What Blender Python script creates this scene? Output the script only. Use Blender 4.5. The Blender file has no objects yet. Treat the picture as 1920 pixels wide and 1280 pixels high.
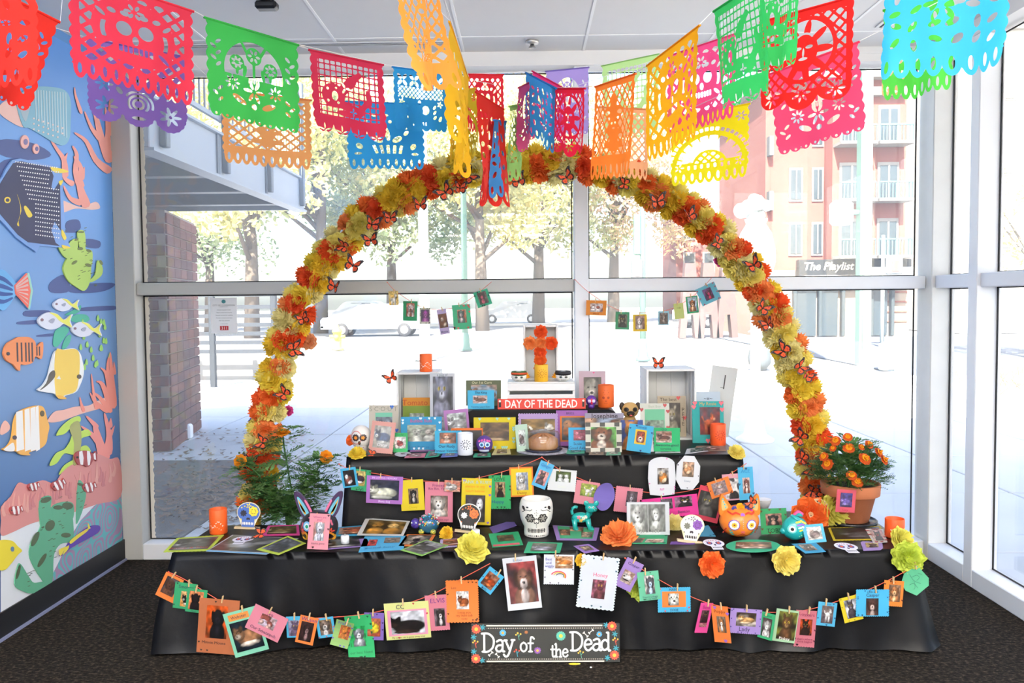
import bpy, bmesh, math, random
import numpy as np
from mathutils import Vector, Matrix
from mathutils.geometry import tessellate_polygon
random.seed(7); np.random.seed(7)
SC = bpy.context.scene
COL = SC.collection
# ------------------------------------------------------------------ camera
F = 1590.0                       # focal length in pixels of the 1920x1280 frame
CAMZ = 1.5
PITCH, YAW, ROLL = math.radians(2.77), math.radians(0.9), math.radians(-0.5)
RM = Matrix.Rotation(YAW, 3, 'Z') @ Matrix.Rotation(math.pi/2 - PITCH, 3, 'X') @ Matrix.Rotation(ROLL, 3, 'Z')
cam_d = bpy.data.cameras.new('camera'); cam = bpy.data.objects.new('camera', cam_d); COL.objects.link(cam)
cam_d.sensor_width = 36; cam_d.lens = F/1920*36; cam_d.clip_end = 400; cam_d.clip_start = 0.05
cam.matrix_world = Matrix.Translation((0, 0, CAMZ)) @ RM.to_4x4()
SC.camera = cam
# ------------------------------------------------------------------ world, sun, exposure
W = bpy.data.worlds.new('sky'); SC.world = W; W.use_nodes = True
nt = W.node_tree; bg = nt.nodes['Background']
sky = nt.nodes.new('ShaderNodeTexSky'); sky.sky_type = 'NISHITA'; sky.sun_disc = False
sky.sun_elevation = math.radians(44); sky.sun_rotation = math.radians(190); sky.dust_density = 2.5; sky.air_density = 1.0
nt.links.new(sky.outputs[0], bg.inputs[0]); bg.inputs[1].default_value = 0.66
sun_d = bpy.data.lights.new('sun', 'SUN'); sun_d.energy = 30; sun_d.angle = 0.009; sun_d.color = (1, .95, .86)
sun = bpy.data.objects.new('sun', sun_d); COL.objects.link(sun)
sun.rotation_euler = Vector((0.22, 1.0, -1.0)).to_track_quat('-Z', 'Y').to_euler()
vs = SC.view_settings; vs.view_transform = 'Standard'; vs.look = 'None'; vs.exposure = 0.22; vs.gamma = 1; vs.use_curve_mapping = False
SC.cycles.use_denoising = True; SC.cycles.max_bounces = 7; SC.cycles.diffuse_bounces = 3; SC.cycles.glossy_bounces = 3
SC.cycles.transmission_bounces = 6; SC.cycles.transparent_max_bounces = 12; SC.cycles.sample_clamp_indirect = 6
SC.cycles.caustics_reflective = False; SC.cycles.caustics_refractive = False
# ------------------------------------------------------------------ helpers
def ray(px, py):
    return RM @ Vector(((px-960)/F, -(py-640)/F, -1))
O = Vector((0, 0, CAMZ))
def PY(px, py, Y):
    d = ray(px, py); return O + d*(Y/d.y)
def PZ(px, py, Z):
    d = ray(px, py); return O + d*((Z-CAMZ)/d.z)
def PX(px, py, X):
    d = ray(px, py); return O + d*(X/d.x)
def lin(c):
    if isinstance(c, str):
        c = c.lstrip('#'); c = [int(c[i:i+2], 16)/255 for i in (0, 2, 4)]
        return tuple(x/12.92 if x <= .04045 else ((x+.055)/1.055)**2.4 for x in c)
    return tuple(c)
MATS = {}
def dk(c, f=.72): return tuple(round(x*f, 4) for x in lin(c))
def mat(col, rough=.65, kind='plain', **k):
    key = (str(col), rough, kind, tuple(sorted(k.items())))
    if key in MATS: return MATS[key]
    m = bpy.data.materials.new(kind+'_'+str(col).strip('#')); MATS[key] = m; m.use_nodes = True
    n = m.node_tree.nodes; l = m.node_tree.links; p = n['Principled BSDF']; out = n['Material Output']
    c = lin(col); p.inputs['Roughness'].default_value = rough
    p.inputs['Specular IOR Level'].default_value = k.get('spec', .35)
    p.inputs['Metallic'].default_value = k.get('metal', 0)
    if k.get('coat'): p.inputs['Coat Weight'].default_value = k['coat']
    if k.get('sheen'): p.inputs['Sheen Weight'].default_value = k['sheen']; p.inputs['Sheen Roughness'].default_value = .5
    tc = n.new('ShaderNodeTexCoord'); nz = n.new('ShaderNodeTexNoise')
    nz.inputs['Scale'].default_value = k.get('scale', 9); nz.inputs['Detail'].default_value = k.get('detail', 3)
    l.new(tc.outputs['Object'], nz.inputs['Vector'])
    mx = n.new('ShaderNodeMix'); mx.data_type = 'RGBA'
    v = k.get('var', .07)
    c2 = lin(k['col2']) if k.get('col2') else tuple(x*(1-v) for x in c)
    c1 = c if k.get('col2') else tuple(min(1, x*(1+v)) for x in c)
    mx.inputs[6].default_value = (*c2, 1); mx.inputs[7].default_value = (*c1, 1)
    if k.get('sharp'):
        mr = n.new('ShaderNodeMapRange'); mr.inputs[1].default_value = .5-k['sharp']; mr.inputs[2].default_value = .5+k['sharp']
        l.new(nz.outputs[0], mr.inputs[0]); l.new(mr.outputs[0], mx.inputs[0])
    else: l.new(nz.outputs[0], mx.inputs[0])
    l.new(mx.outputs[2], p.inputs['Base Color'])
    if k.get('bump'):
        b = n.new('ShaderNodeBump'); b.inputs['Strength'].default_value = k['bump']; b.inputs['Distance'].default_value = k.get('bd', .004)
        nz2 = n.new('ShaderNodeTexNoise'); nz2.inputs['Scale'].default_value = k.get('bscale', 120); nz2.inputs['Detail'].default_value = 4
        l.new(tc.outputs['Object'], nz2.inputs['Vector']); l.new(nz2.outputs[0], b.inputs['Height']); l.new(b.outputs[0], p.inputs['Normal'])
    if kind in ('tissue', 'leafy', 'thinpaper'):        # light comes through thin paper and leaves
        t = n.new('ShaderNodeBsdfTranslucent'); l.new(mx.outputs[2], t.inputs[0])
        ms = n.new('ShaderNodeMixShader'); ms.inputs[0].default_value = k.get('tr', .45)
        l.new(p.outputs[0], ms.inputs[1]); l.new(t.outputs[0], ms.inputs[2]); l.new(ms.outputs[0], out.inputs[0])
    if kind == 'glow':
        p.inputs['Emission Color'].default_value = (*c, 1); p.inputs['Emission Strength'].default_value = k.get('em', 1)
    return m
def glass_mat(name, veil=.0, tint=(1, 1, 1), ior=1.5):
    m = bpy.data.materials.new(name); m.use_nodes = True; n = m.node_tree.nodes; l = m.node_tree.links
    n.remove(n['Principled BSDF']); out = n['Material Output']
    tr = n.new('ShaderNodeBsdfTransparent'); tr.inputs[0].default_value = (*tint, 1)
    gl = n.new('ShaderNodeBsdfGlossy'); gl.inputs['Roughness'].default_value = .02
    fr = n.new('ShaderNodeFresnel'); ge = n.new('ShaderNodeNewGeometry'); mi = n.new('ShaderNodeMapRange'); mi.inputs[3].default_value = ior; mi.inputs[4].default_value = 1/ior; l.new(ge.outputs['Backfacing'], mi.inputs[0]); l.new(mi.outputs[0], fr.inputs[0])
    mx = n.new('ShaderNodeMixShader'); l.new(fr.outputs[0], mx.inputs[0]); l.new(tr.outputs[0], mx.inputs[1]); l.new(gl.outputs[0], mx.inputs[2])
    if veil > 0:  # whitish translucent layer mixed over the clear glass to imitate glare
        tl = n.new('ShaderNodeBsdfTranslucent'); tl.inputs[0].default_value = (1, 1, 1, 1)
        nz = n.new('ShaderNodeTexNoise'); nz.inputs['Scale'].default_value = 1.3; nz.inputs['Detail'].default_value = 3
        tc = n.new('ShaderNodeTexCoord'); l.new(tc.outputs['Object'], nz.inputs['Vector'])
        mr = n.new('ShaderNodeMapRange'); mr.inputs[3].default_value = veil*.6; mr.inputs[4].default_value = veil*1.4
        l.new(nz.outputs[0], mr.inputs[0])
        m2 = n.new('ShaderNodeMixShader'); l.new(mr.outputs[0], m2.inputs[0]); l.new(mx.outputs[0], m2.inputs[1]); l.new(tl.outputs[0], m2.inputs[2]); mx = m2
    l.new(mx.outputs[0], out.inputs[0]); return m
def print_mat(rough=.4):
    key = ('print', rough)
    if key in MATS: return MATS[key]
    m = bpy.data.materials.new('printed_picture'); MATS[key] = m; m.use_nodes = True; n = m.node_tree.nodes
    a = n.new('ShaderNodeVertexColor'); a.layer_name = 'Col'; p = n['Principled BSDF']; p.inputs['Roughness'].default_value = rough
    p.inputs['Specular IOR Level'].default_value = .3
    m.node_tree.links.new(a.outputs[0], p.inputs['Base Color']); return m
def mesh(name, V, Fc, m, smooth=False):
    me = bpy.data.meshes.new(name); me.from_pydata([tuple(v) for v in V], [], Fc); me.update()
    if m is not None: me.materials.append(m)
    if smooth: me.polygons.foreach_set('use_smooth', [True]*len(me.polygons))
    return me
def link(name, me, parent=None):
    o = bpy.data.objects.new(name, me); COL.objects.link(o)
    if parent: o.parent = parent
    return o
def mo(name, V, Fc, m, parent=None, smooth=False): return link(name, mesh(name, V, Fc, m, smooth), parent)
def tag(o, label=None, cat=None, group=None, kind=None):
    if label: o['label'] = label
    if cat: o['category'] = cat
    if group: o['group'] = group
    if kind: o['kind'] = kind
    return o
def thing(name, label, cat, loc=(0, 0, 0), rot=(0, 0, 0), group=None, kind=None):
    o = bpy.data.objects.new(name, None); COL.objects.link(o); o.location = loc; o.rotation_euler = rot; o.empty_display_size = .05
    return tag(o, label, cat, group, kind)
def copy_tree(o, parent=None):
    c = o.copy(); COL.objects.link(c); c.parent = parent
    for ch in o.children: copy_tree(ch, c)
    return c
class MB:
    """collects boxes, tubes, lathes ... into one mesh"""
    def __init__(s): s.V = []; s.F = []
    def add(s, V, Fc, M=None):
        b = len(s.V)
        s.V += [tuple(M @ Vector(v)) if M is not None else tuple(v) for v in V]
        s.F += [tuple(i+b for i in f) for f in Fc]; return s
    def box(s, x0, x1, y0, y1, z0, z1, M=None, ch=0):
        if ch:
            c = min(ch, abs(x1-x0)*.45, abs(y1-y0)*.45, abs(z1-z0)*.45); V = []; 
            bm = bmesh.new(); bmesh.ops.create_cube(bm, size=1)
            for v in bm.verts: v.co = Vector(((x0+x1)/2+v.co.x*(x1-x0), (y0+y1)/2+v.co.y*(y1-y0), (z0+z1)/2+v.co.z*(z1-z0)))
            bmesh.ops.bevel(bm, geom=bm.edges[:], offset=c, segments=1, affect='EDGES', profile=.5)
            bm.verts.index_update(); s.add([v.co.copy() for v in bm.verts], [[v.index for v in f.verts] for f in bm.faces], M); bm.free(); return s
        V = [(x0,y0,z0),(x1,y0,z0),(x1,y1,z0),(x0,y1,z0),(x0,y0,z1),(x1,y0,z1),(x1,y1,z1),(x0,y1,z1)]
        return s.add(V, [(0,3,2,1),(4,5,6,7),(0,1,5,4),(1,2,6,5),(2,3,7,6),(3,0,4,7)], M)
    def tube(s, pts, r, n=8, cap=True, M=None, sy=1.0):
        pts = [Vector(p) for p in pts]; rs = r if isinstance(r, (list, tuple)) else [r]*len(pts); V = []; Fc = []
        up = Vector((0, 0, 1)); 
        for i, p in enumerate(pts):
            t = (pts[min(i+1, len(pts)-1)]-pts[max(i-1, 0)]).normalized()
            a = t.cross(up if abs(t.dot(up)) < .95 else Vector((1, 0, 0))).normalized(); b = a.cross(t)
            for k in range(n):
                th = 2*math.pi*k/n; V.append(p+(a*math.cos(th)+b*math.sin(th)*sy)*rs[i])
        for i in range(len(pts)-1):
            for k in range(n): Fc.append((i*n+k, i*n+(k+1) % n, (i+1)*n+(k+1) % n, (i+1)*n+k))
        if cap: Fc.append(tuple(range(n-1, -1, -1))); Fc.append(tuple((len(pts)-1)*n+k for k in range(n)))
        return s.add(V, Fc, M)
    def lathe(s, prof, n=24, M=None, sx=1, sy=1):
        V = []; Fc = []
        for r, z in prof:
            for k in range(n):
                th = 2*math.pi*k/n; V.append((r*math.cos(th)*sx, r*math.sin(th)*sy, z))
        for i in range(len(prof)-1):
            for k in range(n): Fc.append((i*n+k, i*n+(k+1) % n, (i+1)*n+(k+1) % n, (i+1)*n+k))
        Fc.append(tuple(range(n-1, -1, -1))); Fc.append(tuple((len(prof)-1)*n+k for k in range(n)))
        return s.add(V, Fc, M)
    def ball(s, c, r, n=12, m=8, M=None):
        r = (r, r, r) if not isinstance(r, (tuple, list)) else r; V = []; Fc = []
        for i in range(m+1):
            ph = math.pi*i/m
            for k in range(n):
                th = 2*math.pi*k/n; V.append((c[0]+r[0]*math.sin(ph)*math.cos(th), c[1]+r[1]*math.sin(ph)*math.sin(th), c[2]-r[2]*math.cos(ph)))
        for i in range(m):
            for k in range(n): Fc.append((i*n+k, i*n+(k+1) % n, (i+1)*n+(k+1) % n, (i+1)*n+k))
        return s.add(V, Fc, M)
    def build(s, name, m, parent=None, smooth=False): return mo(name, s.V, s.F, m, parent, smooth)
def tri2(poly):
    return tessellate_polygon([[Vector((p[0], p[1], 0)) for p in poly]])
def area2(p): return sum(p[i-1][0]*p[i][1]-p[i][0]*p[i-1][1] for i in range(len(p)))
def smooth_loop(pts, k=4):
    n = len(pts); out = []
    for i in range(n):
        p0, p1, p2, p3 = [np.array(pts[(i+j) % n], float) for j in (-1, 0, 1, 2)]
        for q in range(k):
            t = q/k; out.append(tuple(.5*((2*p1)+(-p0+p2)*t+(2*p0-5*p1+4*p2-p3)*t*t+(-p0+3*p1-3*p2+p3)*t**3)))
    return out
def smooth_path(pts, k=6):
    pts = [Vector(p) for p in pts]; out = []; n = len(pts)
    for i in range(n-1):
        p0, p1, p2, p3 = pts[max(i-1, 0)], pts[i], pts[i+1], pts[min(i+2, n-1)]
        for q in range(k):
            t = q/k; out.append(.5*((2*p1)+(p2-p0)*t+(2*p0-5*p1+4*p2-p3)*t*t+(3*p1-p0-3*p2+p3)*t**3))
    return out+[pts[-1]]
def slab(poly, fmap, thick):
    """polygon in (s,t) -> thin solid; fmap(s,t,offset) gives the 3-D point"""
    if area2(poly) < 0: poly = poly[::-1]
    n = len(poly); V = [fmap(p[0], p[1], 0) for p in poly]+[fmap(p[0], p[1], -thick) for p in poly]
    T = []
    for t in tri2(poly):
        a = (poly[t[1]][0]-poly[t[0]][0])*(poly[t[2]][1]-poly[t[0]][1])-(poly[t[2]][0]-poly[t[0]][0])*(poly[t[1]][1]-poly[t[0]][1])
        t = t if a > 0 else t[::-1]; T.append(tuple(t)); T.append((t[2]+n, t[1]+n, t[0]+n))
    T += [(i, i+n, (i+1) % n+n, (i+1) % n) for i in range(n)]
    return V, T
# ---- shapes from distance functions, cut out of a fine grid
def sdf_mesh(f, x0, x1, y0, y1, nx, ny):
    xs = np.linspace(x0, x1, nx+1); ys = np.linspace(y0, y1, ny+1); X, Y = np.meshgrid(xs, ys); D = f(X, Y)
    D = np.where(np.abs(D) < 1e-6, 1e-6, D); ins = D < 0; V = []; Fc = []; nid = -np.ones(D.shape, int); eid = {}
    cnt = ins[:-1, :-1].astype(int)+ins[1:, :-1]+ins[:-1, 1:]+ins[1:, 1:]
    def node(j, i):
        if nid[j, i] < 0: nid[j, i] = len(V); V.append((xs[i], ys[j]))
        return int(nid[j, i])
    def edge(a, b):
        key = (a, b) if a < b else (b, a)
        if key not in eid:
            (j0, i0), (j1, i1) = key; d0 = D[j0, i0]; d1 = D[j1, i1]; t = d0/(d0-d1)
            eid[key] = len(V); V.append((xs[i0]+(xs[i1]-xs[i0])*t, ys[j0]+(ys[j1]-ys[j0])*t))
        return eid[key]
    for j, i in zip(*np.nonzero(cnt)):
        c = [(j, i), (j, i+1), (j+1, i+1), (j+1, i)]
        if cnt[j, i] == 4: Fc.append(tuple(node(*q) for q in c)); continue
        pl = []
        for q in range(4):
            a, b = c[q], c[(q+1) % 4]
            if ins[a]: pl.append(node(*a))
            if ins[a] != ins[b]: pl.append(edge(a, b))
        if len(pl) >= 3: Fc.append(tuple(pl))
    return V, Fc
def s_c(x, y, cx, cy, r): return np.hypot(x-cx, y-cy)-r
def s_e(x, y, cx, cy, a, b, rot=0):
    c, s = math.cos(rot), math.sin(rot); X = (x-cx)*c+(y-cy)*s; Y = -(x-cx)*s+(y-cy)*c
    return (np.sqrt((X/a)**2+(Y/b)**2)-1)*min(a, b)
def s_b(x, y, cx, cy, a, b, rot=0):
    c, s = math.cos(rot), math.sin(rot); X = np.abs((x-cx)*c+(y-cy)*s)-a; Y = np.abs(-(x-cx)*s+(y-cy)*c)-b
    return np.maximum(X, Y)
def s_cap(x, y, ax, ay, bx, by, r):
    dx, dy = bx-ax, by-ay; t = np.clip(((x-ax)*dx+(y-ay)*dy)/(dx*dx+dy*dy+1e-9), 0, 1); return np.hypot(x-ax-t*dx, y-ay-t*dy)-r
def s_path(x, y, pts, r): return U(*[s_cap(x, y, *pts[i], *pts[i+1], r) for i in range(len(pts)-1)])
def s_fl(x, y, cx, cy, n, r, a, b, ph=0):      # n petals: ellipses of half-axes a (radial) b around (cx,cy)
    return U(*[s_e(x, y, cx+r*math.cos(ph+2*math.pi*k/n), cy+r*math.sin(ph+2*math.pi*k/n), a, b, ph+2*math.pi*k/n) for k in range(n)])
def U(*d):
    r = d[0]
    for q in d[1:]: r = np.minimum(r, q)
    return r
def I(*d):
    r = d[0]
    for q in d[1:]: r = np.maximum(r, q)
    return r
def s_diag(x, y, p, w):
    a = np.abs(((x+y)/p) % 1-.5); b = np.abs(((x-y)/p) % 1-.5); return (np.maximum(a, b)-(.5-w))*p*.7
def s_sq(x, y, p, q, w):
    a = np.abs((x/p) % 1-.5); b = np.abs((y/q) % 1-.5); return (np.maximum(a, b)-(.5-w))*p
# ---- lettering
TXT = {}
def text_geo(s, bold=0.):
    if (s, bold) in TXT: return TXT[(s, bold)]
    cu = bpy.data.curves.new('t', 'FONT'); cu.body = s; cu.resolution_u = 2; cu.align_x = 'CENTER'; cu.align_y = 'CENTER'; cu.offset = bold
    ob = bpy.data.objects.new('t', cu); me = ob.to_mesh()
    r = ([(v.co.x, v.co.y) for v in me.vertices], [tuple(p.vertices) for p in me.polygons])
    if r[0]:
        A = np.array(r[0]); lo, hi = A.min(0), A.max(0); A = A-(lo+hi)/2; r = ([tuple(q) for q in A], r[1], hi-lo)
    else: r = ([], [], (1, 1))
    ob.to_mesh_clear(); bpy.data.objects.remove(ob); bpy.data.curves.remove(cu); TXT[(s, bold)] = r; return r
# ================================================================== the room
XL, XR, YW = -2.365, 2.29, 4.867
ZC = 2.90                                    # ceiling underside
ZRAIL0, ZRAIL1 = 1.548, 1.62
YB = -3.6
def struct(o, label=None): o['kind'] = 'structure'; 
m_alu = mat('#b9b8b4', .5, metal=.1, var=.04, scale=3)
m_aluw = mat('#eef0f4', .45, var=.02)
m_black = mat('#15161a', .55)
m_wall = mat('#d8d6d0', .8)
# carpet
def carpet():
    m = bpy.data.materials.new('carpet'); m.use_nodes = True; n = m.node_tree.nodes; l = m.node_tree.links; p = n['Principled BSDF']
    tc = n.new('ShaderNodeTexCoord'); mp = n.new('ShaderNodeMapping'); mp.inputs['Scale'].default_value = (52, 72, 1); mp.inputs['Rotation'].default_value = (0, 0, .12)
    l.new(tc.outputs['Object'], mp.inputs[0])
    n1 = n.new('ShaderNodeTexNoise'); n1.inputs['Scale'].default_value = 1; n1.inputs['Detail'].default_value = 6; n1.inputs['Roughness'].default_value = .7; l.new(mp.outputs[0], n1.inputs['Vector'])
    n2 = n.new('ShaderNodeTexNoise'); n2.inputs['Scale'].default_value = 2.5; n2.inputs['Detail'].default_value = 3; l.new(tc.outputs['Object'], n2.inputs['Vector'])
    cr = n.new('ShaderNodeValToRGB'); e = cr.color_ramp.elements; e[0].position = .36; e[0].color = (*lin('#0c0b0b'), 1); e[1].position = .68; e[1].color = (*lin('#4a4137'), 1)
    x = cr.color_ramp.elements.new(.52); x.color = (*lin('#211d19'), 1)
    l.new(n1.outputs[0], cr.inputs[0]); l.new(cr.outputs[0], p.inputs['Base Color']); p.inputs['Roughness'].default_value = .95
    p.inputs['Specular IOR Level'].default_value = .08
    b = n.new('ShaderNodeBump'); b.inputs['Strength'].default_value = .5; b.inputs['Distance'].default_value = .004; l.new(n1.outputs[0], b.inputs['Height']); l.new(b.outputs[0], p.inputs['Normal'])
    return m
fl = MB().box(XL-.3, XR+.15, YB, YW+.12, -.12, 0).build('floor', carpet()); fl['kind'] = 'structure'
# walls behind the camera
wb = MB().box(XL-.3, XR+.4, YB-.25, YB, 0, ZC+.3).build('wall_back', m_wall); wb['kind'] = 'structure'
wl = MB().box(XL-.3, XL, YB, YW, 0, ZC+.3).build('wall_left', mat('#5f8fc8', .6, var=.02)); wl['kind'] = 'structure'
# upper storey and roof of the building: unseen, carries the ceiling; height and right overhang shaped to shade the pavement
up = MB().box(-9.5, XR+2.4, YB-.3, YW+.2, ZC+.3, 5.6).box(-9.5, XL-.3, YB-.3, YW-.4, -.1, ZC+.3).build('roof_and_shade_overhang', mat('#b7a79a', .8)); up['kind'] = 'structure'
# ceiling: panels with reveals
ce = thing('ceiling', None, None, (0, 0, ZC), kind='structure')
MB().box(XL-.3, XR+.2, YB, YW+.15, .012, .3).build('ceiling_deck', mat('#8d8b88', .8), ce)
m_pan = mat('#e9e7e4', .75, var=.015)
xs = [XL-.2, -1.69, -1.01, -.335, .34, 1.015, 1.69, XR+.12]; ys = [YW+.1, 4.57, 3.92, 3.27, 2.6, 1.3, 0, -1.3, -2.5, YB]
pan_me = {}
for i in range(len(xs)-1):
    for j in range(len(ys)-1):
        w = xs[i+1]-xs[i]-.009; d = ys[j]-ys[j+1]-.009; k = (round(w, 3), round(d, 3))
        if k not in pan_me: pan_me[k] = mesh('panel', *(lambda b: (b.V, b.F))(MB().box(-w/2, w/2, -d/2, d/2, 0, .012)), m_pan)
        o = link('panel', pan_me[k], ce); o.location = ((xs[i]+xs[i+1])/2, (ys[j]+ys[j+1])/2, 0)
m_tb = mat('#fbfaf8', .6, var=.01)
for x in xs[1:-1]: MB().box(x-.007, x+.007, YB+.01, YW, -.003, .0).build('grid_bar', m_tb, ce)
for y in ys[1:-1]: MB().box(XL+.01, XR, y-.006, y+.006, -.0028, .0).build('grid_bar', m_tb, ce)
# slot diffusers
def slot(pts, label):
    (xa, ya), (xb, yb) = pts; L = math.hypot(xb-xa, yb-ya); t = thing('slot_diffuser', label, 'air vent', ((xa+xb)/2, (ya+yb)/2, ZC-.001), (0, 0, math.atan2(yb-ya, xb-xa)), 'ceiling slot diffusers')
    MB().box(-L/2, L/2, -.035, -.02, -.006, 0).box(-L/2, L/2, .02, .035, -.006, 0).box(-L/2, L/2, -.004, .004, -.006, 0).build('frame', mat('#d6d6d4', .4), t)
    MB().box(-L/2, L/2, -.02, -.004, -.003, 0).box(-L/2, L/2, .004, .02, -.003, 0).build('slot', m_black, t)
slot([(-2.1, 4.66), (-.36, 4.66)], 'long black and white slot vent in the ceiling above the left window')
slot([(1.86, 2.6), (1.86, 4.5)], 'black slot vent in the ceiling running along the right window wall')
t = thing('smoke_detector', 'small round silver sprinkler cover on the ceiling above the arch', 'sprinkler', (.05, 4.66, ZC))
MB().lathe([(.036, 0), (.036, -.012), (.03, -.018)], 20).build('cover', mat('#c9c6c2', .3, metal=.5), t, True)
MB().lathe([(.01, -.018), (.012, -.03), (.02, -.032), (.02, -.036)], 14).build('deflector', mat('#8a8886', .3, metal=.7), t, True)
pt = PZ(500, -2, ZC)
t = thing('track_spotlight', 'black spotlight head on the ceiling at the top edge', 'spotlight', (pt.x, pt.y, ZC))
MB().lathe([(.03, 0), (.03, -.012)], 16).build('base', m_black, t)
MB().box(-.05, .05, -.03, .03, -.05, -.012, ch=.01).build('housing', mat('#1b1c20', .4), t)
# added lamps, unseen behind the camera, to brighten the room and its ceiling
def add_fill_lamp(x, y, label):
    """added fill lamp that shines both down and up onto the ceiling"""
    t = thing('fill_lamp', label, 'fill light', (x, y, ZC), group='added fill lamps behind the viewer')
    MB().box(-.5, .5, -.12, .12, -.42, -.36, ch=.01).build('housing', m_pan, t)
    MB().box(-.47, .47, -.1, .1, -.424, -.4205).build('diffuser', mat('#fff6ea', .5, 'glow', em=2.0), t)
    for s in (-1, 1): MB().tube([(s*.4, 0, 0), (s*.4, 0, -.36)], .004, 6).build('wire', m_black, t)
    for e, z, rx in ((LDOWN, -.43, 0), (LUP, -.35, math.pi)):
        d = bpy.data.lights.new('fill_light', 'AREA'); d.shape = 'RECTANGLE'; d.size = .95; d.size_y = .22; d.energy = e; d.color = (1, .95, .88)
        o = bpy.data.objects.new('fill_light', d); COL.objects.link(o); o.parent = t; o.location = (0, 0, z); o.rotation_euler = (rx, 0, 0)
LDOWN, LUP = 38, 115
for x, sx in ((-1.45, 'left'), (0, 'middle'), (1.35, 'right')):
    for y, sy in ((.3, 'nearest'), (-1.2, 'second'), (-2.7, 'rear')): add_fill_lamp(x, y, 'added white fill lamp, %s of the %s row behind the viewer' % (sx, sy))
# ------------------------------------------------------------------ window walls
m_glass = glass_mat('window_glass', veil=.055)  # panes whitened slightly, standing in for glare from the bright outside
YG = YW+.11
def window(name, boxes_frame, panes):
    t = thing(name, None, None, (0, 0, 0), kind='structure')
    for nm, b, m in boxes_frame: MB().box(*b, ch=.004).build(nm, m, t)
    for b in panes:
        MB().box(*b).build('pane', m_glass, t); x0, x1, y0, y1, z0, z1 = b; q = MB(); e = .012
        if x1-x0 > y1-y0:                      # pane facing the viewer
            for xx in (x0+.016, x1-.016-.007): q.box(xx, xx+.007, y0-.006, y0-.0005, z0+.01, z1-.01)
            for zz in (z0+.01, z1-.017): q.box(x0+.016, x1-.016, y0-.006, y0-.0005, zz, zz+.007)
        else:
            for yy in (y0+.001, y1-.009): q.box(x0-.006, x0-.0005, yy, yy+.008, z0+.01, z1-.01)
            for zz in (z0+.01, z1-.017): q.box(x0-.006, x0-.0005, y0, y1, zz, zz+.007)
        q.build('gasket', m_black, t)
    return t
xm0, xm1 = .285, .365            # centre mullion
zs0, zs1 = .0, .095              # bottom rail
zh = 2.82
window('window_1', [('jamb', (XL, XL+.115, YW, YW+.13, 0, zh), m_alu), ('rail', (XL+.1155, xm0-.0005, YW+.02, YW+.13, ZRAIL0, ZRAIL1), m_alu),
    ('sill', (XL+.1155, xm0-.0005, YW, YW+.13, zs0, zs1), m_aluw), ('mullion', (xm0, xm1, YW, YW+.13, 0, zh), m_aluw)],
    [(XL+.1, xm0+.01, YG, YG+.008, zs1-.01, ZRAIL0+.01), (XL+.1, xm0+.01, YG, YG+.008, ZRAIL1-.01, zh)])
window('window_2', [('rail', (xm1+.0005, XR-.0005, YW+.02, YW+.13, ZRAIL0, ZRAIL1), m_aluw), ('sill', (xm1+.0005, XR-.0005, YW, YW+.13, zs0, zs1), m_aluw)],
    [(xm1-.01, XR-.01, YG, YG+.008, zs1-.01, ZRAIL0+.01), (xm1-.01, XR-.01, YG, YG+.008, ZRAIL1-.01, zh)])
hd = MB().box(XL, XR+.13, YW-.02, YW+.14, zh, ZC+.02).build('trim_1', m_pan); hd['kind'] = 'structure'
hd = MB().box(XR, XR+.14, YB, YW-.02, zh, ZC+.02).build('trim_2', m_pan); hd['kind'] = 'structure'
cp = MB().box(XR, XR+.135, YW-.045, YW+.13, 0, zh, ch=.005).build('trim_3', mat('#dededb', .45)); cp['kind'] = 'structure'
# right window wall
mys = [YW-.045, 4.43, 3.1, 1.6, .1, -1.4]
for i in range(5):
    a, b = mys[i], mys[i+1]; fr = []
    a2 = a if i == 0 else a-.085
    fr.append(('mullion', (XR, XR+.13, b-.085, b, 0, zh), m_aluw))
    fr.append(('sill', (XR, XR+.13, b+.0005, a2-.0005, 0, zs1), m_aluw)); fr.append(('rail', (XR+.02, XR+.13, b+.0005, a2-.0005, ZRAIL0, ZRAIL1), m_aluw))
    window('window_%d' % (i+3), fr, [(XR+.11, XR+.118, b, a2, zs1-.01, ZRAIL0+.01), (XR+.11, XR+.118, b, a2, ZRAIL1-.01, zh)])
wr = MB().box(XR, XR+.13, YB, -1.4-.09, 0, zh).build('wall_right', m_wall); wr['kind'] = 'structure'
# baseboard on the mural wall: black board with a pale toe strip
bb = thing('baseboard_left', None, None, (XL, 0, 0), kind='structure')
MB().box(0, .012, YB, YW-.001, .012, .125).build('board', mat('#16171b', .5), bb)
MB().box(0, .022, YB, YW-.001, 0, .012).build('toe_strip', mat('#8a8fae', .4), bb)
# ragged strip of old white film left along the edge of the left glass
w1 = bpy.data.objects['window_1']; rt = random.Random(8)
for z0, z1 in ((zs1, ZRAIL0), (ZRAIL1, zh)):
    n = int((z1-z0)/.012); L_ = [(XL+.118, z0+(z1-z0)*i/n) for i in range(n+1)]; R_ = [(XL+.146+rt.uniform(-.005, .005), z0+(z1-z0)*i/n) for i in range(n+1)]
    mo('film_residue', [(x, YG-.002, z) for x, z in L_+R_], [(i, n+1+i, n+2+i, i+1) for i in range(n)], mat('#d6d0c6', .8), w1)
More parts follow.
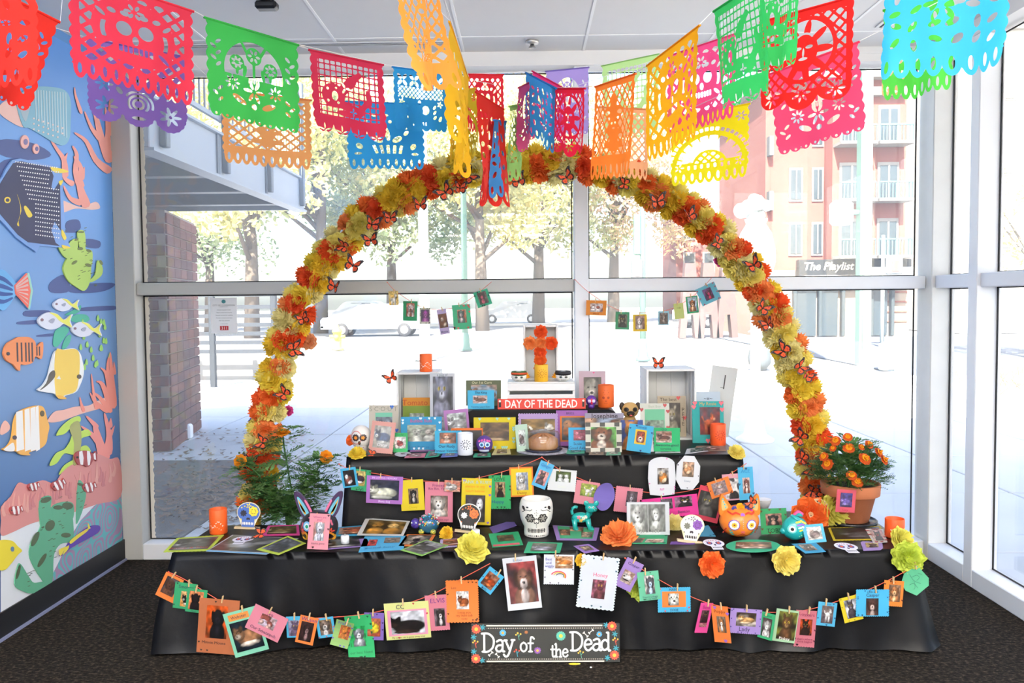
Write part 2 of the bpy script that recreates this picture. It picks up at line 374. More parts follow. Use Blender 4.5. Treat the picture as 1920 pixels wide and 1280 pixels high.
# ================================================================== mural on the left wall
MX = XL
mural = thing('mural_panel', 'large printed underwater reef mural covering the left wall', 'mural', (MX, 3.5, 0))
def mpt(px, py, off):
    p = PX(px, py, MX+off); return Vector((p.x-MX, p.y-3.5, p.z))
MSH = [0]
def mshape(name, pts, col, layer, parent=None, smooth=True, thick=.0012, m=None, k=4):
    parent = parent or mural
    poly = smooth_loop(pts, k) if smooth else pts
    P3 = [PX(p[0], p[1], MX) for p in poly]; st = [(p.y, p.z) for p in P3]
    MSH[0] += 1; off = .0026+layer*.0016+(MSH[0] % 16)*2.2e-5
    base = Vector((0, 0, 0)) if parent == mural else parent['_b']
    V, T = slab(st, lambda s, t_, o: Vector((off+o, s-3.5, t_))-Vector(base), thick)
    # wall normal +X: polygon is (y,z) ccw seen from +X
    return mo(name, V, T, m or mat(col, .55, var=.03), parent)
def mural_bg():
    m = bpy.data.materials.new('mural_print'); m.use_nodes = True; n = m.node_tree.nodes; l = m.node_tree.links; p = n['Principled BSDF']
    tc = n.new('ShaderNodeTexCoord'); sp = n.new('ShaderNodeSeparateXYZ'); l.new(tc.outputs['Object'], sp.inputs[0])
    cr = n.new('ShaderNodeValToRGB'); e = cr.color_ramp.elements
    mr = n.new('ShaderNodeMapRange'); mr.inputs[1].default_value = 0; mr.inputs[2].default_value = 2.9
    l.new(sp.outputs[2], mr.inputs[0]); l.new(mr.outputs[0], cr.inputs[0])
    e[0].position = .15; e[0].color = (*lin('#2f5b93'), 1); e[1].position = .95; e[1].color = (*lin('#5d95dd'), 1)
    x = e.new(.45); x.color = (*lin('#6f97c9'), 1); x = e.new(.7); x.color = (*lin('#6ea3e2'), 1)
    l.new(cr.outputs[0], p.inputs['Base Color']); p.inputs['Roughness'].default_value = .5; return m
MB().box(0, .001, YB-3.5+.01, YW-3.5-.001, .126, ZC-.05).build('print_background', mural_bg(), mural)
# darker slab shapes of the water
for pts in ([(0,262),(60,268),(95,290),(60,300),(0,290)], [(0,305),(40,296),(55,310),(0,345)], [(125,415),(146,412),(149,430),(124,430)], [(92,428),(140,432),(140,436),(92,434)],
            [(160,448),(186,452),(184,465),(158,462)], [(93,530),(120,515),(130,545),(95,548)], [(130,535),(208,530),(208,540),(180,548),(132,548)],
            [(47,583),(90,582),(90,592),(47,593)], [(34,603),(68,600),(68,607),(34,608)], [(150,577),(212,573),(212,581),(150,583)], [(70,628),(98,625),(98,630),(70,631)], [(30,985),(120,905),(140,935),(60,985)]):
    mshape('slab_shape', pts, '#4a5a8f', 0)
# pink rock and corals
mshape('pink_rock', [(0,195),(22,190),(45,232),(35,237),(0,215)], '#eec3bb', 1)
mshape('pink_rock', [(112,375),(150,388),(178,378),(186,390),(170,393),(140,391),(114,398)], '#f0c3b6', 1)
mshape('pink_rock', [(88,790),(100,772),(118,768),(140,762),(165,760),(180,752),(208,742),(208,758),(150,776),(110,790)], '#f0b7a8', 1)
mshape('pink_rock', [(0,800),(8,788),(17,798),(14,808),(0,815)], '#f0b7a8', 1)
def branch(path, w, col, layer=2):
    n = len(path); L = []; Rr = []
    for i, (x, y) in enumerate(path):
        x0, y0 = path[max(i-1, 0)]; x1, y1 = path[min(i+1, n-1)]; d = math.hypot(x1-x0, y1-y0); nx, ny = -(y1-y0)/d, (x1-x0)/d
        ww = w*(1-.75*i/(n-1)); L.append((x+nx*ww, y+ny*ww)); Rr.append((x-nx*ww, y-ny*ww))
    mshape('coral_branch', L+Rr[::-1], col, layer, k=3)
CO = '#f0907f'
for pth, w in (([(205,300),(190,265),(180,225),(172,195)], 9), ([(188,262),(170,240),(158,212)], 5), ([(200,290),(200,240),(196,205)], 6), ([(203,320),(178,300),(160,265),(140,250)], 7),
               ([(205,250),(203,210),(206,180)], 4), ([(150,350),(140,320),(142,290),(135,275)], 7), ([(120,330),(118,300),(105,280),(95,265)], 6), ([(118,302),(124,288)], 3),
               ([(160,385),(148,350),(150,315),(138,295)], 8), ([(135,345),(120,335),(112,318)], 5), ([(150,380),(130,372),(118,350)], 6), ([(152,335),(156,315)], 4), ([(150,210),(140,180),(138,165)], 3)):
    branch(pth, w, '#f2a193')
for pth, w in (([(210,760),(208,710),(205,665)], 7), ([(206,735),(197,700),(188,690)], 5), ([(205,755),(190,720),(180,715)], 6), ([(205,770),(185,745),(172,735)], 5), ([(200,770),(178,755),(168,738)], 5),
               ([(180,765),(175,745),(170,705)], 4), ([(155,770),(150,755),(148,745)], 3), ([(205,720),(200,690),(202,670)], 4), ([(213,700),(212,680)], 3)):
    branch(pth, w, CO)
for pth, w in (([(195,860),(185,830),(178,805),(176,795)], 10), ([(200,850),(203,815),(195,778)], 8), ([(185,830),(168,812),(152,800)], 6), ([(203,820),(212,800)], 4), ([(180,800),(165,785),(160,780)], 4), ([(205,800),(206,785)], 4)):
    branch(pth, w, '#f0938a')
mshape('anemone_field', [(0,975),(0,950),(18,930),(32,905),(50,908),(78,900),(100,905),(118,880),(140,865),(165,850),(185,852),(205,860),(222,862),(225,930),(180,945),(120,965),(60,980),(20,998),(0,1003)], '#d9908c', 2)
for i in range(34):
    x = 5+i*6.2; y0 = 955-(x/218)**1.2*75+random.uniform(-6, 6); branch([(x, y0+14), (x+random.uniform(-4, 4), y0), (x+random.uniform(-5, 5), y0-random.uniform(10, 22))], 3, random.choice(['#d9908c', '#c97f82', '#e2a39a']), 3)
# white sand and brain coral
mshape('white_sand', [(0,1004),(70,970),(228,915),(228,1024),(0,1186)], '#e9ebef', 1, smooth=False)
def brain():
    m = bpy.data.materials.new('brain_coral_print'); m.use_nodes = True; n = m.node_tree.nodes; l = m.node_tree.links; p = n['Principled BSDF']
    tc = n.new('ShaderNodeTexCoord'); w = n.new('ShaderNodeTexNoise'); w.inputs['Scale'].default_value = 7; w.inputs['Detail'].default_value = 0
    mu = n.new('ShaderNodeMath'); mu.operation = 'MULTIPLY'; mu.inputs[1].default_value = 55; si = n.new('ShaderNodeMath'); si.operation = 'SINE'
    cr = n.new('ShaderNodeValToRGB'); e = cr.color_ramp.elements; e[0].position = .2; e[0].color = (*lin('#a486a6'), 1); e[1].position = .3; e[1].color = (*lin('#5fb3b7'), 1)
    l.new(tc.outputs['Object'], w.inputs['Vector']); l.new(w.outputs[0], mu.inputs[0]); l.new(mu.outputs[0], si.inputs[0]); l.new(si.outputs[0], cr.inputs[0]); l.new(cr.outputs[0], p.inputs['Base Color']); p.inputs['Roughness'].default_value = .5; return m
mshape('brain_coral', [(82,1105),(95,1080),(110,1050),(128,1010),(150,975),(175,948),(200,932),(226,926),(228,1026),(160,1070)], '#5fb3b7', 2, smooth=False, m=brain())
# green plant and sponge shapes printed on the reef
for pts in ([(103,815),(112,800),(130,785),(146,780),(148,790),(132,800),(120,812),(108,816)], [(90,872),(102,850),(118,842),(128,828),(135,812),(150,808),(162,805),(168,815),(150,822),(148,838),(136,852),(118,850),(104,868)], [(108,890),(118,872),(140,860),(155,858),(168,848),(160,835),(148,840),(150,860),(125,875)]):
    mshape('leafy_coral', pts, '#bfdb5c', 3)
mshape('coral_stem', [(128,800),(146,790),(150,830),(142,868),(134,868),(136,830)], '#a9a968', 3)
for i in range(26):
    x, y = random.uniform(148, 210), random.uniform(595, 690)
    if random.random() < .9: mshape('polyp', [(x-2.5, y+3), (x-2, y-3), (x, y-7), (x+2, y-3), (x+2.5, y+3), (x, y+5)], '#9fd56a', 2, k=2)
for pts in ([(98,645),(102,620),(118,612),(128,618),(118,635),(105,650)], [(115,650),(122,632),(132,628),(128,645),(118,655)], [(130,600),(140,590),(160,590),(166,600),(150,606)], [(120,590),(138,580),(150,572),(148,583),(135,590)]):
    mshape('sea_leaf', pts, '#4fb79a', 1)
# ---- raised fish: each its own cut-out board mounted on the wall
def fish(label, outline, col, lay=5, smooth=True):
    xs_ = [p[0] for p in outline]; ys_ = [p[1] for p in outline]; c = PX(sum(xs_)/len(xs_), max(ys_), MX)
    t = thing('fish_cutout', label, 'fish cutout', (MX, c.y, c.z), group='fish cutouts on the mural'); t['_b'] = (0, c.y-3.5, c.z)
    mshape('body', outline, col, lay, t, smooth, thick=.008); t['_lay'] = lay
    return t
def fp(t, name, pts, col, dl=.6, smooth=True, k=3): mshape(name, pts, col, t['_lay']+dl, t, smooth, k=k)
def disc(cx, cy, r, n=10, sy=1): return [(cx+r*math.cos(2*math.pi*i/n), cy+r*sy*math.sin(2*math.pi*i/n)) for i in range(n)]
t = fish('big black angelfish cutout with white dots and a blue outline', [(0,332),(6,318),(19,300),(34,297),(91,309),(112,319),(114,347),(115,379),(119,440),(128,463),(113,464),(70,461),(64,473),(58,468),(44,459),(26,445),(6,422),(-12,405),(-30,380),(-18,350)], '#7ea5e0', 5, False)
fp(t, 'dark_body', [(-20,370),(0,337),(8,324),(20,306),(34,302),(90,314),(96,330),(92,350),(96,358),(108,340),(109,379),(110,432),(98,415),(92,432),(100,455),(108,461),(48,454),(29,440),(10,418),(-10,395)], '#34385a', .7, False)
dots = []
for r in range(17):
    y = 304+r*8.2; xa = 32 if r < 10 else 62; xa = 24+r*3.2 if r < 9 else 62
    xb = 105 if r < 12 else 108
    if 2 <= r <= 4: xb = 88
    x = xa
    while x < xb: dots.append((x, y+(x-30)*.14)); x += 4.3
V = []; Fc = []
for (x, y) in dots:
    b = len(V)
    for dx, dy in ((-1.1, -1.1), (1.1, -1.1), (1.1, 1.1), (-1.1, 1.1)):
        p = PX(x+dx, y+dy, MX); V.append((.0138, p.y-t.location.y, p.z-t.location.z))
    Fc.append((b, b+3, b+2, b+1))
tag(mo('dot_pattern', V, Fc, mat('#f1f1f1', .5), t), kind='stuff')
fp(t, 'eye_ring', disc(9, 375, 6), '#f0d34c', 1.2); fp(t, 'pupil', disc(9, 375, 3.4), '#34385a', 1.6)
fp(t, 'gill_line', [(27,364),(33,385),(32,408),(27,420),(31,424),(30,412),(35,395),(32,378)], '#f0d34c', 1.2); fp(t, 'fin', [(40,390),(44,386),(56,403),(48,407)], '#f0d34c', 1.2)
fp(t, 'fin_tip', [(90,313),(110,316),(124,322),(100,324)], '#f5d94e', 1.3); fp(t, 'fin_tip', [(112,430),(120,445),(116,450),(111,440)], '#f5d94e', 1.3); fp(t, 'fin_tip', [(112,459),(128,464),(115,466)], '#f5d94e', 1.3); fp(t, 'fin_tip', [(106,340),(114,338),(109,348)], '#f5d94e', 1.3)
t = fish('pale turquoise patterned fish shape at the top of the mural', [(28,190),(40,172),(60,163),(95,163),(120,170),(130,190),(130,225),(128,258),(118,272),(100,268),(70,250),(52,240),(40,235)], '#86b9cf', 3)
for i in range(12): fp(t, 'scale_line', [(62+i*5.2,168+i*.5),(64+i*5.2,168+i*.5),(66+i*5.2,225+i*3),(64+i*5.2,225+i*3)], '#b9d3dd', .6, False)
fp(t, 'head_patch', [(32,192),(45,172),(58,176),(52,205),(44,228)], '#a9bdc9', .6)
for i in range(20): fp(t, 'spot', disc(60+(i % 7)*9, 222+(i//7)*10+(i % 7)*3, 2, 5), '#e6d5cf', 1.0, False)
for q in ((44,266,8), (65,279,6)):
    t = fish('pink ring shaped anemone %s' % ('beside the black angelfish dorsal fin' if q[2] == 6 else 'above the black angelfish'), disc(q[0], q[1], q[2], 10, 1.6), '#f0b6ae', 3); fp(t, 'centre', disc(q[0]+1, q[1], q[2]*.5, 10, 1.4), '#7a6f9c', .6)
def tubes(label, cols, blobs, mouths, specks):
    t = fish(label, blobs[0], cols[0], 4)
    for b in blobs[1:]: mshape('tube', b, cols[0], 4.3, t, thick=.004)
    for x, y, a, b, r in mouths:
        fp(t, 'mouth', [(x+a*math.cos(q)*math.cos(r)-b*math.sin(q)*math.sin(r), y+a*math.cos(q)*math.sin(r)+b*math.sin(q)*math.cos(r)) for q in [i*math.pi/4 for i in range(8)]], cols[1], 1.2)
    for i in range(specks):
        xs_ = blobs[i % len(blobs)]; cx = sum(p[0] for p in xs_)/len(xs_)+random.uniform(-9, 9); cy = sum(p[1] for p in xs_)/len(xs_)+random.uniform(-30, 30)
        fp(t, 'speck', [(cx-2, cy+.6), (cx+2, cy-.8), (cx+2, cy+.4), (cx-2, cy+1.6)], cols[1], 1.1, False)
tubes('yellow green tube sponge with dark specks below the black angelfish', ('#b9d66c', '#6f7a45'),
      [[(116,505),(120,490),(128,478),(140,470),(150,465),(160,468),(168,480),(168,505),(165,530),(155,545),(140,538),(124,525)], [(142,435),(155,434),(157,465),(150,470),(146,462)], [(105,455),(112,442),(120,460),(135,448),(143,452),(140,475),(125,485),(112,475)], [(158,530),(175,515),(180,488),(189,500),(188,515),(175,526),(162,530)], [(158,470),(170,472),(168,500),(158,498)]],
      [(148,435,6,1.8,0), (140,449,4,2,-.5), (147,466,5,3,0), (163,470,5,2.5,.4), (136,492,6,2.5,-.6), (162,497,6,3,.3), (186,492,5,2.5,1.1)], 30)
tubes('tall dark green tube sponge rising from the white sand', ('#5fa886', '#4f5f45'),
      [[(52,1040),(56,1015),(72,990),(78,960),(95,950),(110,955),(125,945),(132,960),(135,1000),(130,1015),(110,1020),(98,1040),(96,1080),(90,1105),(75,1085),(62,1065)], [(70,940),(92,930),(90,960),(86,990),(75,995)], [(94,955),(100,945),(120,940),(134,945),(134,970),(120,985),(100,980)], [(140,972),(143,905),(152,905),(155,918),(158,928),(152,955),(142,980)], [(24,1095),(30,1060),(36,1058),(50,1080),(60,1092),(80,1090),(82,1100),(60,1112),(40,1108)]],
      [(82,937,10,5,-.35), (105,951,9,4,0), (123,948,10,6.5,.1), (90,985,8,11,.6), (62,1010,5,15,.45), (75,1050,4,15,.55), (120,1003,9,4.5,0), (147,908,6,2.5,.3), (30,1072,3,14,.25)], 46)
t = fish('red and blue striped fish tail at the left edge of the mural', [(0,505),(18,520),(28,530),(48,510),(56,535),(55,565),(50,580),(28,553),(15,570),(0,582),(-15,560),(-15,520)], '#6cb0e6', 5)
fp(t, 'tail_fin', [(22,535),(44,512),(48,512),(54,535),(52,565),(48,578),(24,551)], '#f07262', .7, False)
for i in range(7): fp(t, 'tail_ray', [(24+i*.3, 536+i*2.4), (47, 514+i*9), (48.5, 518+i*9), (25+i*.3, 538+i*2.2)], '#dfb3ad', 1.2, False)
fp(t, 'tail_edge', [(46,511),(50,512),(57,545),(51,580),(48,579),(53,545)], '#9fd3c3', 1.2, False)
for i in range(4): fp(t, 'wave_stripe', [(-12, 515+i*15), (4, 520+i*14), (18, 533+i*8), (18, 537+i*8), (2, 527+i*14), (-12, 522+i*15)], '#33549b', .8)
def wfish(label, ox, oy, s):
    q = lambda pts: [(ox+x*s, oy+y*s) for x, y in pts]
    t = fish(label, q([(0,0),(6,-9),(18,-15),(34,-12),(46,-2),(62,-12),(58,0),(62,14),(46,6),(36,13),(20,16),(6,10)]), '#e3e4f0', 6)
    fp(t, 'back_patch', q([(20,-14.5),(34,-11.5),(47,-1),(58,-10),(56,2),(60,12),(46,5),(38,0),(30,-8)]), '#f1ec6b'); fp(t, 'fin', q([(19,0),(26,-4),(29,-2),(26,4),(21,3)]), '#a9abbd', 1.2); fp(t, 'eye', q(disc(6.5, -1.5, 2.6)), '#8e6f78', 1.2)
wfish('small white and yellow fish, topmost of the three alike', 96, 571, .78); wfish('white and yellow fish, lower left of the three alike', 67, 601, 1.05); wfish('white and yellow fish, rightmost of the three alike', 130, 617, .92)
t = fish('orange fish cutout with black vertical bars', [(2,662),(8,645),(22,636),(30,632),(50,632),(61,640),(64,650),(76,641),(74,672),(62,668),(56,680),(42,684),(34,683),(33,694),(28,693),(20,683),(8,676)], '#f0915c', 6)
for x in (27, 35, 43, 49, 55): fp(t, 'bar', [(x-1.3, 642), (x+1.3, 642), (x+2.3, 678), (x-.3, 678)], '#4a3f49', .7, False)
for x in (64, 69): fp(t, 'bar', [(x-1, 650), (x+1, 649), (x+1.4, 666), (x-.6, 667)], '#4a3f49', .7, False)
fp(t, 'eye', disc(10, 663, 3.2), '#3b3440', 1)
t = fish('yellow and white butterflyfish with a long white snout', [(66,731),(76,722),(86,705),(92,680),(100,658),(115,655),(135,653),(146,662),(150,675),(153,690),(152,705),(146,722),(138,735),(118,742),(119,747),(108,746),(98,738),(80,735)], '#f4f3f1', 6)
fp(t, 'yellow_body', [(99,660),(115,656),(135,654),(143,660),(145,680),(143,710),(137,733),(118,740),(100,741)], '#f6cf5d', .7); fp(t, 'cheek', [(101,710),(106,704),(109,711)], '#f4f3f1', 1.2, False)
fp(t, 'dark_fin', [(88,700),(97,694),(98,706),(86,720),(76,728),(70,731),(82,718)], '#5d5750', .7); fp(t, 'fin', [(100,741),(112,742),(120,747),(108,748)], '#f0b648', 1); fp(t, 'eye', disc(143.5, 706, 4.2), '#5a5148', 1.2)
t = fish('orange banded butterflyfish cutout with white stripes', [(0,842),(10,835),(18,820),(22,790),(30,772),(50,763),(68,760),(78,765),(84,785),(88,800),(85,815),(82,830),(72,840),(50,848),(52,853),(34,852),(26,846),(10,846)], '#f2b45a', 6)
for x, w in ((25, 12), (41, 9), (52, 9), (62, 5)): fp(t, 'white_band', [(x, 772-(x-25)*.25), (x+w, 769-(x-25)*.25), (x+w+3, 842), (x+1, 846)], '#f6f2ee', .7, False)
fp(t, 'snout', [(2,843),(12,834),(20,830),(22,844),(12,846)], '#f6f2ee', .8); fp(t, 'eye', disc(22, 820, 4), '#4a3f49', 1.3); fp(t, 'eye_spot', disc(74, 775, 4, 10, 1.4), '#5a5038', 1.3)
def clown(label, ox, oy, s, r=0.):
    c_, s_ = math.cos(r), math.sin(r)
    q = lambda pts: [(ox+(x*c_-y*s_)*s, oy+(x*s_+y*c_)*s) for x, y in pts]
    t = fish(label, q([(-17,-4),(-12,-11),(-2,-12),(8,-10),(14,-5),(19,-9),(19,7),(14,4),(8,12),(2,15),(-4,11),(-13,9)]), '#a84a4c', 7)
    fp(t, 'white_band', q([(-9,-11),(-4,-12),(-3,0),(-5,11),(-9,10),(-10,0)]), '#f5eeee', .7, False); fp(t, 'white_band', q([(4,-11),(8,-10),(9,0),(6,12),(3,13),(3,0)]), '#f5eeee', .7, False); fp(t, 'white_band', q([(14,-5),(17,-7),(17,5),(14,4)]), '#f5eeee', .7, False)
    fp(t, 'eye', q(disc(-13, -2, 1.8, 6)), '#2c2024', 1.2)
clown('largest red and white clownfish beside the green leafy coral', 155, 858, 1.15, -.1); clown('tiny clownfish above the tall green sponge', 58, 912, .6, -.3); clown('clownfish right above the middle of the tall green sponge', 105, 909, .75, -.5)
clown('clownfish beside the tip of the tall green sponge', 163, 913, .72, -.3); clown('lowest clownfish over the pink anemone', 25, 956, .68, -.2)
t = fish('purple and yellow basslet fish over the brain coral', [(108,1042),(120,1025),(135,1008),(155,992),(170,985),(181,985),(183,993),(172,1003),(150,1015),(130,1026),(118,1036)], '#5c3fa0', 7)
fp(t, 'fin', [(126,1014),(140,1002),(160,990),(158,996),(142,1008),(128,1019)], '#f1dc49', .7); fp(t, 'fin', [(160,980),(165,990),(160,992)], '#f1dc49', .7, False); fp(t, 'tail', [(106,1030),(120,1024),(124,1022),(122,1030),(112,1040),(116,1030),(108,1042)], '#f1dc49', .7)
t = fish('plain yellow fish head at the lower left of the mural', [(-20,1020),(0,1012),(18,1014),(28,1024),(36,1032),(28,1040),(14,1058),(0,1069),(-25,1060)], '#f0da3e', 7); fp(t, 'eye', disc(17.5, 1029, 3.4, 10, 1.4), '#5f7fa0', .8)
# ================================================================== outside
GZ = -.02
gr = MB().box(-80, 90, YW+.14, 160, GZ-.4, GZ-.03).build('ground', mat('#a9a8a3', .9, bump=.3, bscale=20)); gr['kind'] = 'structure'
gr = MB().box(XR+.3, 60, -20, YW+.14, GZ-.4, GZ-.03).build('ground', mat('#c3c2bd', .9)); gr['kind'] = 'structure'
pv = thing('pavement', None, None, (0, 0, GZ), kind='structure')
cols = ['#c9cacb', '#c2c4c6', '#cfd0d0']; sl = {}
m_dark = mat('#6f6864', .9, col2='#5d5854', scale=4, bump=.4, bscale=30)
for i in range(-6, 8):
    for j in range(0, 8):
        x0 = -.75+i*1.5; y0 = YW+.16+j*1.55
        if x0 < XR+.2 and y0 < YW+.14: continue
        dark = i in (-3, -2) and j in (0, 1)
        k = 'd' if dark else (i*7+j*3) % 3
        if k not in sl: b = MB().box(-.74, .74, -.765, .765, -.03, 0, ch=.006); sl[k] = mesh('slab', b.V, b.F, m_dark if dark else mat(cols[k], .9, bump=.25, bscale=40, col2='#b5b6b8', scale=1.5))
        o = link('slab', sl[k], pv); o.location = (x0+.75, y0+.765, random.uniform(-.002, .002))
for i in range(2, 5):
    for j in range(-6, 0):
        o = link('slab', sl[(i+j*3) % 3] if (i+j*3) % 3 in sl else sl[0], pv); o.location = (i*1.5, YW+.16+j*1.55+.765, 0)
road = MB().box(-60, 70, 34, 52, GZ-.03, GZ-.028).build('road', mat('#77787c', .9)); road['kind'] = 'structure'
sr = MB().box(7.5, 26, 16.5, 33, GZ-.01, GZ+.004).build('road', mat('#525a66', .8)); sr['kind'] = 'structure'
kb = MB().box(-60, 70, 52, 52.3, GZ-.03, GZ+.12).build('kerb', mat('#c7c6c2', .9)); kb['kind'] = 'structure'
# fallen leaves on the dark slabs
V = []; Fc = []
for i in range(950):
    a = random.random(); 
    if a < .6: p = PZ(random.gauss(390, 60), random.gauss(920, 32), 0)
    else: p = PZ(random.uniform(290, 600), random.uniform(800, 975), 0)
    if p.y < YW+.25: continue
    s = random.uniform(.015, .042); th = random.uniform(0, 6.28); b = len(V); z0 = GZ+.004
    for q, (u, v, h) in enumerate(((-1, 0, random.uniform(0, .02)), (0, -.55, .003), (1, 0, random.uniform(0, .03)), (0, .55, random.uniform(0, .015)))):
        V.append((p.x+s*(u*math.cos(th)-v*math.sin(th)), p.y+s*(u*math.sin(th)+v*math.cos(th)), z0+h))
    Fc += [(b, b+1, b+2), (b, b+2, b+3)]
lf = mo('fallen_leaves', V, Fc, mat('#5f4a3a', .9, col2='#9a8672', scale=30)); tag(lf, 'dry brown autumn leaves littering the dark paving outside', 'leaves', kind='stuff')
# ---- brick pillar under the balcony
bp = thing('brick_pillar', 'red brick pillar outside the left window under the steel balcony', 'pillar', (-3.64, 8.6, GZ), (0, 0, math.radians(11)))
PH = 2.47; MB().box(-.99, -.01, .01, 1.59, 0, PH).build('mortar_core', mat('#8d827c', .9), bp)
bm_ = [mat(c, .85, bump=.3, bscale=60) for c in ('#5a332d', '#653c35', '#4c2a25', '#6d443c')]
bl = [mesh('brick', *(lambda b: (b.V, b.F))(MB().box(-.147, .147, -.03, .03, -.05, .05, ch=.005)), m) for m in bm_]
bh = [mesh('brick', *(lambda b: (b.V, b.F))(MB().box(-.03, .03, -.155, .155, -.05, .05, ch=.005)), m) for m in bm_]
for r in range(22):
    z = .06+r*.111
    for k in range(3):
        o = link('brick', random.choice(bl), bp); o.location = (-.16-k*.31-(.08 if r % 2 else 0), .02, z)
    for k in range(5):
        o = link('brick', random.choice(bh), bp); o.location = (-.02, .17+k*.318-(.0 if r % 2 else .0)+(.0), z)
t = thing('outlet_box', 'white plastic box at the foot of the brick pillar', 'box', tuple(PZ(345, 823, GZ)))
MB().box(-.09, .09, -.06, .06, .0, .17, ch=.02).build('housing', mat('#e8eaee', .5), t); MB().box(-.06, .06, -.068, -.06, .03, .13, ch=.004).build('cover', mat('#d8dade', .5), t)
# ---- steel balcony
ba = thing('steel_balcony', 'galvanized steel balcony with railing above the brick pillar', 'balcony', (-2.42, 5.5, 2.49))
m_st = mat('#8f98a2', .5, metal=.15, var=.08, scale=2); m_std = mat('#5d666e', .55); LB = 3.85
MB().box(-.04, .0, 0, LB, .02, .34, ch=.006).build('fascia', m_st, ba); MB().box(-.1, .03, 0, LB, 0, .02).build('lower_flange', m_st, ba); MB().box(-.1, .03, 0, LB, .34, .36).build('upper_flange', m_st, ba)
for y in (1.2, 2.45): MB().box(.0, .012, y, y+.05, .02, .34).build('stiffener', m_std, ba)
MB().box(-3.2, -.04, 0, LB, .3, .34).build('deck', mat('#6d767c', .7), ba); MB().box(-3.2, -.1, LB-.04, LB, .02, .3).build('end_beam', m_st, ba)
for k in range(4): MB().box(-3.2, -.045, .35+k*1.0, .42+k*1.0, .05, .3).box(-3.2, -.045, .32+k*1.0, .45+k*1.0, .03, .05).build('joist', m_std, ba)
for k in range(4): MB().box(.001, .05, .15+k*1.17, .22+k*1.17, .05, 1.36, ch=.006).build('post', m_std, ba)
for z in (.46, 1.3): MB().box(-.03, .0, 0, LB, z, z+.035).build('rail', m_st, ba)
for k in range(36): MB().box(-.022, -.008, .08+k*.104, .094+k*.104, .49, 1.3).build('baluster', m_st, ba)
# ---- fence and low wall
t = thing('slatted_fence', 'grey fence of horizontal metal slats behind the brick pillar', 'fence', (PY(440, 640, 15.2).x, 15.2, .55))
for k, z in enumerate((.08, .24, .4, .56, .72, .88, 1.1)): MB().box(-1.6, .75, -.02, .02, z-.04, z+.03).build('slat', mat('#2c3035', .6), t)
for x in (-1.5, -.4, .72): MB().box(x-.05, x+.05, -.05, .05, -.57, 1.2, ch=.01).build('post', mat('#24282c', .6), t)
q = PZ(440, 712, GZ)
lw = tag(MB().box(-6.5, q.x+.75, q.y, q.y+.45, GZ-.03, .5, ch=.03).build('low_wall', mat('#8d8c87', .9, col2='#75746f', scale=1.5, bump=.4, bscale=8)), 'low weathered concrete wall below the slatted fence', 'low wall')
# ---- trees
def tree(label, px, py_base_depth, ht, spread, cols, n, seed, trunk_h=.35, group='trees across the street'):
    rnd = random.Random(seed); Y = py_base_depth; Y = Y*1.75; ht = ht*1.75; spread = spread*1.75; n = int(n*1.5); x = (px-985)/F*Y
    t = thing('street_tree', label, 'tree', (x, Y, GZ), group=group)
    mb = MB(); top = Vector((rnd.uniform(-.3, .3), 0, ht*.7)); 
    mb.tube([(0, 0, -.05), (rnd.uniform(-.1, .1), 0, ht*.3), top], [ht*.028, ht*.02, ht*.008], 8)
    tips = []
    for k in range(11):
        a = rnd.uniform(0, 6.28); h0 = rnd.uniform(.25, .6)*ht; e = Vector((math.cos(a)*spread*rnd.uniform(.5, .85), math.sin(a)*spread*rnd.uniform(.5, .85), h0+ht*rnd.uniform(.12, .35)))
        mb.tube([(0, 0, h0), e*.5+Vector((0, 0, h0*.5)), e], [ht*.01, ht*.006, ht*.002], 5); tips.append(e)
    mb.build('trunk', mat('#5d5348', .9, bump=.5, bscale=6), t, True)
    V = []; Fc = []; per = [[] for _ in cols]; cl = [(Vector((0, 0, ht*.75)), spread*.5)]
    for e in tips: cl.append((e, spread*.36))
    for k in range(14): a = rnd.uniform(0, 6.28); r = spread*rnd.uniform(.2, .8); cl.append((Vector((math.cos(a)*r, math.sin(a)*r, ht*rnd.uniform(.38, .98))), spread*rnd.uniform(.22, .36)))
    for i in range(n):
        c, R = rnd.choice(cl); d = Vector((rnd.gauss(0, 1), rnd.gauss(0, 1), rnd.gauss(0, .8))).normalized()*R*(rnd.random()**.45); p = c+d
        if p.z < ht*.16: continue
        s = rnd.uniform(.06, .14)*(ht/7)**.8; a = Vector((rnd.gauss(0, 1), rnd.gauss(0, 1), rnd.gauss(0, 1))).normalized(); b = a.orthogonal().normalized(); k = rnd.randrange(len(cols)); per[k].append((p-a*s, p+b*s*.5, p+a*s, p-b*s*.5))
    for k, col in enumerate(cols):
        V = [v for q in per[k] for v in q]; Fc = [(4*i, 4*i+1, 4*i+2, 4*i+3) for i in range(len(per[k]))]
        tag(mo('foliage', V, Fc, mat(col, .7, 'leafy', tr=.5), t), kind='stuff')
G1 = ['#bcc28e', '#cfce9c', '#a3b184']; G2 = ['#8c9c78', '#9daa84', '#b4be98']; G3 = ['#d8cc88', '#cfcd92', '#c4c68c']; G4 = ['#d8b8a4', '#d0be90', '#c6c096']
tree('tall yellow green tree behind the slatted fence', 470, 21, 7.5, 2.6, G3, 7000, 1)
tree('green leafy tree between the balcony end and the arch', 600, 24, 8, 3.0, G1, 7500, 2)
tree('dark green bushy tree behind the moving car', 735, 27, 7, 3.2, G2, 8000, 3)
tree('broad golden tree in the middle of the window below the arch top', 905, 25, 7.6, 3.1, G3, 8000, 4)
tree('yellow green tree beside the centre mullion', 1010, 30, 8.5, 3.4, G1, 7000, 5)
tree('pale orange and gold tree right of the centre mullion', 1150, 32, 8.6, 3.6, G4, 7500, 6)
tree('green shrub like tree at the far left behind the railing', 390, 26, 6.5, 3.0, G2, 5000, 8)
tree('small tree seen through the far right window pane', 1925, 12, 2.6, .9, G3, 1600, 9)
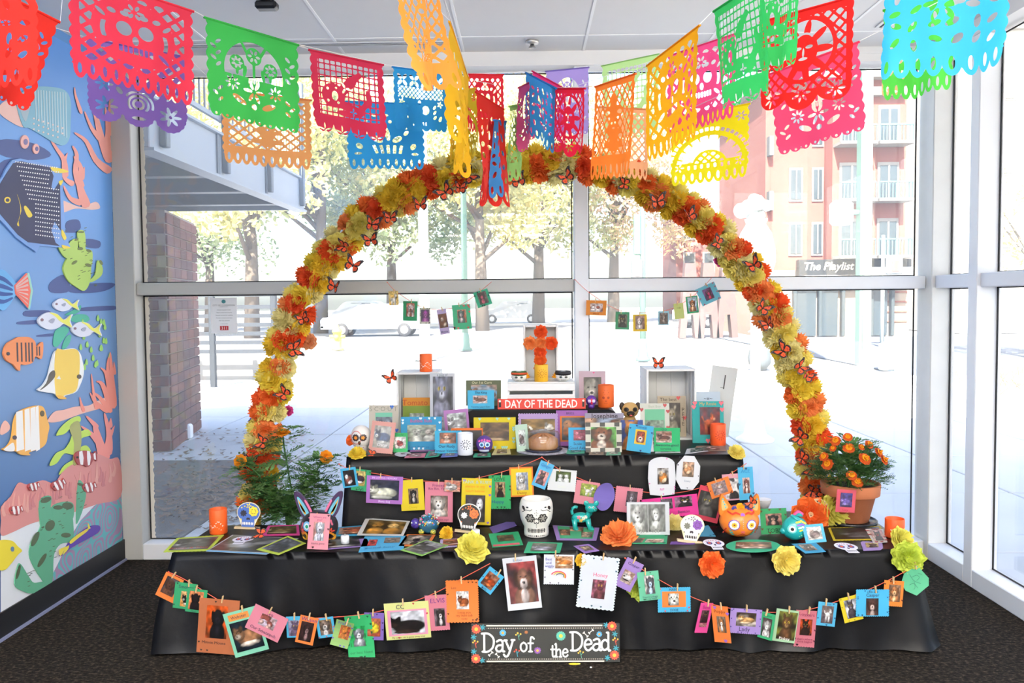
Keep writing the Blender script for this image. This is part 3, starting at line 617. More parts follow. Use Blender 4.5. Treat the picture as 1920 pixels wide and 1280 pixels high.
# ---- far brick apartment building
BD = 34.
def bx_(px): return (px-985)/F*BD
def bz_(py): return CAMZ+(563-12-py)/F*BD
m_br = mat('#7d4a40', .9, col2='#754238', scale=2); m_tr = mat('#7d7a75', .7); m_win = mat('#2c363b', .2, spec=.6); m_rail = mat('#46605f', .5)
ab = thing('apartment_building', 'red brick apartment building with balconies beyond the street corner', 'building', (bx_(1560), BD, GZ))
X0 = bx_(1560)
def abx(name, pxa, pxb, pya, pyb, y0, y1, m, ch=0):
    return MB().box(bx_(pxa)-X0, bx_(pxb)-X0, y0, y1, bz_(pyb)-GZ, bz_(pya)-GZ, ch=ch).build(name, m, ab)
abx('wall', 1432, 1690, 150, 620, 0, 8, m_br); abx('wall_bay', 1540, 1668, 190, 500, -.9, 0, m_br); abx('cornice', 1420, 1700, 130, 152, -.5, 8, m_tr); abx('cornice', 1534, 1674, 178, 192, -1.2, 0, m_tr)
abx('ground_floor', 1428, 1694, 500, 632, -.25, 8, mat('#8a7d6e', .8))
for z in (540, 558, 576, 594): abx('band', 1600, 1690, z, z+3, -.3, -.2, mat('#7d4a40', .9))
wn = []
for py in (215, 315, 415):
    for (a, b) in ((1478, 1497), (1520, 1535)):
        w = abx('window', a-3, b+3, py-4, py+58, -.06, .04, m_tr); w2 = abx('pane', a, b, py, py+54, -.09, -.05, m_win); w2.parent = w; w3 = abx('muntin', (a+b)/2-1, (a+b)/2+1, py, py+54, -.12, -.09, m_tr); w3.parent = w
    for (a, b, y) in ((1556, 1590, -.9), (1624, 1654, -.9)):
        w = abx('balcony_door', a-4, b+4, py-6, py+62, y-.07, y+.02, m_tr); w2 = abx('pane', a, b, py, py+60, y-.1, y-.06, m_win); w2.parent = w; w3 = abx('muntin', (a+b)/2-1.5, (a+b)/2+1.5, py, py+60, y-.13, y-.09, m_tr); w3.parent = w
        r = abx('balcony_railing', a-14, b+14, py+32, py+35, y-.8, y-.74, m_rail)
        q = MB()
        for k in range(11): xx = bx_(a-14+k*(b-a+28)/10)-X0; q.box(xx-.02, xx+.02, y-.78, y-.75, bz_(py+64)-GZ, bz_(py+33)-GZ)
        q.build('balusters', m_rail, ab).parent = r
        w = abx('balcony_slab', a-15, b+15, py+62, py+67, y-.85, y, m_tr)
    w = abx('air_conditioner', 1434, 1442, py+40, py+75, -.4, 0, mat('#4e5254', .6))
# shop sign band
sg = thing('shop_sign', 'black shop sign board with cream script lettering on the corner building', 'sign', (bx_(1545), BD-.9, bz_(500)))
MB().box(bx_(1480)-bx_(1545), bx_(1682)-bx_(1545), -.1, .3, bz_(518)-bz_(500), bz_(482)-bz_(500), ch=.03).build('board', mat('#1d1f1f', .6), sg)
def letter(parent, s, x, z, h, y, m, name='lettering', shear=0, bold=0.):
    V, Fc, sz = text_geo(s, bold); k = h/.72
    return mo(name, [(x+(v[0]+shear*v[1])*k, y, z+v[1]*k) for v in V], Fc, m, parent)
letter(sg, 'The Playlist', bx_(1533)-bx_(1545), .08, .3, -.125, mat('#f1e6cf', .6), shear=.25, bold=.02); letter(sg, 'ITALIAN CUISINE & PERFORMANCE VENUE', bx_(1538)-bx_(1545), -.26, .075, -.125, mat('#e3ddd0', .6))
MB().box(bx_(1600)-bx_(1545), bx_(1676)-bx_(1545), -.5, -.1, bz_(514)-bz_(500), bz_(497)-bz_(500)).build('awning', mat('#8a8e90', .6), sg)
sf = thing('storefront', 'shop front with dark posts and glass doors under the sign', 'shop front', (bx_(1545), BD-.5, GZ))
for a, b in ((1485, 1520), (1530, 1560), (1625, 1650)): MB().box(bx_(a)-bx_(1545), bx_(b)-bx_(1545), .05, .2, .02, bz_(535)-GZ).build('window', m_win, sf)
for a in (1478, 1524, 1566, 1600, 1618, 1656): MB().box(bx_(a)-bx_(1545), bx_(a+6)-bx_(1545), -.05, .2, .0, bz_(520)-GZ, ch=.02).build('post', mat('#30383a', .6), sf)
# townhouses receding to the left
th = thing('townhouse_row', 'distant red brick townhouse row receding behind the arch', 'building', (12, 60, GZ))
def row(x0, x1, y0, h, nm='wall', m=m_br): return MB().box(x0-12, x1-12, y0-60, y0-60+6, 0, h).build(nm, m, th)
for k in range(5):
    x0 = 11+k*3.2; y0 = 62-k*5; row(x0, x0+3.4, y0, 7.5+k*.5); row(x0-.1, x0+3.5, y0-.3, .4, 'plinth', m_tr)
    MB().box(x0-12.1, x0-12+3.5, y0-60-.4, y0-54, 7.5+k*.5, 8+k*.5).build('cornice', m_tr, th)
    for fz in (1, 3.4, 5.8):
        for fx in (.5, 1.9): w = MB().box(x0-12+fx, x0-12+fx+.9, y0-60-.08, y0-60+.02, fz, fz+1.5).build('window', m_tr, th); MB().box(x0-12+fx+.12, x0-12+fx+.78, y0-60-.12, y0-60-.08, fz+.12, fz+1.4).build('pane', m_win, w)
# white building seen through the right panes
wbd = thing('white_building', 'pale sunlit building filling the right window panes', 'building', (20, 26, GZ))
mw_ = mat('#c9c7c0', .8); MB().box(-2.2, 14, 9, 15, 0, 14).build('wall', mw_, wbd); MB().box(-2.5, 14, 8.7, 9, 12.2, 12.7).build('cornice', m_tr, wbd)
for k in range(7):
    for fz in (3.4, 6.4, 9.4): w = MB().box(-1+k*2.1, -.1+k*2.1, 8.92, 9.01, fz, fz+1.8).build('window', m_tr, wbd); MB().box(-.9+k*2.1, -.2+k*2.1, 8.88, 8.92, fz+.1, fz+1.7).build('pane', mat('#cdd7d8', .3), w)
# ---- poles and signals
m_pole = mat('#4f6e62', .5); m_polew = mat('#9aa39e', .5)
def pole(label, px, Y, r, h, m, base=True, name='lamp_post', arm=None):
    t = thing(name, label, 'pole', ((px-985)/F*Y, Y, GZ))
    MB().tube([(0, 0, 0), (0, 0, h*.5), (0, 0, h)], [r, r*.9, r*.75], 14).build('shaft', m, t, True)
    if base: MB().lathe([(r*2.2, 0), (r*2.2, .06), (r*1.6, .1), (r*1.3, .4), (r*1.05, .55)], 16).build('base', m, t, True)
    if arm: MB().tube([(0, 0, h*.96), (arm*.5, 0, h), (arm, 0, h*.99)], r*.5, 8).build('arm', m, t, True); MB().box(arm-.25, arm+.1, -.12, .12, h*.96, h*.985, ch=.03).build('lamp_head', m_polew, t)
    return t
pole('pale lamp post standing outside left of the golden tree', 796, 22, .14, 12, m_polew)
pole('slim green lamp post right of the pale one', 872, 26, .1, 12, m_pole)
tp = pole('green signal pole right of the centre mullion', 1205, 21, .08, 6, m_pole, name='signal_pole')
MB().box(-.22, -.05, -.1, .1, 2.6, 3.6, ch=.03).build('signal_box', m_pole, tp); MB().box(-.3, .0, -.14, -.02, 2.0, 2.5, ch=.03).build('walk_signal', mat('#4a4f50', .5), tp); MB().box(-.22, -.08, -.16, -.139, 2.1, 2.4).build('lamp', mat('#e58a5c', .5), tp)
t2 = pole('thick white and green pole in front of the brick building', 1619, 15.5, .1, 9, m_polew, name='signal_pole')
MB().box(-.15, -.1, -.1, .1, .3, 8.5).build('edge_channel', m_pole, t2)
MB().tube([(-.09, 0, 3.05), (-.32, -.05, 3.05)], .05, 8).build('bracket', m_pole, t2); MB().box(-.66, -.3, -.22, .1, 2.82, 3.25, ch=.06).build('walk_signal', mat('#e6e8e6', .5), t2); MB().box(-.62, -.34, -.235, -.221, 2.87, 3.2, ch=.005).build('screen', mat('#f4f4f1', .4), t2)
t3 = pole('white pole with a small signal box at the right window', 1650, 26, .06, 3.4, m_polew, False, 'signal_pole'); MB().box(.1, .55, -.15, .1, 2.2, 2.75, ch=.04).build('walk_signal', mat('#8b8f8f', .5), t3); MB().box(.2, .42, -.17, -.151, 2.3, 2.62).build('lamp', mat('#d05a4c', .5), t3)
t = thing('bollard', 'white square bollard on the shaded street corner', 'bollard', tuple(PZ(1662, 694, GZ))); MB().box(-.13, .13, -.13, .13, 0, .55, ch=.03).build('post', m_polew, t); MB().lathe([(.15, .5), (.15, .55), (.05, .6)], 12).build('cap', m_polew, t)
q = PZ(633, 656, GZ); t = thing('fire_hydrant', 'small yellow fire hydrant on the sunlit pavement', 'hydrant', tuple(q)); my = mat('#e9d44e', .5)
MB().lathe([(.2, 0), (.2, .05), (.13, .06), (.13, .55), (.16, .56), (.16, .6), (.13, .66), (.06, .74), (.03, .8)], 18).build('barrel', my, t, True); MB().tube([(-.24, 0, .42), (.24, 0, .42)], .06, 10).build('nozzle', my, t, True); MB().tube([(0, -.2, .42), (0, 0, .42)], .075, 10).build('pumper_nozzle', my, t, True)
# ---- vehicles
def car(label, px, Y, col, L=4.4, h=1.5, rz=0., van=False):
    t = thing('car', label, 'car', ((px-985)/F*Y, Y, GZ-.03), (0, 0, rz)); w = .86; mc = mat(col, .25, coat=.6, spec=.5)
    prof = [(-L/2, .35), (-L/2, .75), (-L/2+.1, .85), (-L*.28, .95), (-L*.14, h-.05), (-L*.05, h), (L*.25, h), (L*.36, h-.08), (L*.46, .98), (L/2, .9), (L/2, .35)] if not van else [(-L/2, .35), (-L/2, .95), (-L*.38, 1.1), (-L*.28, h-.05), (-L*.2, h), (L*.44, h), (L/2, h-.25), (L/2, .35)]
    n = len(prof); V = []; 
    for y, k in ((-w, 1), (-w*.97, 1), (w*.97, 1), (w, 1)):
        for (x, z) in prof: V.append((x, y*(1 if z < 1 else .86), z))
    Fc = [tuple(range(n))[::-1], tuple(range(3*n, 4*n))]
    for r in range(3):
        for i in range(n): Fc.append((r*n+i, r*n+(i+1) % n, (r+1)*n+(i+1) % n, (r+1)*n+i))
    mo('body', V, Fc, mc, t)
    mg = mat('#5d6a74', .15, spec=.7)
    for s in (-1, 1):
        gx = [(-L*.12, 1.02), (-L*.12+.35, h-.12), (L*.24, h-.12), (L*.34, 1.02)] if not van else [(-L*.3, 1.15), (-L*.22, h-.15), (L*.42, h-.15), (L*.42, 1.15)]
        Vs, Ts = slab(gx, lambda a, b, o: Vector((a, s*(w*.88+o*.0)+s*.012*(1 if o == 0 else 0), b)), .01); mo('side_window', Vs, Ts, mg, t)
        for x in (-L*.3, L*.3):
            wmb = MB().lathe([(.0, -.1), (.28, -.1), (.31, -.07), (.31, .07), (.28, .1), (0, .1)], 20, Matrix.Translation((x, s*.78, .31)) @ Matrix.Rotation(math.pi/2, 4, 'X')); wh = wmb.build('wheel', mat('#26272a', .7), t, True)
            MB().lathe([(.0, -.11), (.17, -.108), (.17, .108), (0, .11)], 14, Matrix.Translation((x, s*.78, .31)) @ Matrix.Rotation(math.pi/2, 4, 'X')).build('hubcap', mat('#b9bcc0', .3, metal=.6), wh)
    MB().box(-L/2-.03, -L/2+.15, -w, w, .36, .52, ch=.03).box(L/2-.15, L/2+.03, -w, w, .36, .52, ch=.03).build('bumper', mat('#4a4d50', .5), t)
    for s in (-1, 1): MB().box(-L/2-.01, -L/2+.1, s*.6-.16, s*.6+.16, .62, .76, ch=.02).build('headlight', mat('#eef0f2', .2), t)
car('pale blue car passing behind the left of the arch', 705, 38, '#b9c6dc', 4.6, 1.45)
car('silver car parked far off above the window rail behind the arch', 668, 56, '#c4c9d2', 4.4, 1.6)
car('white sport utility vehicle beyond the hanging photos on the right', 1345, 46, '#f0f0ee', 4.8, 2.0, .5, True)
car('grey car parked under the trees at the centre', 960, 58, '#c9ccd4', 4.4, 1.5)
# brown stone monument letters far behind the arch
t = thing('stone_monument', 'row of tapered brown stone slabs far behind the arch on the right', 'monument', (bx_(1320), 33, GZ)); mm = mat('#5a4542', .9)
for k, pxx in enumerate((1285, 1318, 1352)):
    c = bx_(pxx)-bx_(1320); V, T = slab([(c-.42, 0), (c-.2, 2.9), (c+.2, 2.9), (c+.42, 0), (c+.18, 0), (c+.1, .9), (c-.1, .9), (c-.18, 0)], lambda a, b, o: Vector((a, -o, b)), .5); mo('slab', V, T, mm, t)
# white flower urn and bag shaped sculpture outside the glass
def at_(px, py, Y): return PY(px, py, Y)
t = thing('flower_urn', 'tall white urn with white flowers outside behind the arch', 'urn', ((1415-985)/F*9, 9, GZ))
MB().lathe([(.19, 0), (.2, .03), (.12, .08), (.06, .3), (.05, 1.1), (.05, 1.6), (.09, 1.66), (.16, 1.75), (.2, 1.9), (.2, 2.02), (.16, 2.2), (.1, 2.3), (.12, 2.35)], 24).build('vase', mat('#f4f4f0', .4), t, True)
rf = random.Random(3)
for k in range(12):
    a = rf.uniform(0, 6.28); r = rf.uniform(.03, .2); MB().ball((r*math.cos(a), r*math.sin(a), rf.uniform(2.36, 2.56)), rf.uniform(.05, .085), 8, 6).build('bloom', mat('#dfe5dc', .8, var=.2, scale=20), t, True)
p0 = PZ(1424, 692, GZ)
t = thing('bird_sculpture', 'grey pear shaped sculpture standing outside behind the arch leg', 'sculpture', tuple(p0)); k_ = p0.y/F
MB().lathe([(.0, 0), (12*k_, 0), (20*k_, 10*k_), (22*k_, 22*k_), (18*k_, 38*k_), (11*k_, 52*k_), (8*k_, 66*k_), (11*k_, 75*k_), (6*k_, 84*k_), (0, 86*k_)], 20).build('body', mat('#4f5557', .5), t, True); MB().tube([(-8*k_, 0, 74*k_), (-22*k_, 0, 70*k_)], [5*k_, 1*k_], 8).build('beak', mat('#7b8284', .5), t, True)
MB().tube([(-10*k_, 0, 2*k_), (-14*k_, 0, -.005)], 3*k_, 6).tube([(10*k_, 0, 2*k_), (14*k_, 0, -.005)], 3*k_, 6).build('foot', mat('#7b8284', .5), t, True)
# mulch bed with dry stems by the right pane
q = PZ(1890, 745, GZ); t = thing('mulch_bed', 'bed of dry twigs and mulch outside the far right pane', 'plant bed', tuple(q))
MB().lathe([(1.1, 0), (1.0, .1), (.6, .16), (0, .18)], 18).build('soil', mat('#c9b59a', .95, bump=.6, bscale=15), t, True)
mb = MB(); rs = random.Random(5)
for k in range(90):
    a = rs.uniform(0, 6.28); r = rs.uniform(0, .95); p = Vector((r*math.cos(a), r*math.sin(a), .1)); mb.tube([p, p+Vector((rs.uniform(-.25, .25), rs.uniform(-.2, .2), rs.uniform(.08, .4)))], .008, 4)
tag(mb.build('dry_stems', mat('#8d7156', .9), t), kind='stuff')
# ================================================================== draped tables
T1Y, T1Z, T2Y, T2Z = 3.586, .424, 4.08, .7456
m_cloth = mat('#0a0a0c', .42, spec=.18, sheen=.0, bump=.08, bscale=14, bd=.02, var=.15, scale=2)
def drape(name, label, top, z, zb, flare, amp, seed, group='black draped tables'):
    """top: ccw polygon of the table top; cloth hangs from its edge to zb with folds"""
    rnd = random.Random(seed); n = len(top); pts = []; 
    for i in range(n):
        a = Vector((*top[i], 0)); b = Vector((*top[(i+1) % n], 0)); k = max(6, int((b-a).length/.028))
        for q in range(k): pts.append((a.lerp(b, q/k), (b-a).normalized().cross(Vector((0, 0, 1))), q/k, i))
    N = len(pts); ph = [rnd.uniform(0, 6.28) for _ in range(6)]; V = []; Fc = []; H = z-zb; R = 14
    c = sum((p[0] for p in pts), Vector())/N
    cum = 0
    for j in range(R+1):
        u = j/R; cum = 0
        for i, (p, nn, q, e) in enumerate(pts):
            s = i*.028
            f = amp*u*(math.sin(s*11+ph[0]+u*2)*.45+math.sin(s*27+ph[1]+u*3.5)*.32*(.4+.6*math.sin(s*3+ph[4])**2)+math.sin(s*47+ph[5]-u*4)*.12+math.sin(s*5+ph[2]-u)*.5)
            corner = max(0, 1-min(q, 1-q)*9)
            prev = pts[i-1][1]; nx_ = pts[(i+1) % N][1]; nrm = (nn+prev*0+((p-c).normalized()*corner*.8)).normalized()
            d = flare*u+f+corner*u*flare*1.6-.006*(1-u if j else 1)
            zz = z-H*u-(.004 if j else 0)
            if j == R: zz = zb+abs(math.sin(s*6+ph[3]))*.012
            V.append(p+nrm*d+Vector((0, 0, zz)))
    for j in range(R):
        for i in range(N): Fc.append((j*N+i, (j+1)*N+i, (j+1)*N+(i+1) % N, j*N+(i+1) % N))
    b = len(V); 
    poly = [(v.x, v.y) for v in V[:N]]
    for t in tri2(poly):
        A = (poly[t[1]][0]-poly[t[0]][0])*(poly[t[2]][1]-poly[t[0]][1])-(poly[t[2]][0]-poly[t[0]][0])*(poly[t[1]][1]-poly[t[0]][1]); Fc.append(tuple(t) if A > 0 else tuple(t[::-1]))
    cx, cy = c.x, c.y
    t = thing(name, label, 'table', (cx, cy, zb), group=group)
    o = mo('tablecloth', [v-Vector((cx, cy, zb)) for v in V], Fc, m_cloth, t, True)
    return t
xl1 = PZ(316, 1040, T1Z).x; xr1 = PZ(1722, 1032, T1Z).x
drape('draped_table', 'long low table under black cloth in front, photos pinned to it', [(xl1, T1Y), (xr1, T1Y), (xr1+.03, 4.27), (1.26, 4.27), (1.22, 3.99), (-1.04, 3.99), (-1.06, 4.05), (xl1+.02, 4.05)], T1Z, .006, .04, .04, 4)
xl2 = PZ(647, 858, T2Z).x; xr2 = PZ(1394, 852, T2Z).x
drape('draped_table', 'taller table under black cloth behind the low one, carrying the frames', [(xl2, T2Y), (xr2, T2Y), (xr2, 4.80), (xl2, 4.80)], T2Z, .012, .035, .014, 9)
# riser
RZ = PY(1000, 768, 4.42).z; RY = 4.42
xa, xb = PY(868, 770, RY).x, PY(1160, 770, RY).x
ri = thing('display_riser', 'small black cloth covered riser under the white crates', 'riser', ((xa+xb)/2, RY, T2Z)); w = (xb-xa)/2; hh = RZ-T2Z
V = []; Fc = []; pr = [(-w, 0), (-w-.012, .03), (-w-.006, hh*.7), (-w+.02, hh-.012), (-w+.05, hh), (w-.05, hh), (w-.02, hh-.012), (w+.006, hh*.7), (w+.012, .03), (w, 0)]; n = len(pr)
for y in (0, .36):
    for x, z in pr: V.append((x, y, z))
Fc = [tuple(range(n))[::-1], tuple(range(n, 2*n))]+[(i, i+1, n+i+1, n+i) for i in range(n-1)]
mo('cloth_cover', V, Fc, m_cloth, ri)
# ================================================================== tissue flowers
def pom_geo(rnd, layers=6, seg=30, flat=1.0):
    V = []; Fc = []
    for L in range(layers):
        f = L/(layers-1); R = .34+.66*(1-f)**.8; top = (.15+.8*f)*flat; k = rnd.choice((7, 8, 9, 11)); ph = rnd.uniform(0, 6.28); ph2 = rnd.uniform(0, 6.28); b = len(V); rings = 4
        for r in range(rings+1):
            u = r/rings
            for s in range(seg):
                th = 2*math.pi*s/seg; ruff = math.sin(k*th+ph)*.5+math.sin((k*2+1)*th+ph2)*.5
                rad = R*(u**.65)*(1+.17*ruff*u+.05*rnd.uniform(-1, 1)*u)+.02; z = top*(u**1.5)*.9-.15*(1-f)*u+.19*u*ruff*(.6+.4*f)+.085*rnd.uniform(-1, 1)*u
                V.append((rad*math.cos(th), rad*math.sin(th), z))
        for r in range(rings):
            for s in range(seg): Fc.append((b+r*seg+s, b+r*seg+(s+1) % seg, b+(r+1)*seg+(s+1) % seg, b+(r+1)*seg+s))
    # round back of the pompom
    b = len(V); rings = 4
    for r in range(rings+1):
        a = math.pi/2*r/rings
        for s in range(seg):
            th = 2*math.pi*s/seg; q = 1+.09*math.sin(9*th+r)
            V.append((.95*math.cos(a)*q*math.cos(th), .95*math.cos(a)*q*math.sin(th), .12-.55*math.sin(a)))
    for r in range(rings):
        for s in range(seg): Fc.append((b+r*seg+(s+1) % seg, b+r*seg+s, b+(r+1)*seg+s, b+(r+1)*seg+(s+1) % seg))
    return V, Fc
rp = random.Random(11)
YEL = [mat(c, .8, 'tissue', tr=.25, var=.1, scale=14) for c in ('#ffdc4a', '#ffe67a', '#ffd23e', '#fbe9a0')]
ORG = [mat(c, .8, 'tissue', tr=.25, var=.1, scale=14) for c in ('#ff7a34', '#fa642c', '#ff9550', '#f25c2e')]
pg = [pom_geo(rp) for _ in range(4)]; SM = False
POMY = [mesh('tissue_flower', *pg[i % 4], YEL[i], SM) for i in range(4)]; POMO = [mesh('tissue_flower', *pg[(i+1) % 4], ORG[i], SM) for i in range(4)]
POMX = {c: mesh('tissue_flower', *pg[i % 4], mat(c, .8, 'tissue', tr=.25, var=.1, scale=14), SM) for i, c in enumerate(('#e04f97', '#5f5fb0', '#f3ad7c', '#cfdc55', '#ede36a'))}
AY = 4.46
AP = [(478,985),(482,930),(490,860),(502,790),(516,720),(531,655),(550,600),(576,545),(607,495),(645,447),(690,408),(745,372),(800,343),(860,324),(920,314),(985,310),(1040,308),(1090,310),(1145,325),(1200,346),(1255,375),(1300,403),(1345,443),(1385,487),(1420,537),(1450,592),(1475,650),(1495,710),(1512,770),(1522,830),(1530,890),(1535,950),(1537,985)]
A3 = [PY(x, y, AY) for x, y in AP]; A3 = [Vector((A3[0].x, AY, .02)), Vector((A3[0].x, AY, .2))]+A3+[Vector((A3[-1].x+.01, AY, .2)), Vector((A3[-1].x+.01, AY, .02))]
A3 = smooth_path(A3, 6)
arch = thing('flower_arch', 'tall arch of yellow and orange tissue paper marigolds over the altar', 'flower arch', (A3[0].x, AY, 0)); AB = Vector((A3[0].x, AY, 0))
MB().tube([p-AB for p in A3], .032, 10).build('frame_tube', mat('#d8a02e', .7), arch, True)
for e in (A3[0], A3[-1]): MB().lathe([(.16, 0), (.16, .02), (.05, .03), (.04, .12)], 16, Matrix.Translation((e.x-AB.x, 0, 0))).build('foot', m_black, arch)
cum = [0]
for i in range(1, len(A3)): cum.append(cum[-1]+(A3[i]-A3[i-1]).length)
TOT = cum[-1]
def along(s):
    s = min(max(s, 0), TOT-1e-4); i = max(k for k in range(len(cum)) if cum[k] <= s); i = min(i, len(A3)-2)
    t = (s-cum[i])/(cum[i+1]-cum[i]); return A3[i].lerp(A3[i+1], t), (A3[i+1]-A3[i]).normalized()
s = .42; kcol = 0; run = 0
while s < TOT-.42:
    p, tg = along(s); nrm = Vector((0, -1, 0)); sd = tg.cross(nrm)
    if run <= 0: kcol = rp.choice((0, 1, 0, 1, 0)); run = rp.choice((2, 3, 4, 5))
    for a in (rp.uniform(-1.5, -.7), rp.uniform(-.3, .4), rp.uniform(.75, 1.5)):
        run -= 1
        if run <= 0: kcol = 1-kcol; run = rp.choice((2, 3, 4, 5) if kcol == 0 else (1, 2, 2, 3))
        r = rp.uniform(.05, .064); d = (nrm*math.cos(a)+sd*math.sin(a)+tg*rp.uniform(-.35, .35)).normalized()
        me = rp.choice(POMY if kcol != 1 else POMO)
        o = link('tissue_flower', me, arch); o.location = p-AB+d*.058+tg*rp.uniform(-.015, .015); o.scale = (r*1.08, r*1.08, r); o.rotation_mode = 'QUATERNION'; o.rotation_quaternion = d.to_track_quat('Z', 'Y') @ Vector((0, 0, 1)).to_track_quat('Z', 'Y')
    s += .082
for px, py, c, r in ((478,775,'#e04f97',.028),(473,790,'#5f5fb0',.02),(540,770,'#e04f97',.028),(578,640,'#f3ad7c',.045),(1352,487,'#e04f97',.04),(548,610,'#f3ad7c',.03),(1045,322,'#cfdc55',.04)):
    o = link('tissue_flower', POMX[c], arch); q = PY(px, py, AY+.03); o.location = q-AB; o.scale = (r, r, r); o.rotation_euler = (1.3, 0, .2)
# ---- loose tissue flowers
def pom(px, py, Y, r, me, label, group='tissue flowers laid on the cloth', tilt=1.2, z=None):
    q = PY(px, py, Y) if z is None else PZ(px, py, z)
    t = thing('paper_flower', label, 'paper flower', q, group=group); o = link('petals', me, t); o.scale = (r, r, r*.95); o.rotation_euler = (tilt, 0, rp.uniform(-.5, .5))
    o2 = MB().tube([(0, 0, 0), (0, .012, -.01)], .004, 6).build('wire_tie', mat('#7a9a4a', .6), t)
    return t
# ================================================================== monarch butterflies
FW = [(0,0),(.06,.14),(.22,.42),(.48,.72),(.78,.86),(.98,.84),(1.0,.74),(.9,.58),(.82,.4),(.78,.24),(.6,.08),(.3,-.02)]; HW = [(.02,-.02),(.3,.0),(.6,.06),(.76,-.06),(.8,-.26),(.7,-.46),(.52,-.6),(.34,-.62),(.2,-.46),(.08,-.22)]
def cells():
    F1 = [[(.06,.06),(.3,.4),(.42,.46),(.4,.2),(.2,.06)], [(.44,.5),(.62,.64),(.66,.5),(.5,.36)], [(.44,.32),(.64,.44),(.66,.28),(.5,.16),(.42,.14)]]
    H1 = [[(.1,-.08),(.32,-.04),(.38,-.22),(.22,-.38),(.12,-.22)], [(.36,-.05),(.58,-.02),(.64,-.16),(.42,-.22)], [(.42,-.26),(.62,-.2),(.58,-.38),(.42,-.42)], [(.26,-.4),(.38,-.28),(.38,-.48),(.32,-.5)]]
    return F1+H1
m_bk = mat('#2b1d1c', .6); m_or = mat('#ef5a2c', .6); m_wh = mat('#f2ece6', .6)
def wing_geo(parts, off, th):
    V = []; Fc = []
    for pl, sm in parts:
        q = smooth_loop(pl, 3) if sm else pl
        v, f = slab(q, lambda a, b, o: Vector((a, b, off+o)), th); b0 = len(V); V += [tuple(x) for x in v]; Fc += [tuple(i+b0 for i in t) for t in f]
    return V, Fc
wg = wing_geo([(FW, 1), (HW, 1)], 0, .01); wc = wing_geo([(c, 1) for c in cells()], .006, .004)
wd = wing_geo([([(x-.018, y), (x, y-.018), (x+.018, y), (x, y+.018)], 0) for x, y in ((.93,.78),(.86,.72),(.92,.68),(.84,.56),(.76,.42),(.72,.76),(.66,.72),(.74,-.3),(.66,-.46),(.54,-.54),(.4,-.56),(.3,-.52),(.76,-.16),(.72,.3))], .006, .004)
mir = lambda g: ([(-x, y, z) for x, y, z in g[0]], [t[::-1] for t in g[1]])
WM = [mesh('wing', *wg, m_bk), mesh('wing', *mir(wg), m_bk)]; WC = [mesh('orange_cells', *wc, m_or), mesh('orange_cells', *mir(wc), m_or)]; WD = [mesh('white_spots', *wd, m_wh), mesh('white_spots', *mir(wd), m_wh)]
bb_ = MB().tube([(0,-.34,.03),(0,-.1,.05),(0,.1,.06),(0,.24,.05)], [.015,.04,.05,.03], 8).tube([(.01,.24,.05),(.09,.5,.1)], .008, 4).tube([(-.01,.24,.05),(-.09,.5,.1)], .008, 4); BM_ = mesh('body', bb_.V, bb_.F, m_bk, True)
def butterfly(px, py, Y, size, roll, fold, label, face=(0, 0)):
    t = thing('butterfly', label, 'butterfly', PY(px, py, Y), group='paper monarch butterflies')
    # local z points to the viewer (-Y), local y up
    t.rotation_mode = 'QUATERNION'; t.rotation_quaternion = (Matrix.Rotation(face[1], 3, 'Z') @ Matrix.Rotation(face[0], 3, 'X') @ Matrix.Rotation(math.pi/2, 3, 'X') @ Matrix.Rotation(roll, 3, 'Z')).to_quaternion(); t.scale = (size,)*3
    link('body', BM_, t)
    for k, s in enumerate((-1, 1)):
        w = link('wing', WM[k], t); w.rotation_euler = (0, s*fold, 0); link('orange_cells', WC[k], w); tag(link('white_spots', WD[k], w), kind='stuff')
    return t
BF = [(697,420,0),(732,408,.3),(835,360,.6),(862,352,-.2),(788,385,.2),(645,462,1.0),(695,450,.1),(662,497,-.6),(628,537,-.3),(568,597,.6),(551,655,-1.2),(532,738,.9),(492,830,1.0),(470,868,-.3),(505,910,.2),(880,330,-.9),(972,340,.2),(1062,332,.5),(1170,345,1.2),(1232,378,.1),(1292,405,.5),(1345,455,1.3),(1413,497,.7),(1430,577,-.7),(1440,608,.2),(1468,658,.9),(1500,688,-.9),(1512,705,-.5),(1500,820,1.1),(1503,860,.9),(1520,880,1.0),(1522,920,1.1),(1545,925,-.3)]
ords = ['first','second','third','fourth','fifth','sixth','seventh','eighth','ninth','tenth','eleventh','twelfth','thirteenth','fourteenth','fifteenth','sixteenth','seventeenth','eighteenth']
left = sorted([b for b in BF if b[0] < 990], key=lambda b: (-b[1], b[0])); right = sorted([b for b in BF if b[0] >= 990], key=lambda b: (-b[1], b[0]))
for side, arr in (('left', left), ('right', right)):
    for i, (x, y, r) in enumerate(arr): butterfly(x, y, AY-.14, .048+.006*math.sin(i*2.1), r+.2*math.sin(i), .35+.3*abs(math.sin(i*1.7)), 'monarch butterfly on the %s half of the arch, %s from the bottom' % (side, ords[i]), (random.uniform(-.3, .3), random.uniform(-.5, .5)))
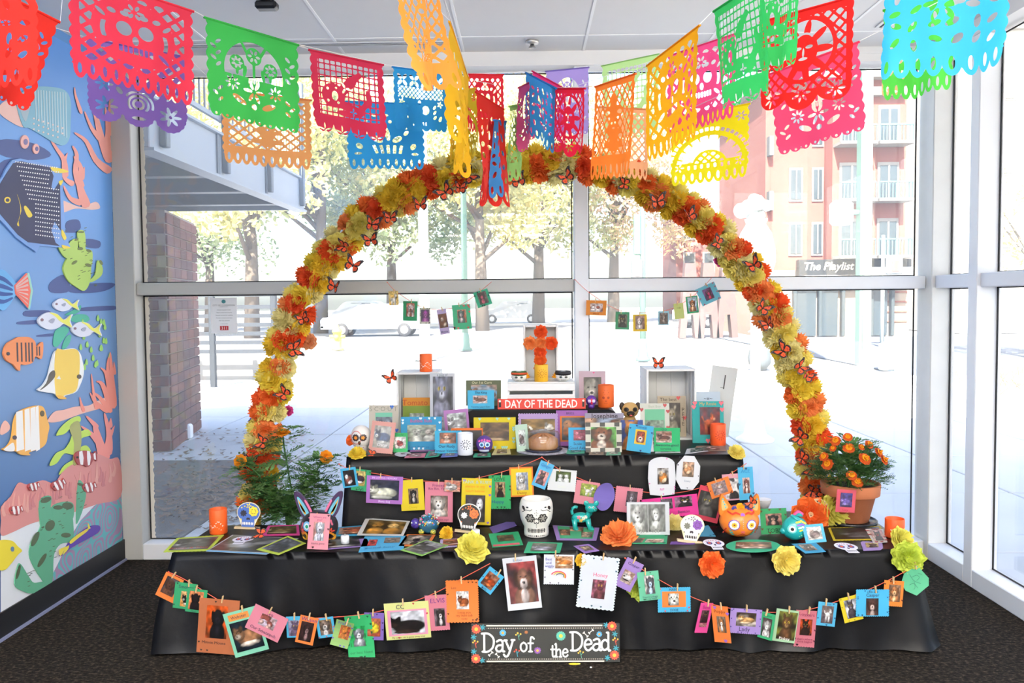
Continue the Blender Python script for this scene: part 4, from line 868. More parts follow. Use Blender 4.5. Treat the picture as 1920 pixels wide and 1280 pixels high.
# ================================================================== potted marigolds
def sprig(V, Fc, p, d, L, rnd, w=.012):
    """feathery marigold leaf: pairs of narrow leaflets along a rib"""
    d = d.normalized(); sd = d.cross(Vector((0, 0, 1)))
    sd = sd.normalized() if sd.length > .1 else Vector((1, 0, 0)); up = sd.cross(d)
    for k in range(7):
        u = .2+.8*k/6; c = p+d*L*u-Vector((0, 0, 1))*L*.25*u*u
        for s in (-1, 1):
            e = (sd*s*.8+d*.7+up*rnd.uniform(-.2, .3)).normalized()*L*.34*(1.1-.5*u); wv = e.cross(up).normalized()*w*.5; b = len(V)
            V += [tuple(c), tuple(c+e*.5+wv), tuple(c+e), tuple(c+e*.5-wv)]; Fc.append((b, b+1, b+2, b+3))
    b = len(V); wv = sd*.0015; V += [tuple(p-wv), tuple(p+wv), tuple(p+d*L-Vector((0, 0, L*.25))+wv), tuple(p+d*L-Vector((0, 0, L*.25))-wv)]; Fc.append((b, b+1, b+2, b+3))
m_lf = [mat(c, .6, 'leafy', tr=.35) for c in ('#5f8a48', '#74995a', '#4b763f')]
mg_geo = pom_geo(rp, 5, 20, .9)
MGO = mesh('petals', *mg_geo, mat('#f29a1f', .75, 'tissue', tr=.25, var=.15, scale=30), True); MGR = mesh('petals', *pom_geo(rp, 3, 18, .6), mat('#c8481c', .75, 'tissue', tr=.2, col2='#e06a20', scale=40), True); MGC = mesh('centre', *pom_geo(rp, 3, 14, 1.2), mat('#f7a81c', .75), True)
# right: terracotta pot on the table end
pb = PZ(1612, 989, T1Z); pot = thing('potted_marigold', 'bushy orange marigold in a terracotta pot on the right table end', 'potted plant', (pb.x, pb.y+.12, T1Z))
k = (pb.y+.12)/F; H_ = 72*k
MB().lathe([(.0, 0), (48*k, 0), (49*k, 4*k), (47*k, 5*k), (46*k, 2.5*k), (0, 2*k)], 28).build('saucer', mat('#1d1e22', .35), pot, True)
MB().lathe([(32*k, 2.6*k), (33*k, 3*k), (45*k, 52*k), (50*k, 52*k), (52*k, 53*k), (53.5*k, 72*k), (53*k, 74*k), (48*k, 74*k), (46*k, 66*k), (0, 64*k)], 32).build('pot', mat('#b5673f', .8, col2='#c47a52', scale=6, bump=.2), pot, True)
MB().lathe([(46*k, 66*k), (30*k, 68*k), (0, 69*k)], 24).build('soil', mat('#2e241d', .95, bump=.6), pot, True)
rq = random.Random(21)
for q in range(3):
    V = []; Fc = []
    for i in range(190):
        a = rq.uniform(0, 6.28); r = rq.random()**.5; hgt = (68+82*math.sqrt(max(0, 1-r*r*.85))*rq.uniform(.15, 1))*k; p = Vector((math.cos(a)*r*52*k, math.sin(a)*r*50*k, hgt))
        sprig(V, Fc, p, Vector((math.cos(a)*(.4+r), math.sin(a)*(.4+r), rq.uniform(.1, 1))), rq.uniform(22, 36)*k, rq, .008)
    tag(mo('foliage', V, Fc, m_lf[q], pot), kind='stuff')
def bloom(parent, loc, r, base, two=True, d=Vector((0, -.6, .8))):
    o = link('bloom', MGR if two else MGO, parent); o.location = loc; o.scale = (r, r, r*.9); o.rotation_mode = 'QUATERNION'; o.rotation_quaternion = d.to_track_quat('Z', 'Y')
    if two: c = link('centre', MGC, o); c.scale = (.55, .55, .6); c.location = (0, 0, .25)
    st = MB().tube([base, (Vector(base)+Vector(loc))/2+Vector((.004, 0, 0)), loc], .003, 6).build('stem', m_lf[2], parent)
for (x, y, r) in ((1567,826,9),(1590,819,8),(1592,840,10),(1562,840,6),(1616,838,6),(1630,833,8),(1648,848,9),(1622,860,11),(1658,862,9),(1552,870,10),(1545,856,8),(1597,891,9),(1608,904,10)):
    p = PY(x, y, pot.location.y-.1-(.06 if y > 855 else 0)); l = p-Vector(pot.location); bloom(pot, l, r*k*1.05, (l.x*.5, l.y*.3, 70*k), True, Vector(((x-1605)/60, -.8, .7)))
# left: tall marigold behind the table
lp = Vector((PY(540, 900, 4.24).x, 4.24, 0)); pl = thing('potted_marigold', 'tall lanky marigold with three orange blooms beside the left arch leg', 'potted plant', lp); k = 4.24/F
MB().lathe([(.0, 0), (.085, 0), (.105, .2), (.112, .2), (.112, .225), (.1, .225), (.098, .2), (0, .19)], 24).build('pot', mat('#26262a', .5), pl, True)
stems = [[(0,0,.2),(0,0,.5),PY(548,930,4.24)-lp,PY(533,840,4.22)-lp,PY(531,812,4.2)-lp],[(0,0,.2),(-.02,0,.45),PY(520,950,4.24)-lp,PY(485,890,4.2)-lp,PY(455,868,4.18)-lp],[(0,0,.2),(.02,0,.45),PY(560,940,4.24)-lp,PY(595,880,4.2)-lp,PY(606,860,4.18)-lp],[(0,0,.2),(.01,0,.45),PY(555,950,4.24)-lp,PY(580,900,4.22)-lp,PY(592,905,4.2)-lp],[(0,0,.2),(-.01,0,.45),PY(530,950,4.24)-lp,PY(505,920,4.22)-lp,PY(490,900,4.2)-lp]]
for s_ in stems: MB().tube(smooth_path(s_, 4), .004, 6).build('stem', m_lf[2], pl, True)
for q in range(3):
    V = []; Fc = []
    for i in range(170):
        st = smooth_path(rq.choice(stems), 5); p = st[rq.randrange(7, len(st))]; p = p+Vector((rq.gauss(0, .03), rq.gauss(0, .03), rq.gauss(-.02, .03))); a = rq.uniform(0, 6.28)
        sprig(V, Fc, p, Vector((math.cos(a), math.sin(a)*.7, rq.uniform(-.3, .7))), rq.uniform(.06, .12), rq, .013)
    tag(mo('foliage', V, Fc, m_lf[q], pl), kind='stuff')
for (x, y, r, d, w_) in ((531,811,.034,Vector((0, -.25, 1)),0),(450,865,.034,Vector((-.2, -1, .2)),1),(611,857,.033,Vector((.5, -.8, .3)),2)):
    o = link('bloom', MGO, pl); o.location = PY(x, y, 4.18)-lp; o.scale = (r, r, r*.9); o.rotation_mode = 'QUATERNION'; o.rotation_quaternion = d.to_track_quat('Z', 'Y')
# ================================================================== photos and cards
def vnoise(ny, nx, cells, seed):
    r = np.random.RandomState(seed); g = r.rand(cells+2, cells+2); y = np.linspace(0, cells, ny); x = np.linspace(0, cells, nx)
    yi = y.astype(int); xi = x.astype(int); fy = (y-yi)[:, None]; fx = (x-xi)[None]; fy = fy*fy*(3-2*fy); fx = fx*fx*(3-2*fx)
    a = g[np.ix_(yi, xi)]; b = g[np.ix_(yi, xi+1)]; c = g[np.ix_(yi+1, xi)]; d = g[np.ix_(yi+1, xi+1)]
    return (a*(1-fx)+b*fx)*(1-fy)+(c*(1-fx)+d*fx)*fy
def paint(kind, bg, fur, seed, nx, ny):
    u, v = np.meshgrid(np.linspace(0, 1, nx+1), np.linspace(0, 1, ny+1)); S = u.shape; rs = np.random.RandomState(seed+99)
    L = lambda c: np.array(lin(c)); n1 = vnoise(*S, 4, seed); n2 = vnoise(*S, 9, seed+1)
    zz = rs.uniform(.72, 1.08); u = (u-.5)*zz+.5+rs.uniform(-.08, .08); v = (v-.5)*zz+.5+rs.uniform(-.06, .04); bgs = bg.split(','); b0 = L(bgs[0]); b1 = L(bgs[-1]); im = b0+(b1-b0)*np.clip(n1*1.4-.2+(v-.5)*.6, 0, 1)[..., None]; im = im*(.55+.9*n2[..., None])
    furs = fur.split(','); f0 = L(furs[0]); f1 = L(furs[-1]); tex = (.5+1.0*vnoise(*S, 7, seed+5)*(.6+.8*vnoise(*S, 13, seed+6)))[..., None]
    def el(cx, cy, a, b, col, rot=0, soft=.12, t=True):
        nonlocal im
        c, s = math.cos(rot), math.sin(rot); X = (u-cx)*c+(v-cy)*s; Y = -(u-cx)*s+(v-cy)*c; d = np.sqrt((X/a)**2+(Y/b)**2); k = np.clip((1-d)/soft+.5, 0, 1)[..., None]
        sh = (1.08-.5*np.clip(d, 0, 1)**2+.28*np.clip(Y/b, -1, 1)-.12*np.clip(X/a, -1, 1))[..., None]; im = im*(1-k)+(col*tex*sh if t else col*np.ones(3))*k
    bk = np.array([.012, .01, .01]); f2 = f0*.45
    if kind == 'dog':
        el(.5, .12, .36, .36, f0); el(.3, .58, .11, .24, f2, .3); el(.7, .58, .11, .24, f2, -.3); el(.5, .62, .22, .25, f0); el(.5, .5, .13, .13, f1); el(.5, .53, .05, .035, bk, t=False); el(.42, .67, .03, .028, bk, t=False); el(.58, .67, .03, .028, bk, t=False); el(.5, .2, .14, .18, f1)
    elif kind == 'cat':
        el(.5, .1, .36, .4, f0); el(.34, .82, .07, .16, f0, .35); el(.66, .82, .07, .16, f0, -.35); el(.5, .62, .25, .23, f0); el(.5, .52, .1, .08, f1); el(.4, .65, .045, .04, L('#c9b84a'), t=False); el(.6, .65, .045, .04, L('#c9b84a'), t=False); el(.4, .65, .015, .035, bk, t=False); el(.6, .65, .015, .035, bk, t=False); el(.5, .56, .025, .018, bk, t=False)
    elif kind == 'lie':
        el(.55, .4, .38, .22, f0, .08); el(.24, .52, .17, .17, f0); el(.16, .66, .06, .1, f2, .5); el(.32, .66, .06, .1, f2, -.4); el(.2, .47, .09, .07, f1); el(.17, .48, .03, .024, bk, t=False); el(.22, .56, .02, .02, bk, t=False); el(.5, .22, .3, .07, f1)
    elif kind == 'stand':
        el(.5, .42, .22, .14, f0); el(.7, .62, .11, .13, f0); el(.64, .72, .04, .1, f2); el(.78, .57, .06, .05, f1); 
        for x in (.35, .42, .6, .66): el(x, .2, .035, .2, f0)
        el(.26, .55, .03, .16, f0, .5)
    elif kind == 'duo':
        for cx in (.3, .7): el(cx, .15, .2, .3, f0); el(cx-.1, .6, .05, .14, f2, .3); el(cx+.1, .6, .05, .14, f2, -.3); el(cx, .58, .13, .18, f0 if cx < .5 else f1); el(cx, .5, .03, .03, bk, t=False); el(cx-.05, .62, .02, .02, bk, t=False); el(cx+.05, .62, .02, .02, bk, t=False)
    elif kind == 'small':
        el(.5, .42, .3, .24, f0, .3); el(.36, .62, .14, .13, f1); el(.33, .64, .025, .025, bk, t=False); el(.6, .3, .2, .1, f1, .4)
    elif kind == 'face':
        el(.5, .48, .46, .5, f0); el(.5, .3, .22, .2, f1); el(.5, .36, .1, .06, bk, t=False); el(.3, .6, .06, .05, bk, t=False); el(.7, .6, .06, .05, bk, t=False)
    elif kind == 'abstract':
        for k in range(7): el(rs.rand(), rs.rand(), .08+.2*rs.rand(), .08+.15*rs.rand(), f0 if k % 2 else f1, rs.rand()*3)
    vg = (1.05-.5*((u-.5)**2+(v-.5)**2))[..., None]; gr_ = (.86+.28*vnoise(*S, 15, seed+8))[..., None]; im = np.clip(im*vg*gr_*.8, 0, 1); return im*im*(.35/.5)+im*.5
def photo(parent, fmap, r, kind, bg, fur, seed, off=.0016, name='photo', nx=20, ny=22):
    s0, t0, s1, t1 = r; im = paint(kind, bg, fur, seed, nx, ny); V = []; Fc = []
    for j in range(ny+1):
        for i in range(nx+1): V.append(fmap(s0+(s1-s0)*i/nx, t0+(t1-t0)*j/ny, off))
    for j in range(ny):
        for i in range(nx): a = j*(nx+1)+i; Fc.append((a, a+1, a+nx+2, a+nx+1))
    me = mesh(name, V, Fc, print_mat()); ca = me.color_attributes.new('Col', 'FLOAT_COLOR', 'POINT')
    A = np.ones((len(V), 4), np.float32); A[:, :3] = im.reshape(-1, 3); ca.data.foreach_set('color', A.ravel()); return link(name, me, parent)
def outline(edge, asp):
    """card outline in the unit square; asp = width/height"""
    P = []
    if edge == 'rect':
        for a, b in (((0, 0), (1, 0)), ((1, 0), (1, 1)), ((1, 1), (0, 1)), ((0, 1), (0, 0))):
            for k in range(8): P.append((a[0]+(b[0]-a[0])*k/8, a[1]+(b[1]-a[1])*k/8))
    elif edge in ('scal', 'zig', 'scalb'):
        n1 = max(6, int(14*min(1.4, asp))); n2 = max(6, int(14/max(.7, asp))); q = .025
        for si, (a, b, nr, n) in enumerate((((0, 0), (1, 0), (0, -1), n1), ((1, 0), (1, 1), (1, 0), n2), ((1, 1), (0, 1), (0, 1), n1), ((0, 1), (0, 0), (-1, 0), n2))):
            for k in range(n):
                for m_ in range(3 if edge != 'zig' else 2):
                    f = (k+m_/(3 if edge != 'zig' else 2))/n; d = q*(abs(math.sin(math.pi*m_/3)) if edge != 'zig' else m_)
                    if edge == 'scalb' and si in (1, 2, 3): d = 0
                    P.append((a[0]+(b[0]-a[0])*f+nr[0]*(d-q*.5)/max(asp, .6), a[1]+(b[1]-a[1])*f+nr[1]*(d-q*.5)*min(asp, 1.6)))
    elif edge == 'oval': P = [(.5+.5*math.cos(2*math.pi*k/40), .5+.5*math.sin(2*math.pi*k/40)) for k in range(40)]
    elif edge == 'octa': P = [(.25, 0), (.75, 0), (1, .25), (1, .72), (.72, 1), (.3, 1), (0, .72), (0, .28)]
    elif edge == 'arch': P = [(.06, .04), (.5, 0), (.94, .04), (1, .45), (.97, .8)]+[(.5+.48*math.cos(math.pi*k/10), .8+.2*math.sin(math.pi*k/10)) for k in range(1, 10)]+[(.03, .8), (0, .45)]
    elif edge == 'blob': P = smooth_loop([(.35, .05), (.75, .12), (1, .45), (.95, .75), (.7, .98), (.35, .95), (.08, .72), (.0, .35)], 4)
    elif edge == 'tag': P = [(.0, .0), (.85, -.03), (1, .2), (1, 1), (.1, 1.05), (0, .9)]
    elif edge == 'drawn': P = [(.45, 0), (.95, .25), (1, .5), (.65, 1), (.15, .8), (0, .5), (.1, .22)]
    return P
PIN = None
CARD_N = 0
def card(name, label, cat, group, root, fmap, asp, wid, paper, edge='rect', photos=(), texts=(), marks=None, inner=None, thick=.0009, pm=None):
    """one card / framed picture; fmap(s,t,off) -> world point"""
    global CARD_N; CARD_N += 1
    t = thing(name, label, cat, root, group=group); R0 = Vector(root); g = lambda s, t_, o: fmap(s, t_, o)-R0
    V, T = slab(outline(edge, asp), g, thick); mo('paper' if cat != 'picture frame' else 'frame', V, T, pm or mat(dk(paper), .75, var=.04), t)
    if inner:
        s0, t0, s1, t1, c = inner; V, T = slab([(s0, t0), ((s0+s1)/2, t0), (s1, t0), (s1, (t0+t1)/2), (s1, t1), ((s0+s1)/2, t1), (s0, t1), (s0, (t0+t1)/2)], lambda a, b, o: g(a, b, .0008+o), .0006); mo('mat_board', V, T, mat(dk(c), .75), t)
    for k, p in enumerate(photos): photo(t, g, p[:4], p[4], p[5], p[6], CARD_N*13+k, nx=16 if wid < .06 else 28, ny=16 if wid < .06 else 30)
    for (s, cs, ct, h, c) in texts:
        Vt, Ft, sz = text_geo(s); kk = h/.72
        mo('lettering', [g(cs+v[0]*kk/asp, ct+v[1]*kk, .0021) for v in Vt], Ft, mat(c, .7), t)
    if marks:
        c, n, r = marks; mb = MB(); rr = random.Random(CARD_N)
        for k in range(n):
            e = k % 4; f = rr.uniform(.06, .94); s, tt = ((f, .05), (.95, f), (f, .95), (.05, f))[e]
            b = [g(s+r*x/asp, tt+r*y, .002) for x, y in ((0, -1), (1, .3), (.5, 1), (0, .5), (-.5, 1), (-1, .3))]; mb.add(b, [(0, 1, 2, 3, 4, 5)])
        mb.build('border_marks', mat(c, .7), t)
    return t
def hang(label, cx, cy, w, h, rot, Y, paper, edge='rect', ph=(), tx=(), group='photo cards pegged to the string', marks=None, inner=None, curl=.0, o=0, pin=True, name='photo_card', cat='photo card', short=None, ang=0.):
    Y = Y-o*.004; c = PY(cx, cy, Y); k = (c-O).dot(RM @ Vector((0, 0, -1)))/F; W_, H_ = w*k, h*k; r = math.radians(rot)
    ca = math.radians(ang); ex = Vector((math.cos(r)*math.cos(ca), math.sin(ca), -math.sin(r))); ez = Vector((math.sin(r), 0, math.cos(r))); nn = ez.cross(ex); nn = -nn if nn.y > 0 else nn
    def fm(s, t, off): return c+ex*(s-.5)*W_+ez*(t-.5)*H_+nn*(off+curl*((.5-t)**2*4-.3)*H_)
    root = fm(.5, 0, 0); t = card(name, label, cat, group, root, fm, W_/H_, W_, paper, edge, ph, tx, marks, inner)
    if pin:
        q = fm(.5+.12*math.sin(cx), 1.0, .001); clothespin(q, r, short or label, .030 if Y < 3.9 else .024)
    return t
PINM = [mesh('half', *(lambda b: (b.V, b.F))(MB().box(-.0022, .0022, y0, y1, -.012, .014, ch=.0006)), mat('#c9a878', .7)) for y0, y1 in ((-.0046, -.0012), (.0012, .0046))]; PINS = mesh('spring', *(lambda b: (b.V, b.F))(MB().tube([(-.0035, 0, 0), (.0035, 0, 0)], .0016, 6)), mat('#9a9a98', .4, metal=.7))
def clothespin(q, r, what, L):
    s = L/.026; t = thing('clothespin', ' '.join(('clothespin on the '+what).split()[:16]), 'clothespin', q, (0, r+random.uniform(-.15, .15), 0), 'tiny wooden clothespins'); t.scale = (s, s, s)
    for m_ in PINM: link('jaw', m_, t)
    link('spring', PINS, t)
def string(label, pts, Y, r=.0016):
    P = smooth_path([PY(x, y, Y) for x, y in pts], 8); t = thing('garland_string', label, 'string', P[0], group='red and white strings'); MB().tube([p-P[0] for p in P], r, 5).build('cord', mat('#e0604a', .7), t)
    MB().ball((0, 0, 0), r*2.4, 6, 5).build('knot', mat('#e0604a', .7), t)
def lie(label, q, z, paper, edge='rect', ph=(), tx=(), group='photo cards lying on the black cloth', marks=None, inner=None, lift=0., name='photo_card', cat='photo card', curl=0.):
    """q: pixel corners near-left, near-right, far-right, far-left on the table plane"""
    P = [PZ(x, y, z) for x, y in q]; nn = Vector((0, 0, 1))
    def fm(s, t, off): return P[0]*(1-s)*(1-t)+P[1]*s*(1-t)+P[2]*s*t+P[3]*(1-s)*t+nn*(.0022+off+lift*t+curl*(2*s-1)**2)
    W_ = (P[1]-P[0]).length; H_ = (P[3]-P[0]).length
    return card(name, label, cat, group, (P[0]+P[1]+P[2]+P[3])/4, fm, W_/H_, W_, paper, edge, ph, tx, marks, inner)
def stand(label, x0, x1, yt, Y, zb, paper, edge='rect', ph=(), tx=(), group='pictures standing on the upper table', marks=None, inner=None, lean=.1, rot=0, thick=.006, name='picture_frame', cat='picture frame', pm=None, easel=True):
    a = PY(x0, (yt+840)/2, Y).x; b = PY(x1, (yt+840)/2, Y).x; zt = PY((x0+x1)/2, yt, Y).z; H_ = zt-zb; W_ = b-a; r = math.radians(rot); c = Vector(((a+b)/2, Y, zb+.001))
    ex = Vector((math.cos(r), 0, -math.sin(r))); ez = Vector((math.sin(r), lean, math.cos(r))).normalized(); nn = Vector((0, -1, lean)).normalized(); dz = abs(math.sin(r))*W_/2
    def fm(s, t, off): return c+Vector((0, 0, dz))+ex*(s-.5)*W_+ez*t*H_+nn*off
    t = card(name, label, cat, group, c, fm, W_/H_, W_, paper, edge, ph, tx, marks, inner, thick, pm)
    if easel:
        p0 = fm(.42, .7, -thick)-c; p1 = fm(.58, .7, -thick)-c; f0 = Vector((p0.x, p0.y+H_*.28, 0)); f1 = Vector((p1.x, p1.y+H_*.28, 0)); V, T = slab([(0, 0), (1, 0), (1, 1), (0, 1)], lambda s, t_, o: (f0*(1-s)+f1*s)*(1-t_)+(p0*(1-s)+p1*s)*t_+Vector((0, o, 0)), .002); mo('easel_leg', V, T, mat('#3a342e', .8), t)
    return t
OR, GR, BL, PK, YE, PU, LV, MI, RD, HP, WH, BRN, LIM, TE = '#f2843a', '#2f9663', '#4bb3dc', '#e58a9c', '#efd42c', '#a283c4', '#c9b6dc', '#8ad6b4', '#d8465a', '#ee4f9c', '#eef0f4', '#b5683f', '#cfe255', '#3aa5a6'
INK = '#2a2440'
def P4(s0, t0, s1, t1, kind, bg, fur): return (s0, t0, s1, t1, kind, bg, fur)
FY = T1Y-.066
# ---- garland on the front of the low table
hang('orange card with dark brown dog photo, leftmost on the lower string', 318, 1101, 37, 49, 27, FY, OR, ph=[P4(.16,.2,.84,.9,'dog','#3a3036,#6a5c60','#6b4a3a')])
hang('green card topped with a handwritten name, second on the lower string', 347, 1117, 42, 50, 8, FY, GR, ph=[P4(.32,.1,.86,.68,'lie','#c9924a,#e0c090','#2a2220,#e8e4de')], tx=[('Smokey', .52, .83, .13, INK)], marks=('#1d2c22', 5, .035), o=1)
hang('green card with a black pug photo on the lower string', 368, 1126, 38, 45, 8, FY, GR, ph=[P4(.14,.12,.84,.9,'dog','#d98a5a,#e0a070','#1c1418,#2a2024')], tx=[('Thor', .42, .055, .08, INK)], o=2)
hang('brown kraft card with black dog among orange pumpkins', 409, 1174, 76, 104, 5, FY, BRN, ph=[P4(.2,.28,.72,.88,'dog','#7a3a1c,#e0702a','#16161a,#22222a')], tx=[('Minnie Mouse', .42, .2, .055, '#3a2420')], marks=('#2a1a14', 6, .02), o=3)
hang('mint card with orange name strip and a dog on dark sofa', 461, 1184, 66, 86, -15, FY, MI, ph=[P4(.1,.1,.92,.76,'lie','#15202c,#28343e','#a07a5a,#e8dccf')], inner=(.12,.8,.72,.94,'#f09a4a'), tx=[('Webster', .42, .87, .07, INK)], o=4)
hang('tilted pink card with a handwritten line under its photo', 500, 1168, 68, 50, 26, FY, PK, ph=[P4(.28,.34,.74,.8,'abstract','#cfc4d0,#b8a0a0','#9a5a50,#d8b8b0')], tx=[('Ivo', .5, .88, .14, INK), ('Our Schatzipuh', .5, .15, .12, INK)], o=5)
hang('small blue card half hidden by the pink and orange cards', 553, 1175, 32, 40, -2, FY, BL, ph=[P4(.12,.08,.95,.82,'cat','#8a7a9a,#b8b8c8','#6a5a70')])
hang('orange card named Wilson with a dark photo', 575, 1181, 34, 53, 13, FY, OR, ph=[P4(.14,.1,.84,.8,'dog','#2a1a1a,#4a3030','#3a2626,#9a8080')], tx=[('Wilson', .52, .9, .14, '#4a3070')], o=2)
hang('blue card with red hearts beside the orange card named Wilson', 611, 1176, 33, 38, -8, FY, BL, ph=[P4(.16,.14,.86,.9,'dog','#7a5a3a,#a08a5a','#8a7a70,#e8e4e0')], marks=('#c04a4a', 6, .04), o=1)
hang('curled olive green card with purple hearts and an orange cat photo', 642, 1187, 34, 50, 16, FY, '#8fb56a', ph=[P4(.32,.3,.88,.82,'cat','#a04a40,#c87a50','#c98a4a')], tx=[('Francis', .5, .9, .13, '#5a4a9a')], marks=('#5a4a9a', 6, .04), curl=.1, o=3)
hang('large green card with a grey terrier cut out', 675, 1193, 50, 84, -5, FY, '#2fa864', ph=[P4(.12,.28,.72,.74,'dog','#2fa864,#2fa864','#9a9aa0,#e8e8ea')], tx=[('our best friend', .5, .15, .06, '#1d5a3a')], marks=('#123a26', 14, .025), curl=.06, o=2)
hang('purple card with a brick wall photo on the lower string', 701, 1174, 37, 52, 2, FY, '#7d62ae', ph=[P4(.18,.14,.84,.8,'small','#a85a40,#c08060','#d8c040')], marks=('#2a1a4a', 8, .035), o=1)
hang('pale yellow card framing a black cat lying on white', 764, 1163, 84, 70, -4, FY, '#e3e592', inner=(.06,.1,.94,.8,'#ef9fb8'), ph=[P4(.13,.15,.88,.76,'lie','#cfd0d4,#e6e6ea','#1a1414,#3a2a22')], tx=[('CC', .36, .89, .12, INK), ('My sweet cat is gone away now', .5, .05, .05, '#5a2a2a')], marks=('#b03040', 3, .03), o=2)
hang('rose card with hand printed capitals beside the big orange card', 820, 1148, 44, 68, -4, FY, '#d97e8e', 'scalb', ph=[P4(.36,.12,.82,.62,'dog','#5a4a50,#8a7a80','#3a3030,#e0d8d8')], tx=[('ELVIS', .55, .84, .13, '#5a2a6a')], o=1)
hang('large orange scalloped card with a small brown dog photo', 867, 1126, 60, 80, -1, FY, OR, 'scal', ph=[P4(.31,.3,.7,.73,'lie','#e0dcda,#f0eeec','#9a5a30,#c08050')], tx=[('Leo', .24, .82, .06, '#7a3a1a'), ('I miss you', .55, .22, .055, '#7a3a1a'), ('my little cub', .55, .15, .055, '#7a3a1a'), ('xoxo', .55, .08, .05, '#7a3a1a')], marks=('#3a1c0c', 10, .022), curl=.05, o=2)
hang('blue card turned on its corner at the end of the lower left string', 919, 1088, 34, 43, 38, FY, BL, ph=[P4(.14,.16,.86,.84,'lie','#5a3a30,#a87a60','#a04a20,#c87a40')], tx=[('Bella', .5, .075, .1, INK)], marks=('#1a2a4a', 6, .035), o=1)
hang('white photo of a dog wearing a purple bow', 979, 1092, 64, 100, -6, FY, WH, ph=[P4(.1,.12,.93,.9,'dog','#3a3438,#a85a5a','#8a6a5a,#e8dcd8'), P4(.36,.6,.86,.74,'abstract','#a080c0,#b090cc','#9070b8,#a888cc')], tx=[('Ember', .45, .945, .05, '#6a7aa0')], curl=.04, o=2)
t18 = hang('white card with a rainbow drawing and an orange cat photo', 1048, 1067, 58, 57, 1, FY, WH, 'scalb', ph=[P4(.38,.54,.94,.94,'lie','#a87a50,#d0b090','#c88a4a,#f0dcc0')], tx=[('Best', .17, .84, .09, '#4a4a9a'), ('and', .17, .72, .09, '#4a4a9a'), ('wiggly', .19, .6, .09, '#4a4a9a')], marks=('#2a2a3a', 8, .025), o=1)
for i, c in enumerate(('#d84a5a', '#e8c040', '#3a3a3a')):
    p = PY(1047+i*1.5, 1080, FY-.006-i*.0002); a = .026-i*.006
    MB().tube([p-Vector(t18.location)+Vector((a*math.cos(q)*1.2, 0, a*math.sin(q)*.8)) for q in [k*math.pi/8 for k in range(-1, 8)]], .0022-.0003*i, 5).build('rainbow_stripe', mat(c, .7), t18)
hang('white card with wavy blue border and a pink lettered name', 1121, 1092, 70, 100, 7, FY, '#eaf2f6', 'scal', ph=[P4(.36,.2,.72,.56,'cat','#4a3a40,#c07a90','#7a4a50')], tx=[('Honey', .55, .64, .075, '#d0507a')], marks=('#3a5a6a', 8, .02), inner=(.04,.03,.96,.97,'#e6eaf0'), o=2)
hang('purple scalloped card leaning over with a black and white dog', 1179, 1077, 34, 58, 27, FY, PU, 'scal', ph=[P4(.18,.2,.82,.62,'lie','#d8c8c0,#a08070','#e8e4e0,#3a3030')], tx=[('Cooper', .5, .84, .09, INK)], o=1)
hang('sea green card with a long legged dog photo', 1217, 1098, 40, 55, -6, FY, '#6cc09a', ph=[P4(.3,.22,.76,.86,'dog','#a09a90,#e8e4e0','#6a6a70,#c0d0e0')], tx=[("There's a doggy", .5, .12, .06, INK), ('in my heart', .55, .05, .06, INK)], marks=('#2a5a44', 5, .03), o=3)
hang('blue and orange card with a round white dog photo', 1264, 1124, 61, 47, -1, FY, BL, 'scal', inner=(.13,.2,.86,.84,OR), ph=[P4(.32,.28,.64,.76,'face','#3a3a4a,#5a5a6a','#d8d8d0,#f0f0ea')], tx=[('MAMA', .5, .92, .1, INK), ('DIXIE', .5, .09, .1, INK)], marks=('#c04040', 5, .04), o=2)
hang('hot pink wavy card with a dark cat photo', 1320, 1158, 31, 58, 12, FY, HP, 'scal', ph=[P4(.2,.34,.8,.76,'cat','#4a2a30,#7a5a60','#2a1c20,#5a4a50'), P4(.22,.2,.8,.33,'abstract','#b08080,#c89a9a','#a07070,#b88888')], tx=[('Bella', .5, .86, .12, '#8a1a5a')], o=1, ang=30)
hang('orange card with a white and tan dog beside the hot pink card', 1352, 1170, 32, 70, -6, FY, OR, ph=[P4(.28,.28,.8,.72,'dog','#6a5a50,#a09080','#c09060,#f0ece8')], tx=[('Poppy', .5, .84, .09, '#8a3a10')], marks=('#8a5ab0', 3, .05), o=2, ang=-30)
hang('lavender card named Lady with a sleeping golden dog', 1398, 1164, 60, 48, 4, FY, '#a88ccc', 'scalb', ph=[P4(.2,.3,.82,.84,'lie','#d8d0c8,#4a3a30','#d8b07a,#f0dcc0')], tx=[('Lady', .48, .16, .17, INK)], marks=('#3a2a6a', 12, .03), o=1)
hang('green card with a fluffy white dog wearing a pink bow', 1437, 1173, 27, 50, 8, FY, '#2f9e68', ph=[P4(.22,.1,.84,.8,'dog','#3a2a2a,#6a5a58','#d8d4d0,#f4f0ec')], tx=[('Duke', .5, .9, .1, '#1a4a30')], o=2, ang=-25)
hang('pale green card with a brown tabby photo near the rose card', 1473, 1173, 42, 62, 8, FY, '#a9cfa4', ph=[P4(.14,.08,.96,.94,'cat','#2a2018,#8a8a40','#6a4a30,#a88a60')], tx=[('Pinkey', .52, .1, .09, '#f0f0ea')], o=3)
hang('dusty rose card with torn edge and orange pumpkin photo', 1510, 1178, 40, 70, 4, FY, '#c9707c', 'scalb', ph=[P4(.24,.32,.8,.76,'cat','#3a2018,#d0602a','#2a1c18,#6a5040')], tx=[('Fritzkers', .5, .88, .09, '#6a1a3a'), ("that's where", .5, .22, .06, '#6a1a3a'), ('shine begins', .5, .14, .06, '#6a1a3a')], marks=('#4a1a2a', 6, .03), o=2)
hang('sky blue card with a thin white dog standing in grass', 1550, 1151, 35, 45, 6, FY, '#55b5dc', ph=[P4(.22,.12,.84,.86,'stand','#6a5a60,#8a7a70','#e8e4e0,#f4f2ee')], tx=[('Ghost', .5, .93, .08, INK)], marks=('#1a4a6a', 4, .04), o=1)
